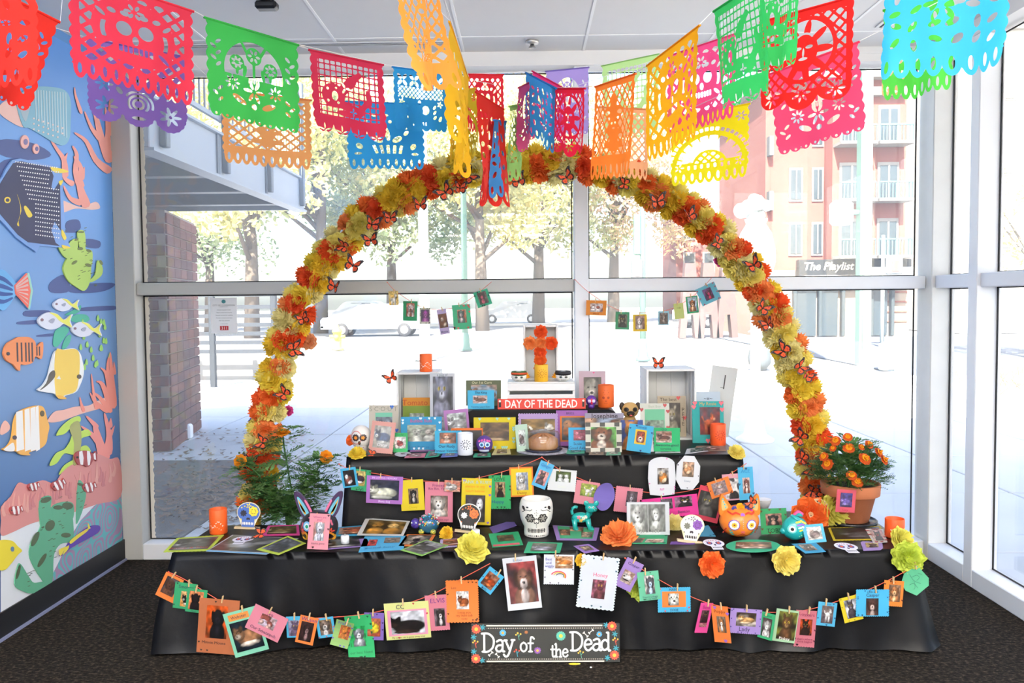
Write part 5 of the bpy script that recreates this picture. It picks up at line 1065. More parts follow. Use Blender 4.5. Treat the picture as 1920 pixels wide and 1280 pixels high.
hang('yellow card with a grey cat by a window', 1596, 1141, 36, 48, -14, FY, YE, ph=[P4(.2,.14,.86,.88,'cat','#e8e8ee,#8a8a90','#5a5058,#8a8088')], marks=('#8a7a1a', 6, .03), o=1)
hang('wide blue card named Casper with a brown dog photo', 1636, 1130, 61, 51, 0, FY, '#4cb8e4', 'scal', ph=[P4(.3,.04,.68,.68,'dog','#2a1c1c,#5a4a48','#6a4a40,#c8b8b0')], tx=[('Casper', .5, .78, .12, INK), ('rock star', .5, .92, .08, INK)], marks=('#1a4a7a', 10, .03), o=3)
hang('orange scalloped card with a tan dog near the right end', 1675, 1112, 38, 49, 4, FY, '#ef8a34', 'scalb', ph=[P4(.26,.18,.84,.84,'dog','#6a4a3a,#a88a70','#c08a5a,#e8c8a0')], tx=[('LILY', .45, .92, .09, '#8a3a10')], marks=('#4a1c0c', 4, .04), o=2)
t = hang('green paper with a pencil drawing, rightmost on the lower string', 1716, 1088, 52, 56, -10, FY, '#62bf90', 'drawn', curl=.05, o=1)
mbd = MB()
for pl in ([(.3,.7),(.45,.5),(.7,.4)], [(.45,.5),(.5,.3),(.45,.2)], [(.4,.62),(.55,.68),(.65,.6),(.55,.5)], [(.3,.35),(.45,.4),(.6,.25)], [(.6,.75),(.75,.7)]):
    q = [PY(1690+a*52, 1116-b*56, FY-.0068) for a, b in pl]; mbd.tube([p-Vector(t.location) for p in smooth_path(q, 4)], .0006, 4)
mbd.build('pencil_lines', mat('#3a6a5a', .8), t)
string('coral string of photos across the left front of the low table', [(316,1072),(350,1088),(440,1140),(520,1157),(600,1158),(700,1148),(800,1118),(870,1082),(919,1056)], FY+.003)
string('coral string of photos across the right front of the low table', [(1172,1046),(1230,1083),(1300,1120),(1360,1138),(1430,1147),(1500,1145),(1560,1130),(1640,1100),(1714,1062)], FY+.003)
# ---- garland on the taller table
TY = T2Y-.06
def hang2(*a, **k): k.setdefault('group', 'photo cards on the upper table garland'); return hang(*a, **k)
hang2('blue bordered card with a dark photo, first on the upper string', 655, 895, 29, 37, -8, TY, BL, ph=[P4(.14,.08,.86,.88,'small','#1a1418,#2a2024','#8a5a50,#e8e4e4')], o=2)
hang2('green card labelled GUS behind the small blue bordered card', 677, 900, 34, 41, 7, TY, GR, ph=[P4(.1,.24,.72,.92,'lie','#b09a5a,#d8c88a','#4a3040,#e8e0dc')], tx=[('GUS', .5, .1, .13, '#12301f')], marks=('#12301f', 6, .04), o=1)
hang2('purple card with a white hound painted on dark blue', 721, 918, 68, 52, 3, TY, '#b274c4', ph=[P4(.1,.14,.9,.86,'lie','#2a3048,#4a4a58','#d8d8c8,#f4f4ea')], tx=[('IN LOVING MEMORY', .5, .93, .07, '#e8c8f0'), ('Xena dog', .5, .07, .08, '#e8d8f4')], o=2)
hang2('plain yellow card with a black dog photo', 773, 928, 44, 58, -3, TY, YE, ph=[P4(.34,.22,.76,.72,'dog','#6a5040,#a08a70','#2a2424,#e0d8d0')], tx=[('Chewy', .5, .1, .07, '#b09a10')], o=1)
hang2('tall pink card with a shaggy white dog', 823, 941, 52, 76, 1, TY, PK, ph=[P4(.2,.14,.82,.66,'dog','#b09a90,#6a5a50','#d8d0c8,#f0ece8')], tx=[('Princess', .5, .92, .07, '#6a2a5a'), ('Rin Rin, You', .45, .83, .065, '#6a2a5a'), ('our fur sweet angel', .5, .06, .045, '#6a2a5a')], o=2)
hang2('small frameless cat photo overlapping the tall pink card', 848, 911, 30, 21, 3, TY, '#d8c8c0', ph=[P4(.0,.0,1,1,'small','#c8b0a0,#e0907a','#d8d4d0,#a09a98')], o=4)
hang2('tall yellow card with a grey photo of two dogs', 893, 940, 56, 88, 2, TY, YE, ph=[P4(.14,.06,.8,.64,'duo','#3a3236,#5a5258','#5a5458,#f0f0f4')], tx=[('TANK & RUBY', .5, .92, .07, '#a8c0b0'), ('always in my', .45, .82, .06, '#e08a2a'), ('heart babies', .45, .73, .06, '#e08a2a')], marks=('#7a5ab0', 6, .03), o=3)
hang2('green card reading LOVE with a dark pet photo', 937, 922, 43, 64, 0, TY, '#2f9e5c', 'scalb', ph=[P4(.3,.34,.74,.8,'cat','#8a7050,#c0a888','#2a1c14,#4a3424')], tx=[('LOVE', .5, .88, .1, '#0f3a20'), ('Happy', .42, .2, .1, '#1a2a6a')], marks=('#0f3a20', 10, .03), o=2)
hang2('yellow card with orange edge and a white terrier', 978, 903, 44, 56, -2, TY, OR, inner=(.06,.05,.94,.95,'#f3cf2c'), ph=[P4(.27,.22,.78,.82,'dog','#a0a8b8,#d8dce4','#d8d0c8,#f4f0ec')], tx=[('Danny', .5, .12, .09, '#8a3a10')], o=1)
hang2('tilted blue card with a cat photo near the top centre', 1018, 890, 27, 50, 22, TY, '#62bde6', ph=[P4(.16,.12,.86,.66,'cat','#d09a9a,#e8b8b0','#6a5a60')], tx=[('Ginger', .5, .84, .11, '#2a5aa0')], o=3)
hang2('white scalloped card with a garden photo of white animals', 1054, 900, 52, 40, 5, TY, '#f4f4f2', 'scal', ph=[P4(.26,.42,.8,.92,'duo','#3a4a2a,#6a7a4a','#e8e8e4,#f4f4f0')], tx=[('Oreo', .5, .2, .12, '#d8dcc8')], o=1)
hang2('pink scalloped card with a spotted dog in grass', 1100, 924, 44, 44, 9, TY, '#e9939e', 'scal', ph=[P4(.22,.36,.9,.9,'stand','#8a9a4a,#b0b868','#e8e4dc,#6a4a3a')], o=1)
hang2('blank violet paper folded over two pink cards', 1133, 931, 38, 56, 8, TY, '#7a6ab8', 'blob', curl=.12, o=4, pin=False)
hang2('pink scalloped card with a grey dog behind the standing framed dogs', 1178, 937, 50, 48, 7, TY, '#e48a98', 'scal', ph=[P4(.42,.26,.82,.86,'dog','#4a4048,#6a5a60','#8a8288,#c8c4c8')], o=2)
hang2('arched white card with a small orange pet on dark ground', 1241, 893, 52, 74, -1, TY, '#f2f2f4', 'arch', ph=[P4(.34,.3,.74,.72,'small','#4a3a30,#c8c4c0','#d89a50,#f0dcc0')], tx=[('RIP', .5, .17, .06, '#d060a0')], marks=('#d860a8', 6, .02), o=3, pin=False)
hang2('white eight sided card with a tan puppy photo', 1290, 886, 44, 64, 4, TY, '#f2f2f4', 'octa', ph=[P4(.26,.38,.74,.82,'small','#7a6a5a,#d8b8a0','#c89a70,#e8ccb0')], tx=[('Daisy', .5, .25, .06, '#7a8a9a')], marks=('#2a2a3a', 8, .02), o=4, pin=False)
hang2('hot pink card pair named Benson with dark pet photos', 1255, 950, 108, 40, -6, TY, '#f0409c', 'scalb', ph=[P4(.03,.36,.25,.84,'dog','#5a4a50,#8a7a80','#3a3236'), P4(.36,.42,.56,.9,'lie','#4a4048,#8a8088','#2a2428,#e0dcd8'), P4(.6,.44,.9,.92,'cat','#8a6a80,#b08aa0','#2a2428,#f0e8e8')], tx=[('Ben', .42, .18, .14, INK), ('Benson', .74, .22, .14, INK)], o=2)
hang2('red card with a striped grey cat photo', 1329, 945, 48, 64, 14, TY, RD, ph=[P4(.06,.14,.9,.86,'cat','#2a2826,#4a4844','#6a6864,#9a9894')], tx=[('SOX', .5, .93, .06, '#6a1020')], o=1)
hang2('small orange card tilted over the red card', 1350, 914, 42, 32, -18, TY, OR, ph=[P4(.16,.14,.8,.86,'cat','#8a7a80,#b0a0a0','#b09a98,#f0ece8')], marks=('#4a1c0c', 6, .04), o=4)
hang2('pink and white card with a dark photo behind the small orange card', 1372, 913, 34, 50, -4, TY, '#e8a8b4', ph=[P4(.14,.06,.92,.84,'abstract','#e4e0de,#d8d4d0','#3a3436,#5a5456')], o=2)
hang2('tall blue card labelled ACE, rightmost on the upper string', 1399, 906, 28, 62, -4, TY, '#56b8e0', ph=[P4(.26,.2,.74,.68,'dog','#c8b0a8,#e0ccc4','#8a5a50,#e8dcd4')], tx=[('ACE', .5, .88, .11, '#2a7aa8')], marks=('#2a4a6a', 4, .04), o=3)
string('coral string of photos along the left half of the taller table', [(636,870),(660,880),(720,890),(780,900),(850,903),(920,890),(980,872),(1016,857)], TY+.004)
string('coral string of photos along the right half of the taller table', [(1016,857),(1050,880),(1110,905),(1180,918),(1250,925),(1310,915),(1360,893),(1400,868)], TY+.004)
# ---- cards on the window
WY = YW-.03
def hang3(*a, **k): k.setdefault('group', 'photo cards hanging in the window'); return hang(*a, **k)
hang3('frameless yellow photo of a white bird, leftmost in the window', 738, 559, 18, 27, -3, WY, '#e8d8a0', ph=[P4(0,0,1,1,'stand','#e8c86a,#f0dc9a','#f4f0e4,#8a7a50')])
hang3('green card with a brown and white pet, second in the window', 769, 583, 27, 37, 2, WY, GR, ph=[P4(.24,.22,.8,.9,'dog','#a05a3a,#d0907a','#e8dcd8,#a06a50')], o=1)
hang3('striped border card with a purple photo in the window', 797, 592, 20, 30, 0, WY, '#e4e2cc', ph=[P4(.12,.14,.9,.9,'dog','#4a3a50,#6a5a70','#b060a8,#d090c0')], marks=('#4a4a4a', 14, .04))
hang3('narrow lilac tag with a brown photo in the window', 831, 603, 18, 47, -9, WY, LV, ph=[P4(.08,.26,.94,.82,'small','#5a3a20,#8a5a38','#8a5a38,#d8c8b8')], tx=[('Rosie', .5, .1, .09, INK)])
hang3('green card with red hearts in its corners in the window', 866, 594, 34, 46, -4, WY, '#56c08e', ph=[P4(.26,.26,.76,.8,'dog','#c07a5a,#d8b0a0','#7a8a80,#e8dcd8')], marks=('#c8605a', 8, .05))
hang3('green card with black paw prints tilted in the window', 905, 559, 28, 30, -18, WY, '#45b58c', ph=[P4(.22,.14,.82,.9,'dog','#8a7a70,#5a4a48','#5a4a44,#d87a8a')], marks=('#16302a', 5, .06))
hang3('wide orange card hanging beside the centre mullion', 1118, 577, 38, 28, 2, WY, '#f0933a', 'scal', ph=[P4(.2,.22,.82,.8,'duo','#8a4a3a,#e8dcd8','#f0e8e4,#b0604a')], tx=[('MICA', .5, .1, .12, '#6a2a10')])
hang3('green card with a dark climbing cat in the right window', 1167, 601, 26, 33, 2, WY, '#4f9e72', ph=[P4(.2,.12,.84,.86,'cat','#b0a890,#6a6458','#3a3632,#8a8478')])
hang3('yellow card with a pinkish dog photo in the right window', 1200, 605, 27, 32, -1, WY, '#f2c83a', 'scalb', ph=[P4(.18,.12,.82,.92,'dog','#8a6a60,#c0a098','#d8c8c0,#f0e8e4')])
hang3('small pale blue card with a brown photo in the right window', 1244, 596, 20, 26, 0, WY, '#a4d3e2', ph=[P4(.14,.06,.9,.86,'dog','#6a5a50,#9a8a80','#8a7a70,#c8bcb4')])
hang3('pale lime card with a small drawing in the right window', 1273, 583, 18, 29, -6, WY, '#d6e08a', tx=[('~o', .5, .7, .16, '#4a4a2a')])
hang3('green card with a tan pet in front of the white vehicle', 1298, 571, 22, 32, -6, WY, '#3fae7a', ph=[P4(.12,.1,.9,.94,'dog','#a8c8d8,#d0e0e8','#b07a50,#e8c8a8')])
hang3('tilted blue wavy card with red hearts, rightmost in the window', 1328, 551, 38, 34, -24, WY, '#7ccfe4', 'scal', ph=[P4(.28,.18,.72,.82,'dog','#6a4a80,#9a70a0','#8a5a70,#e05a8a')], marks=('#b04a5a', 8, .05), o=2)
string('pink string of photos across the left window', [(726,529),(745,548),(790,575),(832,580),(866,570),(895,550),(922,528)], WY+.004, .0013)
string('pink string of photos across the right window', [(1078,524),(1110,552),(1167,583),(1244,583),(1298,556),(1335,520)], WY+.004, .0013)
# ================================================================== cards lying on the low table
BW = '#2c2c2e,#8a8a8c'
lie('lime bordered grey photo hanging over the far left table corner', [(306,1036),(392,1033),(420,1003),(332,1009)], T1Z, LIM, 'scal', ph=[P4(.08,.1,.93,.88,'lie','#3a383a,#8a888a','#7a7a7c,#c8c8ca')], tx=[('Bailey & Max', .5, .2, .1, '#b04a4a')])
t = lie('large black and white photo sheet with a paper skull mask on it', [(386,1034),(500,1040),(560,1010),(436,1003)], T1Z, '#dfe2e6', ph=[P4(.03,.08,.97,.97,'abstract','#3a383a,#7a7a7c','#5a5a5c,#b0b0b2')], inner=(0,0,1,.05,'#6cb4e6'))
lie('lime edged grey photo lying askew on the black and white sheet', [(480,1031),(522,1041),(574,1019),(540,1005)], T1Z+.002, LIM, ph=[P4(.1,.1,.9,.92,'abstract','#4a4c52,#8a8c94','#6a6e76,#9aa0a8')])
lie('hot pink framed brown photo behind the black dog head', [(491,1005),(562,1004),(560,984),(503,986)], T1Z, HP, ph=[P4(.1,.14,.92,.86,'lie','#5a4a30,#8a7a58','#8a7850,#c8b890')])
lie('purple edged photo under the white tea candle', [(609,1031),(694,1024),(688,1010),(612,1013)], T1Z, PU, ph=[P4(.04,.1,.8,.95,'lie','#3a2a28,#6a6068','#1c1a1e,#d8d0cc')])
lie('bright blue sheet with a glued bear and balloon', [(672,1036),(756,1031),(764,1005),(684,1006)], T1Z, '#5cbbe8', ph=[P4(.14,.35,.34,.75,'small','#d84a4a,#e07a6a','#c03a4a,#8a5a40'), P4(.5,.5,.86,.86,'small','#9a8a7a,#b0a090','#8a7a6a,#c0b0a0')], tx=[('good boy', .45, .2, .1, '#2a6a9a')])
lie('blue edged photo behind the tilted white bordered photo', [(629,1006),(690,1004),(694,984),(632,989)], T1Z, BL, ph=[P4(.08,.15,.92,.85,'lie','#a05a40,#c88a70','#c87a50,#e8c0a0')])
lie('white bordered photo of tan dogs propped up at the back', [(669,1004),(756,1005),(769,985),(686,979)], T1Z+.003, '#ece8e2', ph=[P4(.1,.08,.94,.9,'duo','#2a2018,#a88a50','#d8a850,#e8cc90')], lift=.02)
lie('orange bordered photo of a fluffy dog', [(747,1024),(802,1026),(817,1003),(763,1002)], T1Z, OR, ph=[P4(.1,.12,.9,.92,'dog','#3a3030,#7a6a60','#d8ccc0,#2a2420')])
lie('green edged diamond wise photo of a grey dog on gravel', [(750,1032),(791,1043),(841,1023),(800,1012)], T1Z+.002, '#9cd06a', ph=[P4(.08,.08,.94,.94,'lie','#8a8a8a,#b0b0b0','#5a5a5c,#9a9a98')])
lie('lilac scalloped photo behind the big yellow flower', [(824,1028),(895,1022),(890,1008),(826,1012)], T1Z, LV, 'scal', ph=[P4(.08,.15,.92,.9,'lie','#a0604a,#c88a70','#8a4a30,#e0d0c8')])
lie('blank purple paper beside the white skull planter', [(925,1001),(969,986),(962,975),(917,989)], T1Z, '#6a5a9c')
lie('green card with red stripe in front of the blank purple paper', [(923,1027),(981,1022),(972,997),(916,1001)], T1Z, '#2fa870', ph=[P4(.24,.35,.78,.78,'small','#6a5a48,#8a7a60','#5a4a38,#a08a68')], inner=(.04,.05,.9,.17,'#e0626c'))
lie('green framed photo of a grey animal in front of the skull planter', [(982,1037),(1050,1037),(1055,1018),(990,1016)], T1Z, '#3fb482', ph=[P4(.16,.14,.86,.86,'lie','#6a6a5a,#9a9a8a','#b8b4c0,#e0dce4')])
lie('curved lilac card with three dog photos under the teal dog', [(1044,1013),(1118,1014),(1124,990),(1036,985)], T1Z, PU, 'rect', ph=[P4(.12,.3,.36,.72,'dog','#5a3a28,#8a6a50','#c8a080'), P4(.36,.62,.66,.94,'duo','#6a4a38,#a07a60','#e0c0a0'), P4(.62,.2,.88,.6,'dog','#6a4a38,#a07a60','#d8c0a8')], inner=(.1,.12,.9,.95,'#4cae7c'))
lie('small purple diamond card with a puppy photo', [(1075,1024),(1096,1038),(1124,1033),(1104,1020)], T1Z, '#a884cc', ph=[P4(.22,.2,.8,.8,'dog','#6a5048,#a08878','#d0b8a0')])
lie('long green card under the framed dogs', [(1170,1020),(1250,1020),(1252,1003),(1192,1003)], T1Z, '#3fae7c', ph=[P4(.14,.1,.4,.6,'dog','#8a6a58,#b08a78','#6a3a30'), P4(.46,.12,.92,.5,'lie','#d8c8b8,#e8dcd0','#c09a80')], marks=('#12402a', 5, .06))
lie('blank violet paper under the purple rose skull pick', [(1256,1021),(1302,1021),(1306,1014),(1258,1016)], T1Z, '#7a54a4')
lie('blue paper behind the purple rose skull pick', [(1304,1006),(1342,1006),(1328,985),(1300,990)], T1Z, '#5cb8de', marks=('#1a4a6a', 6, .04))
lie('green oval card with a fawn greyhound photo', [(1360,1036),(1464,1036),(1462,1012),(1362,1012)], T1Z, '#3fb88c', 'oval', ph=[P4(.18,.25,.84,.78,'lie','#6a5a50,#b09a88','#c8a890,#f0e4d8')])
lie('blue card with a tabby photo lying near the front right', [(1510,1038),(1549,1035),(1530,1018),(1484,1020)], T1Z, '#4cb0dc', ph=[P4(.16,.2,.72,.86,'cat','#a08a78,#d0c0b0','#8a7a68,#e8dcd0')])
lie('yellow bordered dark photo in front of the terracotta pot', [(1563,1014),(1662,1012),(1650,987),(1553,990)], T1Z, '#e8cc30', 'scal', ph=[P4(.04,.06,.97,.94,'lie','#242424,#484848','#5a5a5a,#8a8a8a')])
lie('white playing card like picture with red and dark drawing', [(1638,1019),(1664,1017),(1656,992),(1622,992)], T1Z+.002, '#f0ece4', ph=[P4(.14,.14,.88,.88,'cat','#e8d8d0,#e0b0a8','#2a1a1c,#b03a40')], marks=('#a03038', 8, .04))
lie('lilac tag with a small dog photo at the right table edge', [(1619,1033),(1656,1031),(1654,1017),(1613,1016)], T1Z, '#b498d4', 'tag', ph=[P4(.2,.3,.8,.85,'dog','#d0b878,#e0d0a0','#5a4030')])
# cards lying along the front of the upper table
T2C = T2Z
lie('white skull mask card at the front left of the upper table', [(737,856),(766,857),(774,848),(744,846)], T2C, '#f0eef4', 'blob', ph=[P4(.3,.3,.75,.7,'small','#e8e0f0,#f0eaf6','#c04a6a,#4a3a7a')], group='cards along the front edge of the upper table')
for lab, q, c, f in (('pink card at the front left edge of the upper table', [(758,859),(796,858),(799,850),(764,851)], PK, '#c88a90'), ('mint card beside the pink one on the upper table edge', [(796,859),(822,856),(828,847),(804,846)], '#4cb490', '#8a6a58'), ('periwinkle card beside the white candle cup', [(826,858),(858,856),(858,846),(834,846)], '#7a86d0', '#c8b8b0'), ('lilac strip photo below the blue cartoon frame', [(768,847),(814,846),(814,840),(772,840)], '#c080c0', '#d8c8d0'),
    ('green card in front of the purple owl skull', [(887,858),(920,857),(920,849),(890,850)], '#3fa884', '#5a3a28'), ('cream card between the owl skull and the cake', [(922,853),(958,852),(956,842),(928,842)], '#ece0a4', '#7a4a38'), ('mint card at the right of the cake plate', [(1062,851),(1096,850),(1096,842),(1064,842)], '#6cc8a0', '#3a8a6a'), ('white torn card at the front under the green card', [(1228,850),(1276,849),(1274,843),(1230,844)], '#eceaf0', '#8a8a90'), ('white torn photo under the right crate', [(1284,852),(1328,846),(1322,838),(1288,842)], '#e8e8ea', '#3a4a40'), ('brown photo in front of the orange candle cup at the right', [(1300,846),(1362,846),(1360,836),(1306,836)], '#9a7a68', '#5a4a40'), ('scrap photo under the checkered frame', [(1104,853),(1132,853),(1132,847),(1106,847)], '#b09a88', '#6a4a3a'), ('mint scrap under the right of the checkered frame', [(1136,854),(1164,853),(1164,846),(1138,847)], '#8cc8a8', '#c0c8b8')):
    lie(lab, q, T2C, c, ph=[P4(.22,.15,.8,.85,'small',f+',#a09a94',f+',#e0d8d0')], group='cards along the front edge of the upper table')
# ================================================================== small standing cards on the low table
def cardstand(label, x0, x1, yt, yb, paper, **k):
    p = PZ((x0+x1)/2, yb, T1Z); a = dict(group='cards standing on the low table', name='photo_card', cat='photo card', thick=.001, lean=.12, easel=True); a.update(k)
    return stand(label, x0, x1, yt, p.y, T1Z, paper, **a)
cardstand('green card named TOBY standing beside the orange cat head', 1428, 1478, 955, 1002, '#2f8f58', ph=[P4(.2,.34,.8,.8,'dog','#8a5a50,#b89080','#2a2624,#c8a898')], tx=[('TOBY', .5, .14, .17, '#0f2a1a')], marks=('#4a3a1c', 8, .05), rot=-2)
cardstand('blue card with a snowy pet photo leaning on the teal fish', 1512, 1551, 985, 1019, '#62c0e4', ph=[P4(.16,.16,.86,.86,'small','#d8d4cc,#f0ece8','#8a7a78,#b8a8a0')], rot=-5, lean=.5, easel=False)
cardstand('pink card with a long nosed pet leaning on the black dog head', 573, 612, 966, 1031, '#eb98a4', ph=[P4(.24,.24,.76,.76,'dog','#9a6a60,#c89a90','#e4e4ea,#b8b8c4')], tx=[('Where are', .5, .9, .06, '#9a3a6a'), ('you?', .5, .82, .06, '#9a3a6a'), ('mama gone', .5, .15, .06, '#6a4a5a')], marks=('#3a1c24', 4, .035), rot=3, lean=.22, easel=False)
cardstand('black and white picture of two dogs captioned PJU & NICO', 1176, 1256, 943, 1003, '#e6e8ea', ph=[P4(.08,.1,.49,.94,'dog','#8a8c88,#b0b2ae','#e0e0dc,#f4f4f0'), P4(.5,.1,.9,.94,'dog','#6a6c68,#9a9c98','#c8c8c4,#f0f0ec')], inner=(.26,.02,.78,.2,'#f2f2f2'), tx=[('PJU & NICO', .52, .11, .09, '#3a3a3c')], thick=.012, name='picture_frame', cat='picture frame')
# red card taped to the terracotta pot
pY = pot.location.y-.155
hang('coral card with a purple pet photo taped to the terracotta pot', 1586, 939, 36, 43, 4, pY, '#dd5a6a', ph=[P4(.2,.24,.82,.86,'lie','#3a3458,#6a60a0','#8a78b8,#b8a8d8')], tx=[('Lucy', .5, .1, .09, '#8a1a2a')], pin=False, group='cards standing on the low table')
# ================================================================== pictures on the upper table
B_, M_, F_ = 4.66, 4.4, 4.2
stand('cream picture frame lettered SCOUT with blue paw prints', 691, 746, 760, 4.34, T2Z, '#ded4c2', inner=(.22,.12,.8,.82,MI), ph=[P4(.24,.12,.8,.72,'lie','#5a6070,#a8b0b8','#3a3e48,#8a8e98')], tx=[('S·C·O·U·T', .5, .91, .11, '#8a8a7a')], marks=('#3a6ac0', 6, .05))
stand('orange and green picture frame lettered Tomato inside the left crate', 755, 806, 746, 4.62, T2Z, '#8ea84a', ph=[P4(.24,.18,.78,.62,'stand','#a8b0a8,#d8dcd8','#c8ccc8,#e8ece8')], tx=[('Tomato', .45, .88, .14, '#b0502a')], inner=(.0,.8,1,1,'#e89a3c'))
stand('white bordered grey picture of a seated cat leaning on the left crate', 806, 853, 700, 4.52, T2Z, '#e8e8ec', ph=[P4(.12,.36,.92,.95,'cat','#3a3a3e,#8a8a90','#9a9aa8,#e8e8f0')], tx=[('a pug of', .5, .97, .035, '#5a6a6a'), ('we love you!', .45, .3, .04, '#5a6a7a')], lean=.05)
stand('bright blue polka dot frame with two pale pets', 751, 828, 782, 4.26, T2Z, '#3f9cc8', ph=[P4(.16,.26,.86,.76,'duo','#8a8a80,#c0c8b8','#d8d8d0,#b8b0a8')], tx=[('Bubble Butt', .5, .88, .1, '#c04a7a'), ('Love from us', .45, .1, .08, '#2a5a8a')], marks=('#e8f0f4', 16, .04))
stand('lilac frame with a pale photo beside the blue polka dot frame', 837, 883, 770, 4.36, T2Z, '#c488c4', ph=[P4(.12,.4,.9,.9,'lie','#5a5a5a,#d8dcd8','#c8c8c8,#f0f0f0')], rot=-5)
stand('blue card with handwriting leaning in front of the white cup', 815, 865, 808, 4.16, T2Z, '#48b4da', 'zig', ph=[P4(.18,.44,.8,.92,'dog','#6a3a30,#a88a80','#c08a70,#e8d0c0')], tx=[('Our Rudy', .45, .3, .13, INK), ('Forever Valentine', .45, .12, .11, INK)], thick=.001)
stand('green card with a red photo beside the skull head on the upper table', 737, 764, 812, 4.2, T2Z, '#3fae68', ph=[P4(.08,.2,.88,.8,'small','#e0d8d4,#f0ecea','#8a3a40,#c06a6a')], tx=[('Lucky', .5, .9, .1, '#103a20')], thick=.001)
stand('orange edged dark photo behind the white cup and owl skull', 846, 905, 803, 4.24, T2Z, '#ef7a34', ph=[P4(.03,.03,.97,.9,'lie','#1a1818,#3a3432','#2a2624,#8a8078')], thick=.001)
stand('yellow frame with a mouse like photo in brown tones', 888, 967, 783, 4.28, T2Z, '#ead22c', ph=[P4(.16,.26,.84,.84,'lie','#4a3828,#8a7050','#6a5440,#c8b498')], marks=('#9ac8c0', 14, .05))
stand('camouflage green picture frame at the left of the riser', 874, 940, 713, 4.6, RZ, '#6d7358', ph=[P4(.14,.2,.88,.82,'lie','#8ab0c8,#c0a898','#b08a70,#d8c0b0')], tx=[('Our 1st Corn', .45, .91, .1, '#e0d8b0')])
stand('sky blue card lettered The King leaning on the riser', 877, 927, 732, 4.46, RZ, '#55bfe6', ph=[P4(.2,.3,.74,.72,'lie','#e0d8d8,#c8b0a8','#8a5a48,#b08a78')], tx=[('The King', .5, .86, .13, INK), ('Favorite Lizard Ever', .5, .12, .09, INK)], thick=.001)
stand('lilac lace edged photo of a white hen behind the cake', 972, 1046, 776, 4.33, T2Z, '#c6a8d8', 'scal', ph=[P4(.07,.18,.93,.84,'stand','#5a4a28,#a88a58','#f4f0e8,#e8e0d0')], thick=.002)
stand('small mint card with a sketch beside the cake dome', 969, 992, 797, 4.2, T2Z, '#c9e4cc', ph=[P4(.2,.2,.8,.8,'small','#c0c8c0,#e0e4e0','#5a4a4a,#9a8a8a')], thick=.001, rot=-4)
stand('purple and orange bordered frame right of the cake', 1043, 1102, 770, 4.36, T2Z, '#b472c0', inner=(.12,.12,1,.84,'#f0883c'), ph=[P4(.18,.16,.98,.8,'small','#4a5058,#6a7078','#b07850,#d8a880')], tx=[('BRISS', .45, .92, .07, INK)], thick=.002)
stand('small blue card with pink creature photo right of the cake', 1066, 1100, 802, 4.22, T2Z, '#4cb4e2', ph=[P4(.28,.44,.96,.9,'small','#8a4a58,#b07080','#c07080,#e0a0b0')], tx=[('Susie', .5, .3, .13, INK), ('Good Axie', .5, .12, .12, INK)], thick=.001)
stand('landscape photo lettered Josephine behind the checkered frame', 1097, 1170, 775, 4.27, T2Z, '#a8a0b0', ph=[P4(0,.3,1,.86,'abstract','#7a5a50,#a8b0c0','#8a5a48,#c8a890')], tx=[('Josephine', .5, .9, .14, '#1c1820')], thick=.002)
t = stand('black and white checkered frame with a hound in a green field', 1098, 1166, 793, 4.17, T2Z, '#e9e4d2', ph=[P4(.15,.15,.85,.85,'dog','#123a24,#8ac870','#8a5a40,#e8dcd0')], tx=[('Toby', .5, .8, .08, '#3a5a2a')])
r0 = Vector(t.location); a = PY(1098, 815, 4.17).x; b = PY(1166, 815, 4.17).x; zt = PY(1130, 793, 4.17).z; W_ = b-a; H_ = zt-T2Z; ez = Vector((0, .1, 1)).normalized(); nn = Vector((0, -1, .1)).normalized()
for k in range(20):
    e = k//5; f = (k % 5)*.2; s, tt = ((f, 0), (.86, f), (f, .86), (0, f))[e]
    if k % 2 == 0:
        g = lambda u, v, o: Vector(((u-.5)*W_, 0, .001))+ez*v*H_+nn*(o+.0014); V, T = slab([(s, tt), (s+.14, tt), (s+.14, tt+.14), (s, tt+.14)], g, .0012); mo('check', V, T, mat('#4a4844', .7), t)
stand('pale pink framed opossum portrait beside the tall orange cup', 1086, 1136, 696, 4.6, RZ, '#dcc0ca', ph=[P4(.18,.1,.84,.82,'face','#4a4640,#7a7468','#c0bcb0,#e8e4dc')], marks=('#e05a8a', 3, .03))
stand('photo of a squirrel on blue behind the tilted blue card', 1164, 1206, 788, 4.24, T2Z, '#3a5a9a', ph=[P4(.0,.0,1,1,'cat','#2a4a90,#3a60a8','#c08a50,#f0dcc0')], thick=.002)
stand('tilted blue card with a bat like dog in a yellow patch', 1174, 1220, 800, 4.13, T2Z, '#48aed4', inner=(.28,.28,.74,.82,'#f0c238'), ph=[P4(.34,.34,.68,.76,'face','#e09a50,#f0b868','#a04a38,#e8d8d0')], tx=[('Tamsie', .5, .92, .1, '#1a3a7a')], marks=('#1a2a5a', 4, .04), rot=8, thick=.001)
stand('torn white card edge behind the tilted blue card', 1207, 1226, 808, 4.16, T2Z, '#eef0f6', 'zig', tx=[('LOVE', .5, .4, .1, '#5a5a8a')], thick=.001, rot=-4)
stand('green card with a brown tortoise photo on the upper table', 1226, 1275, 803, 4.17, T2Z, '#2fae6c', ph=[P4(.08,.38,.68,.86,'lie','#d8c8c0,#8a5a48','#6a3a30,#b08a78')], tx=[('Our', .4, .93, .1, INK), ('Awesome good', .5, .26, .11, INK), ('tortoise', .45, .12, .1, INK)], thick=.001, rot=1)
stand('white frame with painted red flowers and green leaves', 1201, 1256, 757, 4.36, T2Z, '#e8e6d8', inner=(.16,.1,.84,.86,'#7fcaa0'), ph=[P4(.18,.1,.82,.6,'lie','#8a9a8a,#b0c0b0','#a8a8a8,#d8d8d8')], tx=[('Best Boy', .5, .92, .06, '#a0a890')], marks=('#a84a4a', 6, .05))
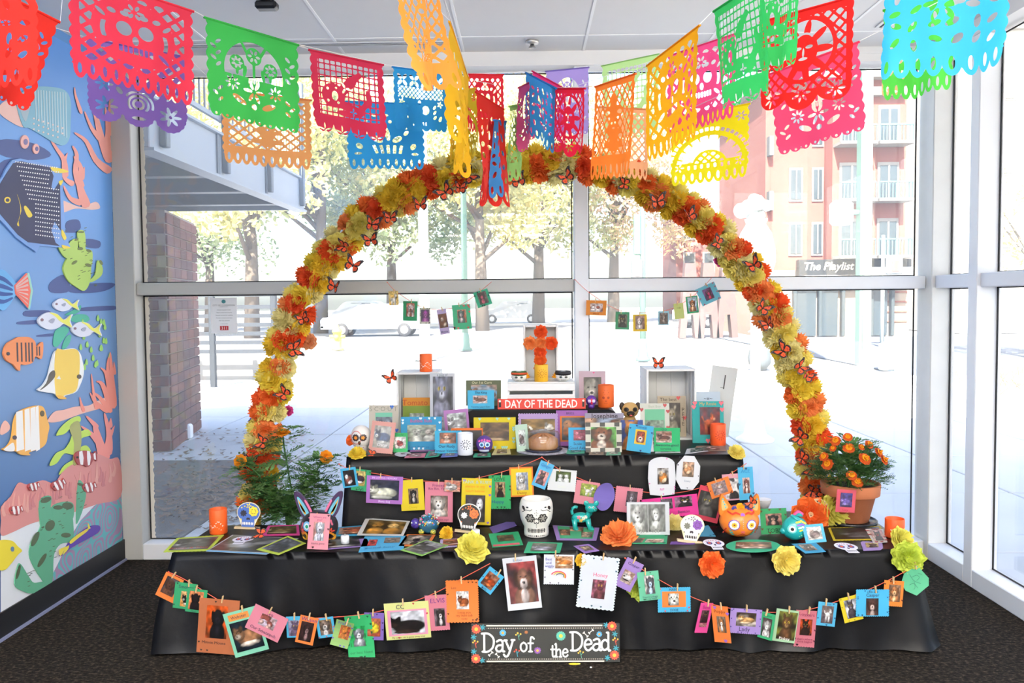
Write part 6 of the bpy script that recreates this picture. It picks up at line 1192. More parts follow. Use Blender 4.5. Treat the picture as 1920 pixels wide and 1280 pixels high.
stand('wooden frame lettered The best PETE inside the right crate', 1234, 1287, 743, 4.56, T2Z, '#d0bea4', ph=[P4(.18,.16,.8,.84,'cat','#4a4038,#6a6058','#b0a898,#d8d4cc')], tx=[('The best', .38, .92, .08, '#3a302a'), ('P', .9, .68, .09, '#3a302a'), ('E', .9, .57, .09, '#3a302a'), ('T', .9, .46, .09, '#3a302a'), ('E', .9, .35, .09, '#3a302a')], marks=('#d05a5a', 3, .05))
stand('teal painted frame with a red toned rooster photo', 1299, 1358, 753, 4.42, T2Z, '#38aaa6', ph=[P4(.24,.2,.88,.86,'stand','#8a2a2a,#5a5460','#c06a40,#e0b090')], tx=[('My Rosie', .5, .93, .08, '#c8a058')], marks=('#e0707a', 7, .06))
stand('plain white card with a dark dash leaning behind the teal frame', 1318, 1366, 690, 4.6, T2Z, '#f0f2f0', tx=[('|', .55, .78, .16, '#4a4a4a')], rot=8, thick=.001, lean=.02)
stand('pale blue card with a black scribble behind the teal frame', 1306, 1352, 735, 4.55, T2Z, '#d8e6f4', tx=[('~x~', .5, .85, .08, '#3a3a44')], thick=.001)
# ================================================================== crates, cross, signs
m_crate = mat('#f1efeb', .6, var=.04, scale=4, bump=.15, bscale=12)
def crate(label, x, y, z, w, h, d, wall=.012, slats=2):
    """open crate standing on end: opening towards the viewer"""
    t = thing('wooden_crate', label, 'crate', (x, y, z), group='white wooden crates')
    MB().box(-w/2+wall+.0005, w/2-wall-.0005, 0, d, 0, wall, ch=.002).build('end_board', m_crate, t); MB().box(-w/2+wall+.0005, w/2-wall-.0005, 0, d, h-wall, h, ch=.002).build('end_board', m_crate, t)
    for s in (-1, 1):
        n = 3; g = .012; hh = (d-g*(n-1))/n
        for k in range(n): MB().box(s*w/2-(wall if s > 0 else 0), s*w/2+(0 if s > 0 else wall), k*(hh+g), k*(hh+g)+hh, 0, h, ch=.002).build('slat', m_crate, t)
    n = 3; g = .0006; ww = (w-2*wall-g*(n-1))/n
    for k in range(n): MB().box(-w/2+wall+k*(ww+g), -w/2+wall+k*(ww+g)+ww, d-wall*.7, d, wall+.0005, h-wall-.0005, ch=.002).build('back_board', m_crate, t)
    return t
def crate_px(label, x0, x1, yt, Y, zb, d):
    a = PY(x0, yt+40, Y).x; b = PY(x1, yt+40, Y).x; return crate(label, (a+b)/2, Y, zb, b-a, PY((x0+x1)/2, yt, Y).z-zb, d)
crate_px('white wooden crate on end at the left of the upper table', 743, 823, 698, 4.56, T2Z, .22)
crate_px('white wooden crate on end at the right of the upper table', 1212, 1306, 692, 4.52, T2Z, .26)
CRY = 4.5; cz1 = PY(1014, 716, CRY).z; ca, cb = PY(951, 730, CRY).x, PY(1078, 730, CRY).x
t = thing('wooden_crate', 'white slatted crate lying flat on the black riser', 'crate', ((ca+cb)/2, CRY, RZ), group='white wooden crates'); w = (cb-ca)/2; h = cz1-RZ
for z0, z1 in ((0, h*.52), (h*.66, h-.008)): MB().box(-w, w, 0, .008, z0, z1, ch=.002).build('slat', m_crate, t); MB().box(-w, w, .2, .208, z0, z1, ch=.002).build('slat', m_crate, t)
for s in (-1, 1): MB().box(s*w-(.012 if s > 0 else 0), s*w+(0 if s > 0 else .012), .0085, .1995, 0, h-.008, ch=.002).build('end_board', m_crate, t)
MB().box(-w, w, 0, .208, h-.0075, h, ch=.002).build('top_board', m_crate, t)
t = crate_px('upright white crate on top holding the orange flower cross', 981, 1047, 609, CRY+.1, cz1+.001, .12); cc = Vector(t.location)
cr = thing('flower_cross', 'orange tissue flower cross inside the upright crate', 'flower cross', (cc.x, CRY+.085, cz1+.001)); cbz = cz1
MB().box(-.006, .006, .0, .006, 0, .24).box(-.07, .07, .0, .006, .18, .192).build('stick_frame', mat('#a86a3a', .8), cr)
for px, py, r in ((1014,622,.036),(994,643,.036),(1033,643,.036),(1014,643,.034),(1013,660,.034),(1013,675,.034),(1013,690,.034)):
    o = link('tissue_flower', random.choice(POMO[:3]), cr); p = PY(px, py, CRY+.07); o.location = p-Vector(cr.location); o.scale = (r, r, r*.7); o.rotation_euler = (math.pi/2, random.uniform(0, 6), 0)
# red banner sign on the riser
sa, sb = PY(933, 757, 4.44).x, PY(1098, 755, 4.44).x; sh = .074
t = thing('title_sign', 'red sign reading DAY OF THE DEAD in white capitals on the riser', 'sign', ((sa+sb)/2, 4.44, RZ)); w = (sb-sa)/2
MB().box(-w, w, 0, .012, 0, sh-.018, ch=.002).build('board', mat('#dd4a3c', .55), t)
V, Fc, sz = text_geo('DAY OF THE DEAD', .018); k = min(.03/.72, w*1.62/sz[0]); mo('lettering', [(v[0]*w*1.64/sz[0]-.002, -.0012, sh*.39+v[1]*.042/.72) for v in V], Fc, mat('#f6efe6', .6), t)
V2 = [(x*1.0, y-.0002, z) for x, y, z in [(v[0]*w*1.58/sz[0]-.0032, -.0008, sh*.4+v[1]*.036/.72) for v in V]]
for s in (-1, 1): MB().box(s*(w-.012)-.006, s*(w-.012)+.006, -.001, 0, .012, .05).build('skeleton_print', mat('#2a2422', .6), t); MB().ball((s*(w-.012), -.001, .044), (.006, .0008, .006), 8, 6).build('skull_print', mat('#f0e6d8', .6), t)
# front wooden sign leaning on the cloth
q0 = PZ(1022, 1242, 0.004); FSY = q0.y; fa, fb = PY(883, 1207, FSY).x, PY(1163, 1207, FSY).x; fz = PY(1022, 1171, FSY).z
fs = thing('wooden_sign', 'black wooden sign painted Day of the Dead with flowers on the floor', 'sign', ((fa+fb)/2, FSY, .004), (-.06, 0, 0)); w = (fb-fa)/2; h = fz-.004; MB().box(-w, w, 0, .016, 0, h, ch=.003).build('board', mat('#2d2d2a', .6, bump=.1), fs)
def fdec(name, f, x0, x1, z0, z1, res, col, off): V, Fc = sdf_mesh(f, x0, x1, z0, z1, int((x1-x0)/res), int((z1-z0)/res)); return mo(name, [(v[0], -off, v[1]) for v in V], Fc, mat(col, .65), fs)
# painted serif lettering, each word drawn with strokes in sign pixels (origin at the lower left corner)
kp = 2*w/280.; SX = lambda px: (px-883)*kp-w; SZ = lambda py: (1243-py)*h/72.
GL = {'D': [[(0,0),(0,10)],[(-1.6,10),(2.6,10),(5.8,7.8),(6.4,5),(5.4,2),(2.4,0),(-1.2,0)]], 'a': [[(.6,5.6),(2.6,6.4),(4.4,5.4),(4.4,.6),(5.6,.1)],[(4.4,3.6),(1.4,3.4),(0,1.8),(1,.2),(3,.2),(4.4,1.6)]], 'y': [[(0,6.2),(2.4,1.4)],[(5,6.4),(2.2,-1.2),(.2,-2.8),(-1.2,-1.6)],[(-.8,6.2),(.8,6.2)],[(4,6.4),(6,6.4)]], 'o': [[(2.6,6.2),(.4,4.6),(.4,1.6),(2.6,0),(4.8,1.6),(4.8,4.6),(2.6,6.2)]], 'f': [[(5,8.6),(3.6,9.8),(2.2,8.6),(2,0)],[(.2,5.6),(4.2,5.6)],[(.8,0),(3.4,0)]], 't': [[(1.6,8.6),(1.6,1.2),(2.8,0),(4,.8)],[(0,5.8),(3.6,5.8)]], 'h': [[(0,0),(0,9.6),(-1,9.6)],[(0,4),(2,5.8),(3.8,5),(4,0)],[(-1,0),(1,0)],[(3,0),(5,0)]], 'e': [[(.4,3.2),(4.6,3.6),(4.2,5.4),(2.4,6.2),(.6,4.8),(.2,2.2),(1.6,.2),(3.4,.2),(4.8,1.4)]], 'd': [[(5,9.8),(5,.6),(6.2,0)],[(4,9.8),(5,9.8)],[(5,4.2),(3,5.8),(.8,4.6),(.4,2),(2,.2),(4,.8),(5,2)]]}
def word(s, px, py, sc, adv, th, sy=1.2):
    st = []
    for i, ch in enumerate(s):
        for pl in GL[ch]: st.append([(SX(px+adv[i]+x*sc), SZ(py-y*sc*sy)) for x, y in pl])
    xs_ = [p[0] for a in st for p in a]; zs_ = [p[1] for a in st for p in a]
    fdec('lettering', lambda X, Y: U(*[s_path(X, Y, [tuple(q) for q in ([(v.x, v.y) for v in smooth_path([(p[0], p[1], 0) for p in a], 3)] if len(a) > 2 else a)], th) for a in st]), min(xs_)-.01, max(xs_)+.01, min(zs_)-.01, max(zs_)+.01, .0022, '#f0ece4', .0014)
word('Day', 908, 1222, 2.8, [0, 22, 40], .0042); word('of', 976, 1222, 2.3, [0, 14], .0036); word('the', 1033, 1232, 2.0, [0, 10, 22], .0033); word('Dead', 1074, 1220, 2.8, [0, 22, 38, 53], .0042)
def bar(x0, x1, y0, y1, c, n='stripe'): MB().box(SX(x0), SX(x1), -.0014, 0, SZ(y1), SZ(y0)).build(n, mat(c, .65), fs)
bar(912, 1130, 1172.5, 1175, '#ead9c8'); bar(912, 1133, 1239, 1241.5, '#ead9c8')
fdec('dotted_line', lambda X, Y: np.hypot(((X/kp/3.4) % 1-.5)*kp*3.4, Y-SZ(1178.5))-.0019, SX(913), SX(1130), SZ(1180), SZ(1177), .0013, '#ead9c8', .0012); fdec('dotted_line', lambda X, Y: np.hypot(((X/kp/3.4) % 1-.5)*kp*3.4, Y-SZ(1236))-.0019, SX(913), SX(1132), SZ(1237.5), SZ(1234.5), .0013, '#ead9c8', .0012)
def sfl(px, py, r, n, c, cc): 
    x, z = SX(px), SZ(py); R = r*kp; fdec('painted_flower', lambda X, Y: U(s_fl(X, Y, x, z, n, R*.62, R*.4, R*.2), s_c(X, Y, x, z, R*.5)), x-R*1.1, x+R*1.1, z-R*1.1, z+R*1.1, R/14, c, .0013); fdec('flower_centre', lambda X, Y: s_c(X, Y, x, z, R*.38), x-R*.5, x+R*.5, z-R*.5, z+R*.5, R/12, cc, .0018)
for px, py in ((893,1180),(892,1235),(1148,1175),(1152,1229)): sfl(px, py, 9, 12, '#d95a44', '#f0b84a')
sfl(943,1187,6.5,12,'#5aa6d0','#e8a84a'); sfl(1052,1193,9,14,'#5fb49c','#e8c04a'); sfl(1124,1190,5.5,10,'#5aa6d0','#e89a4a'); sfl(1008,1220,6.5,12,'#8a5aa0','#e8a84a'); sfl(987,1186,3.5,8,'#a86a40','#a86a40')
def leafs(px, py): 
    x, z = SX(px), SZ(py); fdec('painted_leaves', lambda X, Y: s_fl(X, Y, x, z, 6, .007, .006, .0022, .3), x-.016, x+.016, z-.016, z+.016, .0012, '#3f97a6', .0012)
for q in ((905,1177),(888,1195),(888,1222),(904,1238),(1137,1173),(1153,1190),(1155,1216),(1139,1234)): leafs(*q)
def sprigf(px, py, c, c2):
    x, z = SX(px), SZ(py); fdec('painted_sprig', lambda X, Y: U(s_cap(X, Y, x+.006, z-.016, x, z+.01, .0012), s_cap(X, Y, x+.003, z-.004, x+.011, z+.006, .0012)), x-.016, x+.016, z-.02, z+.02, .0012, c, .0012); fdec('painted_bud', lambda X, Y: U(s_c(X, Y, x, z+.012, .004), s_c(X, Y, x+.012, z+.008, .0035), s_c(X, Y, x-.007, z+.005, .0035)), x-.016, x+.018, z-.005, z+.02, .0012, c2, .0016)
sprigf(971, 1193, '#5fa08a', '#e8b84a'); sprigf(1088, 1227, '#5fa08a', '#e8b84a'); sprigf(968, 1224, '#3f97a6', '#e0543c'); sprigf(890, 1207, '#e0543c', '#e8b84a'); sprigf(1153, 1203, '#e0543c', '#e8b84a')
def bone(xa, ya, xb, yb): 
    a = (SX(xa), SZ(ya)); b = (SX(xb), SZ(yb)); dx, dz = b[0]-a[0], b[1]-a[1]; L = math.hypot(dx, dz); nx, nz = -dz/L*.0028, dx/L*.0028
    fdec('painted_bone', lambda X, Y: U(s_cap(X, Y, *a, *b, .0016), *[s_c(X, Y, p[0]+s*nx, p[1]+s*nz, .0028) for p in (a, b) for s in (-1, 1)]), min(a[0], b[0])-.008, max(a[0], b[0])+.008, min(a[1], b[1])-.008, max(a[1], b[1])+.008, .001, '#efe6da', .0014)
bone(917, 1229, 923, 1223); bone(930, 1226, 935, 1232); bone(1095, 1187, 1102, 1194); bone(1105, 1188, 1112, 1182)
# ================================================================== figurines
def surf_decal(parent, name, f, bounds, res, front, col, off=.0012, rough=.45):
    """flat painted shape given as a distance function in (x,z), wrapped on the front surface y=front(x,z)"""
    x0, x1, z0, z1 = bounds; V, Fc = sdf_mesh(f, x0, x1, z0, z1, max(4, int((x1-x0)/res)), max(4, int((z1-z0)/res)))
    W = []
    for x, z in V: W.append((x, front(x, z)-off, z))
    return mo(name, W, Fc, mat(col, rough), parent)
def egg_front(a, b, c, cz, pw=2.0):
    return lambda x, z: -b*max(0., 1-abs(x/a)**pw-abs((z-cz)/c)**pw)**(1/pw)
def egg(mb, a, b, c, cz, n=28, m=18, cx=0, cy=0): return mb.ball((cx, cy, cz), (a, b, c), n, m)
def dec(t, fr, k, name, f, box, col, off=.0012, res=None):
    surf_decal(t, name, lambda X, Y: f(X/k, Y/k)*k, tuple(v*k for v in box), (res or .8)*k, fr, col, off)
# local units: k = metres per picture pixel at the thing's depth, z up from its base
def base(px, py, z=T1Z, dy=0.): p = PZ(px, py, z); return Vector((p.x, p.y+dy, z)), (p.y+dy)/F
# ---- white skull planter
b0, k = base(1006, 1010, T1Z, .06); t = thing('skull_planter', 'white ceramic skull planter with black painted face on the low table', 'planter', b0)
prof = [(0, 0), (20, 0), (23, 2), (23.5, 8), (23, 18), (27, 26), (30, 34), (31.5, 44), (32, 52), (31, 62), (29, 68), (27, 71), (25, 71), (24, 66), (22, 50), (0, 30)]
MB().lathe([(r*k, z*k) for r, z in prof], 40).build('pot', mat('#ece7dc', .3, coat=.4, var=.03), t, True)
pr_o = prof[1:11]
def sk_front(x, z):
    z = z/k; x = x/k
    for (r0, z0), (r1, z1) in zip(pr_o[:-1], pr_o[1:]):
        if z0 <= z <= z1: r = r0+(r1-r0)*(z-z0)/max(1e-6, z1-z0); break
    else: r = 24
    return -math.sqrt(max(0, r*r-x*x))*k
kb = '#1c1a1a'
for sx in (-1, 1):
    dec(t, sk_front, k, 'painted_eye', lambda X, Y: U(s_fl(X, Y, sx*12, 40, 6, 5, 4, 3.6), s_c(X, Y, sx*12, 40, 4.5)), (sx*12-11, sx*12+11, 29, 51), kb); dec(t, sk_front, k, 'eye_centre', lambda X, Y: U(s_fl(X, Y, sx*12, 40, 6, 5, 2.2, 1.6), s_c(X, Y, sx*12, 40, 2.6)), (sx*12-9, sx*12+9, 31, 49), '#8a867e', .002)
    dec(t, sk_front, k, 'painted_scroll', lambda X, Y: U(s_path(X, Y, [(sx*26, 50), (sx*20, 55), (sx*12, 54), (sx*8, 57)], .55), s_e(X, Y, sx*24, 58, 2.4, 4, .4), s_e(X, Y, sx*17, 60, 2.4, 1.3)), (sx*17-13, sx*17+13, 46, 65), kb)
dec(t, sk_front, k, 'painted_nose', lambda X, Y: np.abs(U(s_e(X, Y, -1.6, 35, 2.6, 4.6, -.3), s_e(X, Y, 1.6, 35, 2.6, 4.6, .3)))-.55, (-7, 7, 28, 42), kb)
dec(t, sk_front, k, 'painted_teeth', lambda X, Y: U(*[s_b(X, Y, x, y, .75, 1.6) for x in np.arange(-15, 15.1, 2.7) for y in (12.4, 17)]+[s_cap(X, Y, -17, 14.8, 17, 14.8, .35)]), (-19, 19, 9, 20), kb, res=.5)
dec(t, sk_front, k, 'painted_dots', lambda X, Y: U(*[s_c(X, Y, x, 5, .9) for x in (-14, -11, -8, -4, 4, 8, 11, 14)]+[s_c(X, Y, 0, 5, 1.5)]+[s_c(X, Y, 0, y, .8) for y in (22, 25, 28, 46, 49, 52, 55)]+[s_c(X, Y, x, 50, .7) for x in (-3, 3)]), (-17, 17, 2, 58), kb, res=.5)
# ---- generic ears
def ear(parent, name, pts, r, m, sy=.45): return MB().tube(smooth_path(pts, 4), [r[min(len(r)-1, int(i*len(r)/((len(pts)-1)*4+1)))] for i in range((len(pts)-1)*4+1)], 12, sy=sy).build(name, m, parent, True)
def flat_ear(parent, name, outline_, y, th, m, k): V, T = slab(smooth_loop([(x*k, z*k) for x, z in outline_], 4), lambda s, q, o: Vector((s, y*k+o, q)) if False else Vector((s, y*k-th*k*.5-o*0+(-o), q)), th*k); return mo(name, V, T, m, parent)
# ---- black dog head with big ears
b0, k = base(594, 1020, T1Z, .05); t = thing('dog_head_figurine', 'black folk art dog head with huge painted ears on the low table', 'figurine', b0)
fr = egg_front(36*k, 30*k, 32*k, 29*k)
MB().ball((0, 0, 29*k), (36*k, 30*k, 31*k), 32, 20).lathe([(18*k, 0), (20*k, 6*k), (28*k, 14*k)], 24).build('head', mat('#1c1820', .35, coat=.3), t, True)
for s in (-1, 1):
    o_ = [(s*10, 50), (s*22, 42), (s*34, 52), (s*42, 72), (s*46, 90), (s*43, 96), (s*34, 92), (s*22, 76)]; e = flat_ear(t, 'ear', o_, 0, 7, mat('#3a2744', .4), k)
    i_ = [(s*18, 54), (s*26, 50), (s*34, 62), (s*40, 82), (s*38, 86), (s*28, 74)]; flat_ear(t, 'inner_ear', i_, -3.9, .6, mat('#5fa6b8', .5), k).parent = e
    for j, (dx, dz) in enumerate(((-4, -5), (0, 2), (4, 10))): flat_ear(t, 'ear_petal', [(s*24, 56), (s*(30+dx), 58+dz), (s*(36+dx*.6), 72+dz), (s*(32+dx), 68+dz)], -4.7, .6, mat('#f0a52c', .5), k).parent = e
    flat_ear(t, 'ear_swirl', [(s*14, 55), (s*20, 66), (s*26, 78), (s*24, 80), (s*17, 69), (s*12, 58)], -4.0, .5, mat('#d86a8a', .5), k).parent = e
def dd(name, f, box, col, off=.0012): dec(t, fr, k, name, f, box, col, off)
for s in (1, -1): dd('painted_eye', lambda X, Y: s_e(X, Y, s*17, 35, 8, 9), (s*17-10, s*17+10, 25, 45), '#7fb4dc'); dd('eye_ring', lambda X, Y: s_e(X, Y, s*17, 35, 5, 6), (s*17-7, s*17+7, 28, 42), '#e8eef0', .0018); dd('pupil', lambda X, Y: s_c(X, Y, s*17, 35, 3.2), (s*17-5, s*17+5, 30, 40), '#2f9a72', .0024); dd('painted_cheek', lambda X, Y: np.abs(s_e(X, Y, s*24, 14, 6, 9, s*.4))-1.5, (s*24-10, s*24+10, 2, 26), '#e8a52c'); dd('painted_spot', lambda X, Y: s_fl(X, Y, s*9, 10, 7, 3.4, 2, 1.2), (s*9-7, s*9+7, 3, 17), '#c8d8e8'); dd('painted_flame', lambda X, Y: s_fl(X, Y, s*26, 24, 5, 4, 3, 1.4), (s*26-8, s*26+8, 16, 32), '#d8452c')
dd('painted_crest', lambda X, Y: s_fl(X, Y, 0, 50, 5, 4, 4, 1.6, .3), (-9, 9, 42, 58), '#f0b42c'); dd('painted_scroll', lambda X, Y: U(s_path(X, Y, [(-14, 50), (-6, 54), (6, 54), (14, 50)], 1), s_path(X, Y, [(-26, 40), (-28, 32), (-26, 24)], 1.2), s_path(X, Y, [(26, 44), (29, 36)], 1.2)), (-31, 31, 22, 57), '#d8607a')
dd('nose', lambda X, Y: s_e(X, Y, 0, 20, 7, 5), (-8, 8, 14, 26), '#40384a', .003)
# ---- beaded turtle
b0, k = base(797, 1003, T1Z, .05); t = thing('turtle_figurine', 'beaded turtle figurine with blue and teal shell', 'figurine', b0); mb_ = mat('#1f5a6a', .4)
MB().ball((4*k, 0, 16*k), (20*k, 17*k, 18*k), 24, 14).build('shell', mat('#1f4f66', .35, coat=.3), t, True)
MB().ball((-20*k, -4*k, 18*k), (9*k, 8*k, 10*k), 16, 10).build('head', mat('#3a2a78', .4), t, True)
for x, y in ((-8, -10), (14, -12), (-8, 12), (14, 12)): MB().ball((x*k, y*k, 4*k), (6*k, 5*k, 5*k), 12, 8).build('foot', mat('#d8c23a', .5, col2='#3a6a4a', scale=200, sharp=.05), t, True)
rb = random.Random(4); bc = ['#2fb0a8', '#d8446a', '#e8c040', '#e8f0f0', '#4a8ae0', '#2a2a5a']
bead = [MB().ball((0, 0, 0), 1.4*k, 6, 5) for _ in range(1)][0]; bmesh_ = [mesh('bead', bead.V, bead.F, mat(c, .3), True) for c in bc]
for i in range(95):
    a = rb.uniform(-3.1, .1) if i < 70 else rb.uniform(0, 6.28); h_ = rb.uniform(.05, .98); r = math.sqrt(1-h_*h_); o = link('bead', rb.choice(bmesh_), t); o.location = ((4+20.5*r*math.cos(a))*k, 17.5*r*math.sin(a)*k, (16+18.5*h_)*k)
for s in (-1, 1): o = link('bead', bmesh_[3], t); o.location = ((-22+s*4)*k, -11.5*k, 21*k)
# ---- teal standing dog
b0, k = base(1092, 998, T1Z, .045); t = thing('dog_figurine', 'small teal painted dog figurine with flower patterns', 'figurine', b0); mt = mat('#16938c', .3, coat=.5)
mb = MB().ball((-2*k, 0, 24*k), (17*k, 9*k, 10*k), 20, 12)
mb.tube(smooth_path([(9*k, 0, 26*k), (15*k, -2*k, 34*k), (17*k, -3*k, 42*k)], 3), 6*k, 10).ball((17*k, -4*k, 43*k), (11*k, 9*k, 9*k), 18, 12).ball((24*k, -8*k, 41*k), (5*k, 5*k, 4*k), 12, 8)
for x, y in ((-14, -5), (-14, 5), (11, -5), (11, 5)): mb.tube([(x*k, y*k, 22*k), ((x+(1 if x < 0 else 3))*k, y*k, 8*k), ((x+(1 if x < 0 else 5))*k, (y-1)*k, 2*k)], [6*k, 4.2*k, 4*k], 10).ball(((x+(3 if x < 0 else 7))*k, (y-1)*k, 3*k), (5*k, 4*k, 3*k), 10, 6)
mb.build('body', mt, t, True); MB().tube(smooth_path([(-17*k, 0, 30*k), (-19*k, 0, 38*k), (-13*k, 0, 44*k), (-8*k, 0, 43*k)], 4), 3*k, 8).build('tail', mt, t, True)
for x, rz in ((9, .6), (27, -.6)): MB().ball((0, 0, 0), (5*k, 2*k, 6*k), 12, 8, Matrix.Translation((x*k, -3*k, 51*k)) @ Matrix.Rotation(rz*-1, 4, 'Y')).build('ear', mt, t, True)
for x in (14, 21): MB().ball((x*k, -12*k, 46*k), (2*k, 1*k, 2*k), 8, 6).build('eye', mat('#f0ece4', .3), t, True); MB().ball((x*k, -12.8*k, 46*k), (1*k, .6*k, 1*k), 8, 6).build('pupil', kb and mat(kb, .3), t, True)
fr = lambda x, z: -9*k*math.sqrt(max(0, 1-((x+2*k)/(17*k))**2-((z-24*k)/(10*k))**2))
for x, z, c in ((-6, 26, '#e86a7a'), (3, 24, '#f0e0c0'), (-2, 20, '#f0b84a'), (8, 27, '#e8d8c8')): dec(t, fr, k, 'painted_flower', lambda X, Y: s_fl(X, Y, x, z, 5, 2.2, 1.6, 1.1), (x-5, x+5, z-5, z+5), c, .001, .5)
MB().ball((26*k, -12.4*k, 42*k), (1.6*k, 1*k, 1.4*k), 8, 6).build('nose', mat(kb, .3), t, True)
# ---- orange cat head
b0, k = base(1391, 1010, T1Z, .05); t = thing('cat_head_figurine', 'orange painted cat head figurine with flower crown', 'figurine', b0)
fr = egg_front(37*k, 31*k, 30*k, 29*k, 2.2); MB().ball((0, 0, 29*k), (37*k, 31*k, 30*k), 32, 20).build('head', mat('#f0822c', .4, coat=.3), t, True)
for s in (-1, 1):
    e = flat_ear(t, 'ear', [(s*14, 50), (s*36, 40), (s*38, 60), (s*35, 79), (s*30, 77), (s*20, 64)], 0, 8, mat('#ee7c28', .4), k); flat_ear(t, 'inner_ear', [(s*22, 55), (s*33, 50), (s*34, 70), (s*28, 66)], -4.4, .6, mat('#e8b06a', .5), k).parent = e
    for j in range(4): flat_ear(t, 'ear_dot', [(s*(27+j*1.6)-1.4, 55+j*5), (s*(27+j*1.6)+1.4, 55+j*5), (s*(27+j*1.6)+1, 57.6+j*5), (s*(27+j*1.6)-1, 57.6+j*5)], -5, .5, mat('#5aa8b0', .5), k).parent = e
    dd('eye_rim', lambda X, Y: s_fl(X, Y, s*16, 28, 16, 8.2, 2, 1.8), (s*16-12, s*16+12, 17, 40), '#6a4aa0'); dd('eye_white', lambda X, Y: s_c(X, Y, s*16, 28, 8.4), (s*16-10, s*16+10, 18, 38), '#e8ecf0', .0016); dd('painted_iris', lambda X, Y: U(s_fl(X, Y, s*16, 28, 8, 3, 2.2, 1.4), s_c(X, Y, s*16, 28, 2.6)), (s*16-7, s*16+7, 21, 35), '#f0b82c', .0022); dd('pupil', lambda X, Y: s_c(X, Y, s*16, 28, 1.8), (s*16-3, s*16+3, 25, 31), '#7a3a1c', .0028)
    dd('painted_brow', lambda X, Y: s_path(X, Y, [(s*6, 48), (s*12, 50), (s*18, 47), (s*24, 50)], 1.4), (s*15-13, s*15+13, 43, 53), '#c83a24'); dd('painted_leaf', lambda X, Y: U(s_e(X, Y, s*20, 13, 3, 1.6, .5), s_e(X, Y, s*17, 9, 3, 1.6, -.3), s_e(X, Y, s*22, 17, 2.4, 1.3, .2)), (s*20-7, s*20+7, 5, 21), '#4aa89a'); dd('painted_scroll', lambda X, Y: s_path(X, Y, [(s*29, 20), (s*31, 15), (s*28, 11), (s*30, 7)], 1), (s*29-5, s*29+5, 4, 24), '#c83a24')
dd('painted_heart', lambda X, Y: U(s_e(X, Y, -1.6, 47, 2, 2.8, -.6), s_e(X, Y, 1.6, 47, 2, 2.8, .6)), (-6, 6, 42, 52), '#9a5ac0'); dd('nose', lambda X, Y: s_e(X, Y, 0, 15, 4, 2.4), (-6, 6, 11, 19), '#e86a6a', .002); dd('mouth', lambda X, Y: s_path(X, Y, [(-8, 7), (-3, 9.5), (0, 11), (3, 9.5), (8, 7)], .8), (-10, 10, 4, 13), '#b03a2c')
dd('painted_dots', lambda X, Y: U(*[s_c(X, Y, 0, y, .9) for y in (22, 26, 30, 34, 38)]), (-3, 3, 19, 41), '#5aa8b0')
for x, c, r in ((0, '#f2b430', 8), (-11, '#8a62b8', 6), (11, '#8a62b8', 6), (17, '#e0709a', 5)):
    o = link('crown_flower', MGC if r == 8 else POMX['#5f5fb0'] if c == '#8a62b8' else POMX['#e04f97'], t); o.scale = (r*k, r*k, r*k*.6); o.location = (x*k, -12*k, (57-abs(x)*.25)*k); o.rotation_euler = (1.0, 0, 0)
butterfly(1408, 942, b0.y-.03, .034, .9, .5, 'monarch butterfly perched on top of the orange cat head')
# ---- teal fish head figurine
b0, k = base(1497, 1017, T1Z, .05); t = thing('fish_figurine', 'teal painted fish figurine with pink crest beside the small blue card', 'figurine', b0)
fr = egg_front(24*k, 18*k, 23*k, 22*k); MB().ball((0, 0, 22*k), (24*k, 18*k, 23*k), 28, 18).tube(smooth_path([(2*k, 0, 38*k), (6*k, 0, 46*k), (5*k, 0, 52*k)], 3), [13*k, 12*k, 11*k, 9*k, 7*k, 5*k, 3*k], 12).tube([(-18*k, 0, 18*k), (-27*k, -3*k, 15*k)], [9*k, 4*k], 12).build('body', mat('#1f9c9a', .3, coat=.5), t, True)
dd('eye_ring', lambda X, Y: s_c(X, Y, -10, 24, 8), (-19, -1, 15, 33), '#7fd0c8'); dd('eye_white', lambda X, Y: s_c(X, Y, -10, 24, 5.6), (-17, -3, 17, 31), '#f0f2ee', .0018); dd('pupil', lambda X, Y: s_c(X, Y, -10, 24, 3), (-14, -6, 20, 28), kb, .0024)
for j, c in enumerate(('#f0d24a', '#8a5ac0', '#e8f0e8', '#f0d24a')): dd('painted_stripe', lambda X, Y: s_path(X, Y, [(-2+j*2, 36-j*5), (8+j, 38-j*5), (17, 33-j*5)], 1.5), (-5, 21, 14, 42), c)
MB().tube(smooth_path([(-2*k, 0, 45*k), (5*k, -1*k, 53*k), (14*k, 0, 47*k)], 4), 3.4*k, 8).build('crest', mat('#dd4f86', .4), t, True)
dd('painted_dots', lambda X, Y: U(*[s_c(X, Y, x, y, 1.3) for x, y in ((8, 12), (12, 15), (4, 10), (14, 9))]), (1, 17, 6, 18), '#9ae0a8')
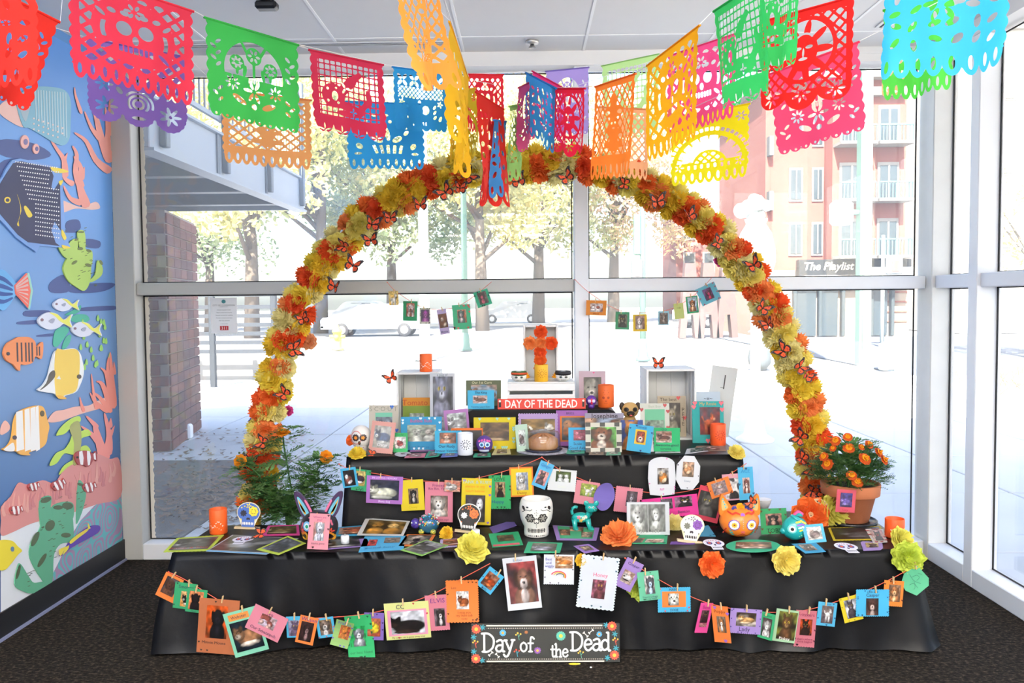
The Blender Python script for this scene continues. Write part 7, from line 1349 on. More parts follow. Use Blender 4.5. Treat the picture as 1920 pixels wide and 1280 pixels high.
# ---- flat wooden sugar skull picks on clothespins
def pick(label, px, py, w, h, col, rim, rose, rx, eye, z=T1Z, tilt=0, teeth=True, lean=.1):
    b0, k = base(px, py, z, .01); t = thing('skull_pick', label, 'skull cutout', b0, (0, math.radians(tilt), 0), group='flat sugar skull cutouts'); W_, H_ = w/2*k, h*k
    sk = lambda X, Y, g=0.: U(s_e(X, Y, 0, H_*.62, W_+g, H_*.38+g), s_b(X, Y, 0, H_*.2, W_*.6+g, H_*.2+g))
    def pl(name, f, c, off): 
        V, Fc = sdf_mesh(f, -W_*1.15, W_*1.15, -.002, H_*1.08, 44, 48); return mo(name, [(x, -off+zz*lean, zz) for x, zz in V], Fc, mat(c, .55), t)
    o_ = [( (W_)*math.cos(a), H_*.62+H_*.38*math.sin(a)) for a in [math.radians(q) for q in range(-35, 216, 10)]]+[(-W_*.62, H_*.18), (-W_*.45, 0), (W_*.45, 0), (W_*.62, H_*.18)]
    V, T = slab(o_, lambda s, q, o: Vector((s, -o+q*lean, q)), .004); mo('board', V, T, mat(rim, .6), t)
    pl('face', lambda X, Y: sk(X, Y, -.0035), col, .0006); pl('rose', lambda X, Y: U(s_fl(X, Y, rx*W_*.42, H_*.66, 7, W_*.22, W_*.2, W_*.17), s_c(X, Y, rx*W_*.42, H_*.66, W_*.25)), rose, .0014)
    pl('rose_spiral', lambda X, Y: np.abs(s_c(X, Y, rx*W_*.42, H_*.66, W_*.2))-.0012, '#4a2a3a', .002); pl('eye', lambda X, Y: U(s_c(X, Y, -rx*W_*.42, H_*.58, W_*.2), s_fl(X, Y, -rx*W_*.42, H_*.58, 8, W_*.22, W_*.07, W_*.06)), eye, .0012)
    pl('nose', lambda X, Y: U(s_e(X, Y, -W_*.07, H_*.38, W_*.08, H_*.05, -.4), s_e(X, Y, W_*.07, H_*.38, W_*.08, H_*.05, .4)), '#2a2226', .0012)
    pl('teeth', lambda X, Y: U(*[s_b(X, Y, x*W_, H_*.2, W_*.045, H_*.055) for x in np.arange(-.42, .43, .14)]), '#f0ece4' if teeth else '#2a2226', .0012)
    pl('painted_swirls', lambda X, Y: U(s_fl(X, Y, 0, H_*.86, 5, W_*.16, W_*.1, W_*.05), *[s_e(X, Y, x*W_, H_*(.92-abs(x)*.22), W_*.08, W_*.05, -x) for x in (-.6, -.35, .35, .6)], *[s_c(X, Y, x*W_, H_*.35, W_*.06) for x in (-.6, .6)]), rose if teeth else eye, .0011)
    MB().box(-W_*1.1, W_*1.0, -.012, .012, 0, .009, ch=.001).build('wooden_stand', mat('#d8c29a', .7), t)
pick('blue sugar skull cutout with a yellow rose at the left of the low table', 463, 992, 45, 50, '#4a6ab0', '#e8dcb8', '#f0d83a', 1, '#1a1a2a', tilt=3)
pick('black sugar skull cutout with an orange rose and glowing white eye', 876, 999, 44, 54, '#20201e', '#f0ece4', '#e8763a', 1, '#f4f2ec', tilt=6)
pick('white sugar skull cutout with a purple rose', 1295, 1018, 46, 52, '#efece2', '#e8dcb0', '#7a4a98', 1, '#6a6a5e', teeth=False, tilt=8)
pick('tan sugar skull cutout with a red rose leaning on the right arch leg', 1533, 986, 42, 50, '#c8ac80', '#d8c09a', '#d8302c', 1, '#3a2a20', teeth=False, tilt=6)
# ---- paper skull masks lying on the cloth
for lab, q, on in (('white paper skull mask lying beside the green oval card', [(1319,1031),(1360,1031),(1361,1011),(1320,1011)], T1Z), ('white paper skull mask lying at the right of the low table', [(1568,1037),(1611,1037),(1610,1018),(1568,1018)], T1Z), ('white paper skull mask on the large black and white photo sheet', [(433,1020),(470,1022),(472,1006),(440,1005)], T1Z+.0035)):
    P = [PZ(x, y, on) for x, y in q]; c = (P[0]+P[1]+P[2]+P[3])/4; t = thing('paper_mask', lab, 'paper mask', c, group='white paper skull masks'); hx = (P[1]-P[0]).length/2; hy = (P[3]-P[0]).length/2
    def pm(name, f, col, off): V, Fc = sdf_mesh(f, -1.1, 1.1, -1.1, 1.1, 40, 40); mo(name, [(x*hx, y*hy, .002+off) for x, y in V], Fc, mat(col, .7), t)
    pm('paper', lambda X, Y: U(s_e(X, Y, 0, .25, .98, .72), s_b(X, Y, 0, -.55, .5, .4)), '#f2eff6', 0)
    for s in (-1, 1): pm('eye', lambda X, Y: s_e(X, Y, s*.42, .2, .27, .26), '#4a4a8a', .0006); pm('pupil', lambda X, Y: s_c(X, Y, s*.42, .2, .14), '#e86a3a', .001)
    pm('nose', lambda X, Y: s_e(X, Y, 0, -.12, .1, .14), '#3a3040', .0006); pm('teeth', lambda X, Y: U(*[s_b(X, Y, x, -.6, .03, .12) for x in np.arange(-.36, .37, .12)]), '#3a3040', .0006); pm('brow_print', lambda X, Y: U(*[s_c(X, Y, x, .72-abs(x)*.3, .07) for x in (-.6, -.35, -.1, .1, .35, .6)]), '#c06a8a', .0006)
# ---- candle cups with cut-out flowers
def cup(label, px, py, w, h, col, z, dark, Y=None, holes='sun', scal=False):
    p = PZ(px, py, z) if Y is None else Vector((PY(px, py, Y).x, Y, z)); yy = p.y+.02; k = yy/F; r = w/2*k; H_ = h*k
    t = thing('candle_cup', label, 'candle holder', (p.x, yy, z), group='candle cups with cut out flowers'); th = max(.003, r*.12)
    MB().lathe([(0, 0), (r*.94, 0), (r, .003), (r, H_-.002), (r-th*.3, H_), (r-th*.7, H_), (r-th, H_-.002), (r-th*1.1, .006), (0, .006)], 36).build('wall', mat(col, .5), t, True)
    fr = lambda x, zz: -math.sqrt(max(0, r*r-x*x))
    if holes == 'sun': f = lambda X, Y: U(s_fl(X, Y, r*.1, H_*.5, 10, r*.3, r*.14, r*.045), s_fl(X, Y, r*.1, H_*.5, 12, r*.58, r*.12, r*.05, .2))
    elif holes == 'face': f = lambda X, Y: U(s_c(X, Y, -r*.4, H_*.45, r*.16), s_c(X, Y, r*.2, H_*.45, r*.16), s_e(X, Y, -r*.1, H_*.3, r*.07, r*.1), s_fl(X, Y, -r*.1, H_*.68, 6, r*.3, r*.06, r*.04), *[s_b(X, Y, x*r, H_*.2, r*.03, r*.05) for x in (-.3, -.18, -.06, .06)])
    else: f = lambda X, Y: U(*[s_e(X, Y, x*r, H_*(.42+.12*math.sin(x*5)), r*.1, r*.05, x*2) for x in np.arange(-.7, .75, .16)], *[s_c(X, Y, x*r, H_*(.26+.08*math.cos(x*4)), r*.05) for x in np.arange(-.6, .65, .2)])
    surf_decal(t, 'cut_out_pattern', f, (-r*.9, r*.9, H_*.1, H_*.9), r/18, fr, dark, .0006)
    MB().lathe([(0, .006), (r*.5, .006), (r*.5, H_*.35), (0, H_*.35)], 20).build('candle', mat('#f4efe2', .6), t, True)
cup('orange candle cup at the left end of the low table', 407, 1001, 33, 47, '#ef5f22', T1Z, '#f6d8c4', holes='v')
cup('orange candle cup at the right end of the low table', 1681, 1008, 35, 35, '#ee5a22', T1Z, '#f8dccc', holes='v')
cup('white candle cup with a flower cut out on the upper table', 872, 853, 29, 41, '#e9eaf0', T2Z, '#2a2c34', holes='sun')
cup('orange candle cup beside the teal frame', 1348, 835, 29, 40, '#ee5a28', T2Z, '#b5301a', holes='sun')
ltz = PY(783, 698, 4.56).z
cup('orange candle cup on top of the left crate', 798, 692, 24, 33, '#f0682c', ltz, '#f8ece4', Y=4.6, holes='v')
cup('tall orange tin cup with a skull face on the riser', 1137, 765, 30, 42, '#e06428', RZ, '#a03c14', Y=4.5, holes='face')
cup('yellow candle cup in front of the flower cross', 1015, 714, 26, 32, '#f0b42c', cz1, '#c07a14', Y=4.515, holes='sun')
# small white tea candles
for lab, px, py, z in (('white tea candle on the purple edged photo', 647, 1018, T1Z+.003), ('white tea candle beside the black sugar skull', 892, 1007, T1Z)):
    b0, k = base(px, py, z); t = thing('tea_candle', lab, 'candle', b0); MB().lathe([(0, 0), (8*k, 0), (8*k, 14*k), (7*k, 15*k), (0, 14*k)], 20).build('wax', mat('#f2f2f2', .5), t, True); MB().tube([(0, 0, 14*k), (0, 0, 19*k)], .0012, 5).build('wick', mat('#cfc8b8', .7), t)
b0, k = base(1440, 961, T1Z, .08); t = thing('white_bowl', 'white bowl half hidden behind the orange cat head', 'bowl', b0); MB().lathe([(0, 0), (8*k, 0), (13*k, 12*k), (14*k, 18*k), (13*k, 18*k), (11*k, 10*k), (0, 4*k)], 24).build('bowl_wall', mat('#eeeef2', .4), t, True); MB().lathe([(14.4*k, 17*k), (14.4*k, 18.6*k), (13*k, 18.6*k)], 24).build('rim', mat('#f6f6f8', .35), t, True)
# ---- small skull figures on the flat crate
for lab, px, c1, c2, s in (('small white skull pot with a red headband on the flat crate', 973, '#d0502c', '#3a5a3a', 1), ('small white skull pot with black hair on the flat crate', 1056, '#26262a', '#26262a', -1)):
    p = Vector((PY(px, 712, CRY+.03).x, CRY+.03, cz1)); k = p.y/F; t = thing('skull_pot', lab, 'skull pot', p, group='skull pots on the flat crate'); fr = egg_front(15*k, 12*k, 11*k, 10*k)
    MB().ball((0, 0, 10*k), (15*k, 12*k, 10*k), 22, 14).build('head', mat('#f0eee6', .4), t, True); MB().lathe([(13.6*k, 11*k), (15.2*k, 15*k), (14.6*k, 20*k), (12*k, 20*k), (11*k, 14*k)], 24, sy=.85).build('hair', mat(c2, .5), t, True)
    MB().lathe([(15.5*k, 14*k), (15.7*k, 17*k), (15*k, 17.5*k)], 24, sy=.86).build('headband', mat(c1, .5), t, True)
    for e in (-1, 1): dec(t, fr, k, 'eye', lambda X, Y: s_e(X, Y, e*5, 9, 3, 2.2), (e*5-4, e*5+4, 5, 13), '#7a8078', .0008, .5); dec(t, fr, k, 'pupil', lambda X, Y: s_c(X, Y, e*5, 9, 1.2), (e*5-2, e*5+2, 7, 11), kb, .0014, .4)
    dec(t, fr, k, 'teeth', lambda X, Y: U(*[s_b(X, Y, x, 3.4, .3, .8) for x in np.arange(-4, 4.1, 1.3)]), (-6, 6, 1.6, 5), kb, .0008, .3)
    o = link('side_flower', POMX['#ede36a'] if False else MGC, t); o.scale = (7*k, 7*k, 7*k); o.location = (s*15*k, 2*k, 9*k)
# ---- white skull head with pink framed photo leaning on it
p = Vector((PY(676, 850, 4.2).x, 4.22, T2Z)); k = 4.2/F; t = thing('sugar_skull', 'white sugar skull head with orange flower on the upper table corner', 'figurine', p); fr = egg_front(20*k, 18*k, 24*k, 28*k)
MB().ball((0, 0, 29*k), (20*k, 18*k, 23*k), 26, 16).lathe([(9*k, 0), (12*k, 3*k), (12.5*k, 14*k), (10*k, 20*k)], 22).build('skull', mat('#e8e2da', .45), t, True)
dd = lambda name, f, box, col, off=.0012: dec(t, fr, k, name, f, box, col, off)
for e in (-1, 1): dd('eye_petals', lambda X, Y: s_fl(X, Y, e*7, 30, 10, 5, 2, 1.8), (e*7-8, e*7+8, 22, 38), '#2a2022'); dd('eye_socket', lambda X, Y: s_c(X, Y, e*7, 30, 5), (e*7-6, e*7+6, 24, 36), '#3a2a24', .0016); dd('eye_flower', lambda X, Y: s_fl(X, Y, e*7, 30, 5, 2, 1.6, 1.2), (e*7-5, e*7+5, 25, 35), '#f0902c', .0024)
dd('nose', lambda X, Y: s_e(X, Y, 0, 20, 2.6, 4), (-4, 4, 15, 25), '#4a3a20'); dd('teeth', lambda X, Y: U(s_path(X, Y, [(-8, 10), (8, 10)], .4), *[s_b(X, Y, x, 10, .3, 2) for x in np.arange(-7, 7.1, 2.3)]), (-10, 10, 7, 13), '#b03a34'); dd('painted_line', lambda X, Y: np.abs(s_e(X, Y, -6, 30, 10, 12))-.5, (-18, 6, 16, 44), '#c8524c')
o = link('hair_flower', POMO[0], t); o.scale = (11*k, 11*k, 8*k); o.location = (-19*k, -4*k, 24*k); o.rotation_euler = (1.2, 0, -.6)
stand('pink framed photo of a heron leaning on the white skull head', 690, 735, 793, 4.15, T2Z, '#e8a89c', 'scal', ph=[P4(.14,.16,.84,.86,'lie','#a8a49c,#c8c8c4','#5a6a88,#e0e0dc')], tx=[('Oscar', .55, .26, .1, '#e8e8ec')], rot=6, thick=.002, lean=.25)
butterfly(697, 852, 4.12, .032, 1.4, .2, 'monarch butterfly lying below the pink framed heron photo', (-.9, 0))
butterfly(733, 708, 4.53, .042, .5, .4, 'monarch butterfly clinging to the upper edge of the left crate')
butterfly(1234, 681, 4.55, .042, .0, .55, 'monarch butterfly standing on top of the right crate')
butterfly(776-288, 1001, 3.75, .038, 1.5, .2, 'monarch butterfly lying in front of the blue sugar skull', (-1.0, 0))
# ---- purple owl skull
p = Vector((PY(908, 853, 4.15).x, 4.17, T2Z)); k = 4.17/F; t = thing('owl_skull', 'round purple skull with white ringed eyes beside the white cup', 'figurine', p); fr = egg_front(16*k, 14*k, 17*k, 17*k)
MB().ball((0, 0, 17*k), (16*k, 14*k, 17*k), 24, 14).build('head', mat('#4a2f78', .4, coat=.3), t, True)
for e in (-1, 1): dd('eye_ring', lambda X, Y: s_c(X, Y, e*5.4+1, 18, 4.6), (e*5.4-5, e*5.4+7, 12, 24), '#dfe8f4'); dd('eye', lambda X, Y: s_c(X, Y, e*5.4+1, 18, 3.2), (e*5.4-4, e*5.4+6, 13, 23), '#3a8ac0', .0016); dd('pupil', lambda X, Y: s_c(X, Y, e*5.4+1, 18, 1.5), (e*5.4-2, e*5.4+4, 15, 21), kb, .0022)
dd('beak', lambda X, Y: s_e(X, Y, 1, 13, 1.4, 2.2), (-2, 4, 10, 16), '#e8a83a'); dd('mouth', lambda X, Y: s_b(X, Y, 0, 6.5, 9, 2), (-10, 10, 4, 9), '#e0e6ee'); dd('painted_petals', lambda X, Y: U(*[s_e(X, Y, x, 27-abs(x)*.25, 1.6, 2.4, x*.1) for x in (-9, -4, 1, 6, 10)]), (-13, 13, 22, 31), '#d85a98')
# ---- small multicoloured skull on the riser
p = Vector((PY(1109, 765, 4.47).x, 4.48, RZ)); k = 4.48/F; t = thing('mini_skull', 'tiny multicoloured skull between the red sign and the tin cup', 'figurine', p); fr = egg_front(10*k, 9*k, 10*k, 14*k)
MB().ball((0, 0, 14*k), (10*k, 9*k, 10*k), 18, 12).lathe([(5*k, 0), (6*k, 2*k), (6*k, 8*k)], 16).build('skull', mat('#5a2f8a', .4), t, True)
for e in (-1, 1): dd('eye', lambda X, Y: s_fl(X, Y, e*4, 14, 6, 2, 1.4, 1), (e*4-4, e*4+4, 10, 18), '#e8dcf0')
dd('nose_patch', lambda X, Y: s_e(X, Y, 0, 13, 2.2, 6), (-3, 3, 6, 20), '#d8304a', .0008); dd('chin', lambda X, Y: s_e(X, Y, 0, 5, 4, 1.6), (-5, 5, 3, 7), '#8ac83a')
# ---- pug head
p = Vector((PY(1181, 785, 4.5).x, 4.5, T2Z)); k = 4.5/F; z0 = 30
t = thing('pug_figurine', 'tan and black pug figurine sitting behind the squirrel photo', 'figurine', p); c = PY(1181, 768, 4.5).z-T2Z; zc = c/k; fr = egg_front(17*k, 15*k, 16*k, c)
MB().ball((0, 0, c), (17*k, 15*k, 15*k), 24, 14).ball((0, 3*k, c*.42), (15*k, 13*k, c*.46), 20, 12).build('body', mat('#c8a064', .6), t, True)
for e in (-1, 1): MB().ball((e*15*k, -2*k, c+7*k), (5.5*k, 4*k, 8*k), 12, 8).build('ear', mat('#33281f', .6), t, True); dd('eye_patch', lambda X, Y: s_e(X, Y, e*8, zc+2, 4.6, 4.2), (e*8-6, e*8+6, zc-4, zc+8), '#2e2218', .001); dd('eye', lambda X, Y: s_c(X, Y, e*8, zc+2, 2.3), (e*8-3, e*8+3, zc-1, zc+5), '#100c0a', .002)
MB().ball((0, -11*k, c-5*k), (8*k, 6*k, 6*k), 16, 10).build('muzzle', mat('#2e241d', .6), t, True); MB().ball((0, -17*k, c-2*k), (2.6*k, 1.6*k, 2*k), 10, 6).build('nose', mat('#0f0d0c', .3), t, True); MB().ball((0, -16*k, c-8.6*k), (3*k, 1.2*k, 1.6*k), 10, 6).build('tongue', mat('#d85a5a', .5), t, True)
# ---- cake under a clear dome
p = PZ(1019, 852, T2Z); k = (p.y+.11)/F; t = thing('cake_stand', 'round bread cake under a clear plastic dome on a paper doily', 'cake', (p.x, p.y+.11, T2Z)); 
V = []; Fc = []; n = 72
MB().lathe([(0, .001), (50*k, .001), (50*k, .002), (0, .002)], 48).build('doily', mat('#c9c6cc', .8, col2='#9a98a4', scale=60, sharp=.1), t); MB().lathe([(0, .003), (34*k, .003), (37*k, 4*k), (35*k, 5*k), (0, 4*k)], 40).build('tray', mat('#26283a', .25), t, True)
MB().lathe([(0, 4.2*k), (26*k, 4.2*k), (29*k, 9*k), (28*k, 20*k), (22*k, 26*k), (10*k, 29*k), (0, 29.5*k)], 36).build('bread', mat('#b4703c', .7, col2='#d09a5c', scale=25, bump=.6, bscale=40), t, True)
for a in range(4): q = a*math.pi/4; MB().tube(smooth_path([(27*k*math.cos(q), 27*k*math.sin(q), 20*k), (14*k*math.cos(q), 14*k*math.sin(q), 29*k), (0, 0, 31*k), (-14*k*math.cos(q), -14*k*math.sin(q), 29*k), (-27*k*math.cos(q), -27*k*math.sin(q), 20*k)], 4), 2.4*k, 8).build('bread_strip', mat('#c07f48', .7), t, True)
MB().lathe([(34.5*k, 5*k), (34*k, 9*k), (32*k, 30*k), (29*k, 36*k), (22*k, 38.5*k), (8*k, 39*k), (7*k, 41*k), (0, 41.5*k)], 40).build('dome', glass_mat('clear_plastic', .1, (.86, .88, .9), 1.7), t, True)
# ================================================================== loose paper flowers
pom(886, 1027, T1Y+.0, .068, POMX['#ede36a'], 'large yellow paper flower on the low table front edge left of centre', z=T1Z+.03, tilt=.9)
pom(1475, 1050, T1Y-.05, .06, POMY[1], 'yellow paper flower pinned at the front edge below the teal fish', tilt=1.4)
pom(1160, 1004, 3.72, .078, POMO[2], 'big loose orange paper flower left of the framed dogs', z=T1Z+.03, tilt=.6)
pom(1335, 1058, T1Y-.06, .055, POMO[0], 'orange paper flower pinned to the front cloth below the skull mask', tilt=1.4)
pom(1381, 848, T2Y+.02, .042, POMY[1], 'yellow paper flower on the right corner of the upper table', z=T2Z+.015, tilt=.7)
pom(670, 851, T2Y+.05, .042, POMY[0], 'yellow paper flower on the left corner of the upper table', z=T2Z+.012, tilt=.4)
pom(837, 1000, 3.9, .034, POMY[2], 'small golden paper flower beside the black sugar skull', z=T1Z+.02, tilt=1.1)
pom(1264, 982, 3.95, .045, POMY[3], 'yellow paper flower peeking out behind the purple rose skull', z=T1Z+.025, tilt=1.2)
pom(1090, 1050, T1Y-.06, .028, POMY[2], 'tiny golden paper flower between two white cards', tilt=1.4)
pom(1200, 1098, T1Y-.004, .058, POMX['#cfdc55'], 'olive yellow paper flower behind the sea green card', tilt=1.4)
pom(1690, 1012, 3.66, .055, POMX['#ede36a'], 'pale yellow paper flower in front of the right candle cup', z=T1Z+.025, tilt=1.0)
pom(1702, 1045, T1Y-.04, .065, POMX['#cfdc55'], 'crumpled lime paper flower on the right corner of the front cloth', tilt=1.3)
pom(1520, 965, 4.0, .085, POMO[0], 'large orange paper flower at the foot of the right arch leg', tilt=1.3)
pom(1562, 958, 4.02, .085, POMX['#ede36a'], 'large yellow paper flower between the tan skull and terracotta pot', tilt=1.4)
q = PZ(1076, 1246, .004); t = thing('loose_petal', 'yellow paper scrap on the carpet under the wooden sign', 'paper scrap', q); MB().ball((0, 0, .004), (.022, .008, .004), 10, 6).build('scrap', mat('#e8cc3a', .8), t, True); MB().ball((.018, .004, .003), (.01, .006, .003), 8, 5).build('torn_corner', mat('#efe07a', .8), t, True)
q = PZ(1108, 1251, .003); tag(MB().ball((q.x, q.y, .004), (.005, .004, .003), 8, 5).build('paper_speck', mat('#eceae4', .8)), 'tiny white paper speck on the carpet near the sign', 'paper scrap')
# notice taped on the left glass
q = PY(420, 592, YG-.004); k = q.y/F; t = thing('posted_notice', 'white printed notice taped inside the lower left window pane', 'notice', (q.x, YG-.004, q.z-33*k))
MB().box(-25*k, 25*k, -.001, 0, 0, 67*k).build('sheet', mat('#eef0f4', .7), t); MB().ball((0, -.0012, 60*k), (4*k, .0006, 3.6*k), 14, 8).build('seal', mat('#3f7f8a', .6), t)
for s, z, h in (('CITY OF COVINGTON', 53, 3), ('OFFICE HOURS', 50, 1.6), ('ONLINE REQUEST FORM', 44, 1.7), ('· Report issues and concerns', 39, 1.9), ('· Request services for residents', 34, 1.9), ('· Provide comments and input', 29, 1.9), ('· Ask City questions', 24, 1.9), ('or call us today', 18, 1.6)): letter(t, s, 0, z*k, h*k, -.0014, mat('#4a5058', .7))
MB().box(-8*k, 8*k, -.0013, -.001, 6*k, 14*k).build('red_block', mat('#b5303a', .6), t); letter(t, '311', 0, 10*k, 6*k, -.0016, mat('#f4f0f0', .6))
# ================================================================== papel picado banners
def body_out(x, y, n, kind, hole=True):
    """panel outline with scalloped sides and a cut bottom edge"""
    sx = .93+.045*np.abs(np.sin(y*14)); d = I(np.abs(x)-sx, y-1., -.72-y)
    w = 1.86/n
    for k in range(n):
        cx = -.93+w*(k+.5)
        tip = s_e(x, y, cx, -.76, w*.52, .23) if kind == 'point' else s_c(x, y, cx, -.74, w*.5) if kind == 'round' else s_e(x, y, cx, -.7, w*.5, .28)
        d = U(d, tip)
        if hole:
            h = s_e(x, y, cx, -.79, w*.17, .11) if kind == 'point' else s_c(x, y, cx, -.8, w*.13) if kind == 'round' else s_fl(x, y, cx, -.92, 5, .1, .085, .02, .35)
            d = I(d, -h)
    return d
def reg(x, y, a=.82, b=-.6, c=.86): return I(np.abs(x)-a, b-y, y-c)
def d_skull(x, y):
    c = s_c(x, y, 0, .14, .66); h = I(s_diag(x, y, .27, .17), reg(x, y), -c)
    s = [s_e(x, y, -.17, .2, .12, .14), s_e(x, y, .17, .2, .12, .14), s_e(x, y, 0, .0, .05, .09)]+[s_b(x, y, q, -.2, .028, .07) for q in np.arange(-.24, .25, .08)]
    s += [s_e(x, y, q, .5, .07, .05, q) for q in (-.35, -.15, .15, .35)]+[s_fl(x, y, 0, .58, 6, .1, .06, .03)]+[I(np.abs(s_c(x, y, 0, .1, .5))-.035, s_b(x, y, q*.5, .1, .2, .16)) for q in (-1, 1)]+[s_e(x, y, q*.45, -.22, .12, .04, -q*.7) for q in (-1, 1)]+[s_e(x, y, q*.52, .42, .1, .035, q*.8) for q in (-1, 1)]
    return I(body_out(x, y, 11, 'point'), -U(h, *s))
def d_flowers(x, y):
    win = I(s_e(x, y, 0, .15, .62, .62), .05-y); fl = U(s_c(x, y, 0, .5, .17), s_c(x, y, -.36, .3, .15), s_c(x, y, .36, .3, .15), s_cap(x, y, 0, .1, 0, .5, .03), s_cap(x, y, -.36, .1, -.36, .3, .03), s_cap(x, y, .36, .1, .36, .3, .03), *[s_e(x, y, q, .16, .04, .12, q) for q in (-.2, .2)], s_e(x, y, -.2, .62, .03, .16, .5), s_e(x, y, .2, .62, .03, .16, -.5))
    h = [I(win, -fl), s_fl(x, y, 0, .5, 6, .09, .05, .028), s_fl(x, y, -.36, .3, 7, .08, .045, .024), s_fl(x, y, .36, .3, 7, .08, .045, .024), s_fl(x, y, 0, -.2, 6, .14, .1, .036), s_fl(x, y, -.46, -.12, 8, .1, .055, .022), s_fl(x, y, .46, -.14, 8, .1, .055, .022)]
    h += [s_e(x, y, q*.78+dx*q*.0, .6-k*.13, .065, .03, q*(.6 if k % 2 else 2.2)) for q in (-1, 1) for k in range(4)]+[s_e(x, y, q*.78, -.3-k*.12, .065, .03, q*(.6 if k % 2 else 2.2)) for q in (-1, 1) for k, dx in enumerate((0, 0, 0))] if False else []
    dx = 0
    h += [s_e(x, y, q*(.78+(.05 if k % 2 else -.05)), .62-k*.11, .07, .032, q*(.6 if k % 2 else 2.4)) for q in (-1, 1) for k in range(5)]+[s_e(x, y, q*(.76+(.05 if k % 2 else -.05)), -.28-k*.11, .07, .03, q*(.6 if k % 2 else 2.4)) for q in (-1, 1) for k in range(3)]
    h += [s_b(x, y, -.1+q*.05, .0, .016, .05) for q in range(5)]+[s_e(x, y, -.32, -.42, .16, .06, -.5), s_e(x, y, .32, -.44, .15, .06, .4), s_c(x, y, 0, -.5, .06)]
    return I(body_out(x, y, 8, 'round'), -U(*h))
def d_grid(x, y):
    fig = U(s_c(x, y, -.42, -.02, .3), s_cap(x, y, -.3, .0, .1, .42, .12), s_cap(x, y, .1, .42, .3, .6, .07), s_cap(x, y, -.3, -.2, .3, -.32, .1), s_cap(x, y, .3, -.3, .5, -.05, .07), s_e(x, y, .55, .08, .07, .2, .2), s_e(x, y, -.05, -.42, .3, .08))
    h = I(s_sq(x+.02, y, .148, .148, .11), reg(x, y, .8, -.52, .84), -fig)
    e = [s_e(x, y, -.38, -.02, .08, .12), s_c(x, y, -.56, .14, .035), s_c(x, y, -.56, -.16, .035), s_c(x, y, -.34, .18, .03), s_c(x, y, -.3, -.18, .035), s_fl(x, y, -.1, .2, 3, .08, .07, .03), s_fl(x, y, .1, -.36, 4, .06, .05, .02)]
    return I(body_out(x, y, 4, 'scal'), -U(h, *e))
def d_catrina(x, y):
    h = [s_fl(x, y, -.66+k*.44, .66, 4, .13, .1, .055, .785) for k in range(4)]+[I(s_diag(x, y, .15, .13), s_b(x, y, 0, .3, .82, .17))]
    sk = [s_e(x, y, -.2, -.2, .11, .14), s_e(x, y, .2, -.2, .11, .14), s_e(x, y, 0, -.42, .05, .08)]+[s_b(x, y, q, -.62, .02, .06) for q in np.arange(-.2, .21, .08)]+[s_e(x, y, q*.5, -.1+k*.0-k*.16, .08, .04, q*.8) for q in (-1, 1) for k in range(3)]+[s_fl(x, y, q*.7, .0, 5, .07, .05, .025) for q in (-1, 1)]+[s_e(x, y, 0, .03, .05, .07)]+[s_e(x, y, q*.7, -.45, .1, .05, q) for q in (-1, 1)]
    return I(body_out(x, y, 9, 'round', False), -U(*h, *sk))
def d_cactus(x, y):
    h = [s_e(x, y, .02, .05, .06, .2, .1), s_e(x, y, .26, -.1, .14, .08, .6), s_e(x, y, -.24, -.1, .15, .09, -.6), s_e(x, y, .5, .1, .09, .05, .9), s_e(x, y, -.5, .12, .1, .05, -.9)]+[s_b(x, y, -.3+k*.16, -.4, .04, .13, .3-k*.12) for k in range(5)]+[s_c(x, y, q, .35+.1*math.sin(q*9), .045) for q in np.arange(-.7, .75, .2)]+[s_e(x, y, q*.68, -.3, .1, .07, q) for q in (-1, 1)]+[s_e(x, y, q, .62, .07, .04, q*2) for q in np.arange(-.6, .7, .3)]+[s_e(x, y, q*.72, -.52, .09, .04) for q in (-1, 1)]
    return I(body_out(x, y, 9, 'point'), -U(*h))
def d_lattice(x, y):
    fig = U(s_e(x, y, 0, .38, .42, .12), s_cap(x, y, 0, .3, 0, .62, .13), s_c(x, y, 0, .12, .17), s_cap(x, y, 0, .0, 0, -.3, .13), s_cap(x, y, -.3, -.3, .3, -.3, .06), s_cap(x, y, -.28, .0, .28, -.04, .05))
    h = I(s_diag(x, y, .25, .14), reg(x, y, .84, -.5, .88), -fig); e = [s_e(x, y, q*.24, .36, .1, .045) for q in (-1, 1)]+[s_c(x, y, q*.06, .14, .03) for q in (-1, 1)]+[s_e(x, y, 0, .04, .05, .02)]
    return I(body_out(x, y, 10, 'point'), -U(h, *e))
def d_rose(x, y):
    h = [s_fl(x, y, q*.62, -.45, 7, .13, .1, .036) for q in (-1, 1)]+[I(np.abs(s_c(x, y, 0, -.3, r))-.025, s_b(x, y, .06, -.3+.05*k, .3, .18)) for k, r in enumerate((.1, .19, .28))]+[s_e(x, y, 0, -.62, .14, .04)]+[I(s_diag(x, y, .34, .2), reg(x, y, .84, .2, .88))]+[s_fl(x, y, q*.65, .05, 6, .1, .08, .03) for q in (-1, 1)]+[s_e(x, y, q*.36, -.05, .09, .05, q) for q in (-1, 1)]
    o = I(np.abs(x)-(.94+.03*np.abs(np.sin(y*20))), y-1, -.5-y); o = U(o, *[s_c(x, y, q, -.5, .3)-.02*np.abs(np.sin(8*np.arctan2(y+.5, x-q))) for q in (-.62, 0, .62)])
    return I(o, -U(*h))
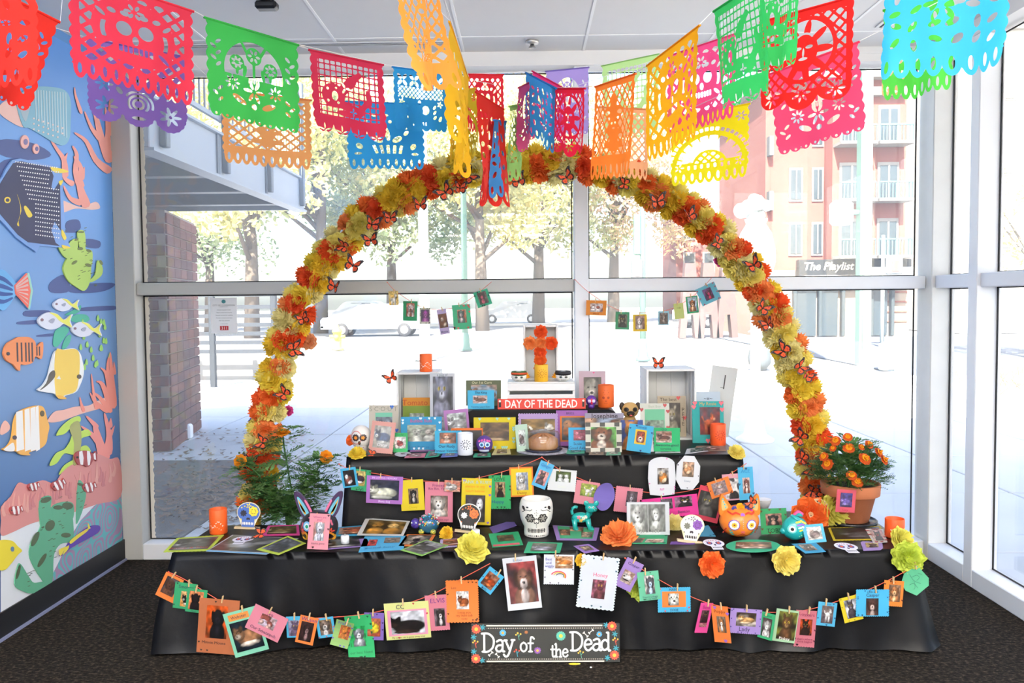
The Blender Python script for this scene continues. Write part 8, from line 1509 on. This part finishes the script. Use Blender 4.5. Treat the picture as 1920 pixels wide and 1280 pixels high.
def d_sun(x, y):
    c = s_c(x, y, 0, .2, .58); face = U(s_e(x, y, 0, .16, .3, .38), *[s_e(x, y, .38*math.cos(a), .16+.42*math.sin(a), .2, .07, a) for a in [k*.7 for k in range(9)]])
    h = [I(s_diag(x, y, .23, .15), reg(x, y), -s_c(x, y, 0, .2, .66)), I(c, -face), s_e(x, y, -.12, .24, .08, .035), s_e(x, y, .12, .24, .08, .035), s_e(x, y, 0, .02, .1, .03), s_e(x, y, 0, .14, .022, .1), I(np.abs(s_c(x, y, 0, .3, .22))-.02, .42-y)]
    h += [s_fl(x, y, q, -.66, 7, .12, .08, .026) for q in (-.64, 0, .64)]
    o = I(np.abs(x)-(.93+.03*np.abs(np.sin(y*16))), y-1, -.62-y); o = U(o, s_e(x, y, -.62, -.62, .33, .26), s_e(x, y, 0, -.62, .34, .36), s_e(x, y, .62, -.62, .33, .26))
    return I(o, -U(*h))
def d_arch(x, y):
    r = np.hypot(x, y+.5); a = np.arctan2(y+.5, x); ring = I(np.abs(r-1.0)-.05, .12-y*.0-1, np.abs(((a/.13) % 1)-.5)*.13*r-.045, -.3-y); w = I(np.abs(((a/.314) % 1)-.5)*.314*r-.1, .42-r, r-.82, -.38-y)
    st = I(s_diag(x, y, .2, .2), I(r-.36, -.42-y)); h = [ring, w, st]+[s_fl(x, y, q*.78, .72, 6, .09, .06, .026) for q in (-1, 1)]+[s_fl(x, y, q*.74, -.5, 5, .08, .05, .024) for q in (-1, 1)]+[s_b(x, y, q, -.52, .03, .06) for q in np.arange(-.5, .55, .16)]
    return I(body_out(x, y, 9, 'point'), -U(*h))
def d_leaves(x, y):
    rs = np.random.RandomState(3); h = []
    for i in range(6):
        for j in range(5):
            h.append(s_e(x, y, -.72+i*.29+rs.uniform(-.05, .05), -.42+j*.27+rs.uniform(-.05, .05), .1, .05, rs.uniform(0, 3.1)))
    h.append(s_fl(x, y, 0, .15, 6, .2, .1, .045)); return I(body_out(x, y, 8, 'point'), -U(*h))
DES = dict(skull=d_skull, flowers=d_flowers, grid=d_grid, catrina=d_catrina, cactus=d_cactus, lattice=d_lattice, rose=d_rose, sun=d_sun, arch=d_arch, leaves=d_leaves)
CACHE = {}
def banner(label, des, col, tl, tr, h, lean=(0, 0), wave=.012, ph=0., n=84, fold=0., tr_=.5):
    """tl / tr = (pixel x, pixel y, distance) of the top corners, h = drop in metres"""
    A = PY(*tl); B = PY(*tr); key = (des, n)
    if key not in CACHE: CACHE[key] = sdf_mesh(DES[des], -1.02, 1.02, -1.06, 1.02, n, n)
    V2, Fc = CACHE[key]; ax = (B-A); w = ax.length; nn = Vector((-ax.y, ax.x, 0)).normalized(); mid = (A+B)/2; V = []
    lv = Vector((lean[0], lean[1], 0))
    for x, y in V2:
        s = (x+1)/2; d = (1-y)/2; p = A+ax*s-Vector((0, 0, 1))*d*h*math.sqrt(max(.2, 1-(lv.length/h)**2 if lv.length < h else .2))+lv*d
        p = p+nn*(wave*d*(math.sin(6.28*(s*1.1+ph)+d*1.5)+.4*math.sin(6.28*(s*2.3+ph*2)))+fold*d*(s-.5)**2*4); V.append(p-mid)
    t = thing('paper_banner', label, 'paper banner', mid, group='cut tissue paper banners')
    m = mat(col, .75, 'tissue', tr=tr_, var=.05, scale=5)
    mo('cut_paper', V, Fc, m, t)
    pr = [A-mid+nn*.001, B-mid+nn*.001]; MB().tube(pr, .0035, 6).build('folded_hem', m, t)
    return A, B
H0 = .26
RDc, PRc, GRc, CRc, BLc, ORc, PUc, YEc, PKc, LMc = '#de2a1e', '#e0354c', '#35a848', '#cf2e50', '#33a2e2', '#f0924a', '#8463ac', '#edb21c', '#de5084', '#98c464'
SA = []
def bs(L, *a, **k): A, B = banner(*a, **k); L += [A, B]
bs(SA, 'red cut paper banner at the far upper left corner', 'flowers', RDc, (-70, -50, 1.95), (113, 42, 2.1), .25, (-.07, -.02), ph=.2, fold=.02)
S0 = []; bs(S0, 'second red banner folded over at the left edge of the picture', 'leaves', '#e8261a', (-150, -60, 1.7), (72, -60, 1.75), .24, ph=.5)
bs(SA, 'coral red banner with a skull cut into a lattice', 'skull', PRc, (122, -58, 2.12), (364, 22, 2.34), .255, (0, .01), ph=.1)
bs(SA, 'bright green banner with cut flowers', 'flowers', GRc, (382, 32, 2.38), (561, 85, 2.55), .285, ph=.4, wave=.008)
bs(SA, 'crimson banner with a square grid and a skeleton figure', 'grid', CRc, (578, 93, 2.75), (720, 122, 2.86), .26, (.01, 0), ph=.3)
bs(SA, 'blue banner with a skull below a row of petals left of centre', 'catrina', BLc, (735, 125, 3.15), (838, 138, 3.3), .245, ph=.6)
SB = []
bs(SB, 'violet banner with roses hanging behind the coral red one', 'rose', PUc, (157, 70, 2.6), (352, 108, 2.72), .27, ph=.2)
bs(SB, 'pale orange lattice banner hanging behind the green one', 'lattice', '#ffae68', (412, 168, 2.95), (585, 188, 3.05), .25, ph=.5)
bs(SB, 'sky blue banner with an agave pattern below the crimson one', 'cactus', BLc, (645, 190, 3.3), (795, 195, 3.42), .26, (.01, 0), ph=.1)
SE = []
bs(SE, 'orange banner hanging edge on near the top centre', 'lattice', '#ff9238', (738, -60, 1.66), (822, -35, 1.92), .24, (.03, 0), ph=.3, wave=.03, n=70)
bs(SE, 'yellow banner seen nearly edge on left of centre', 'cactus', YEc, (843, 40, 2.22), (880, 150, 2.56), .3, (0, 0), ph=.2, wave=.03, n=70)
bs(SE, 'golden yellow banner hanging behind the edge on one', 'arch', '#f9c61e', (838, 175, 2.9), (892, 165, 3.3), .24, ph=.7, wave=.02, n=70)
bs(SE, 'red banner seen edge on at the centre', 'leaves', RDc, (892, 172, 2.8), (945, 205, 3.12), .36, ph=.5, wave=.035, n=70)
bs(SE, 'blue banner seen edge on at the centre', 'leaves', '#3f93dc', (926, 225, 2.95), (950, 228, 3.26), .27, ph=.1, wave=.02, n=70)
bs(SE, 'lime banner seen edge on right of the blue one', 'lattice', LMc, (955, 200, 3.1), (978, 195, 3.42), .28, (0, 0), ph=.9, wave=.02, n=70)
bs(SE, 'red banner with pink hem behind the centre cluster', 'skull', '#ea2c3c', (872, 139, 3.7), (945, 140, 3.8), .25, ph=.4, n=70)
bs(SE, 'pink banner folded beside the lime one', 'flowers', PKc, (972, 165, 3.2), (1003, 150, 3.6), .26, ph=.2, wave=.02, n=70)
SC_ = []
bs(SC_, 'blue banner with pink showing through right of centre', 'leaves', '#3a96d8', (985, 136, 3.5), (1043, 166, 3.1), .24, ph=.6, n=70)
bs(SC_, 'small pink banner behind the blue one right of centre', 'sun', '#ee3f86', (997, 133, 3.7), (1062, 168, 3.4), .25, ph=.2, n=70)
bs(SC_, 'crimson banner with a face right of the centre mullion top', 'sun', '#e0213f', (1038, 166, 3.15), (1097, 166, 2.95), .24, (0, .02), ph=.3, n=76)
bs(SC_, 'pale violet banner hanging against the window head', 'flowers', '#b19bdf', (1022, 134, 4.1), (1105, 126, 4.0), .33, ph=.8, n=76)
bs(SC_, 'orange lattice banner with a sombrero figure', 'lattice', '#f7822e', (1115, 163, 2.95), (1192, 138, 2.7), .32, (-.01, 0), ph=.4)
bs(SC_, 'pale peach banner below the orange lattice banner', 'lattice', '#f9b27e', (1118, 200, 3.4), (1215, 205, 3.3), .27, ph=.1, n=76)
bs(SC_, 'pale lime banner high behind the yellow one', 'grid', '#c2ea9c', (1127, 124, 4.0), (1236, 101, 3.85), .36, ph=.1, n=76)
bs(SC_, 'golden banner with skull pattern right of centre', 'skull', '#f5ae14', (1212, 124, 2.6), (1312, 47, 2.25), .29, ph=.7, n=90)
bs(SC_, 'pink banner with a skull behind the golden one', 'skull', '#f1508c', (1250, 106, 3.2), (1382, 62, 3.0), .29, ph=.5, n=90)
bs(SC_, 'green banner with square windows right of the golden one', 'grid', '#34bd5f', (1337, 22, 2.25), (1432, -40, 2.02), .265, (.02, 0), ph=.2, n=90)
bs(SC_, 'second green banner overlapping the red sun face', 'grid', '#3cc566', (1425, -60, 2.2), (1502, -95, 2.05), .27, ph=.6, n=84)
bs(SC_, 'lemon yellow banner with a domed arch pattern', 'arch', '#f7ea1e', (1256, 222, 3.3), (1407, 194, 3.15), .265, ph=.3, n=96)
bs(SC_, 'red banner with a sun face in a lattice', 'sun', '#f02624', (1424, 42, 2.4), (1606, -8, 2.2), .265, (-.01, 0), ph=.1, n=100)
bs(SC_, 'rose pink flower banner below the red sun face', 'flowers', '#f4507c', (1440, 140, 2.65), (1612, 78, 2.5), .27, (.03, 0), ph=.8, n=96)
bs(SC_, 'large light blue banner at the upper right corner', 'leaves', '#42bcec', (1655, -70, 2.0), (1905, -130, 1.8), .27, (.01, .03), ph=.3, wave=.03, n=100)
bs(SC_, 'green banner hanging behind the light blue one', 'leaves', '#58d24c', (1655, 20, 2.5), (1792, -10, 2.4), .26, ph=.6, wave=.03, n=80)
bs(SC_, 'pale orange banner scrap beside the right corner post', 'rose', '#f8c890', (1655, 100, 3.6), (1700, 92, 3.5), .2, ph=.4, n=60)
def cord(label, pts, ext):
    P = sorted(pts, key=lambda p: p.x); P = [ext[0]]+P+[ext[1]]; t = thing('banner_cord', label, 'cord', P[0], group='white banner cords'); MB().tube([p-P[0]+Vector((0, 0, .002)) for p in P], .0012, 5).build('cord', mat('#efefef', .6), t); MB().ball((0, 0, 0), .006, 8, 6).build('knot', mat('#efefef', .6), t)
cord('white cord carrying the front left row of banners', SA, (PY(-200, -160, 1.7), PY(860, 128, 3.6)))
cord('white cord carrying the rear left row of banners', SB, (PY(60, 40, 2.45), PY(880, 190, 3.7)))
cord('white cord carrying the first right row of banners', [PY(1115,163,2.95), PY(1192,138,2.7), PY(1212,124,2.6), PY(1312,47,2.25), PY(1337,22,2.25), PY(1432,-40,2.02)], (PY(1038, 166, 3.15), PY(1520, -110, 1.9)))
cord('white cord running to the upper middle towards the viewer', [PY(822,-35,1.92), PY(843,40,2.22), PY(880,150,2.56)], (PY(738, -60, 1.66), PY(930, 160, 3.9)))
cord('white cord carrying the lemon and rose pink banners', [PY(1256,222,3.3), PY(1407,194,3.15), PY(1440,140,2.65), PY(1612,78,2.5)], (PY(1010, 225, 3.75), PY(1790, -10, 2.4)))
cord('white cord carrying the pink and red sun face banners', [PY(1250,106,3.2), PY(1382,62,3.0), PY(1424,42,2.4), PY(1606,-8,2.2), PY(1655,-70,2.0)], (PY(1062, 168, 3.4), PY(1905, -130, 1.8)))
cord('white cord close to the window carrying the palest banners', [PY(1022,134,4.1), PY(1105,126,4.0), PY(1127,124,4.0), PY(1236,101,3.85), PY(1655,100,3.6)], (PY(872, 139, 3.7), PY(1700, 92, 3.5)))
for o in list(bpy.data.objects):
    for kx in ('_b', '_lay'):
        if kx in o.keys(): del o[kx]
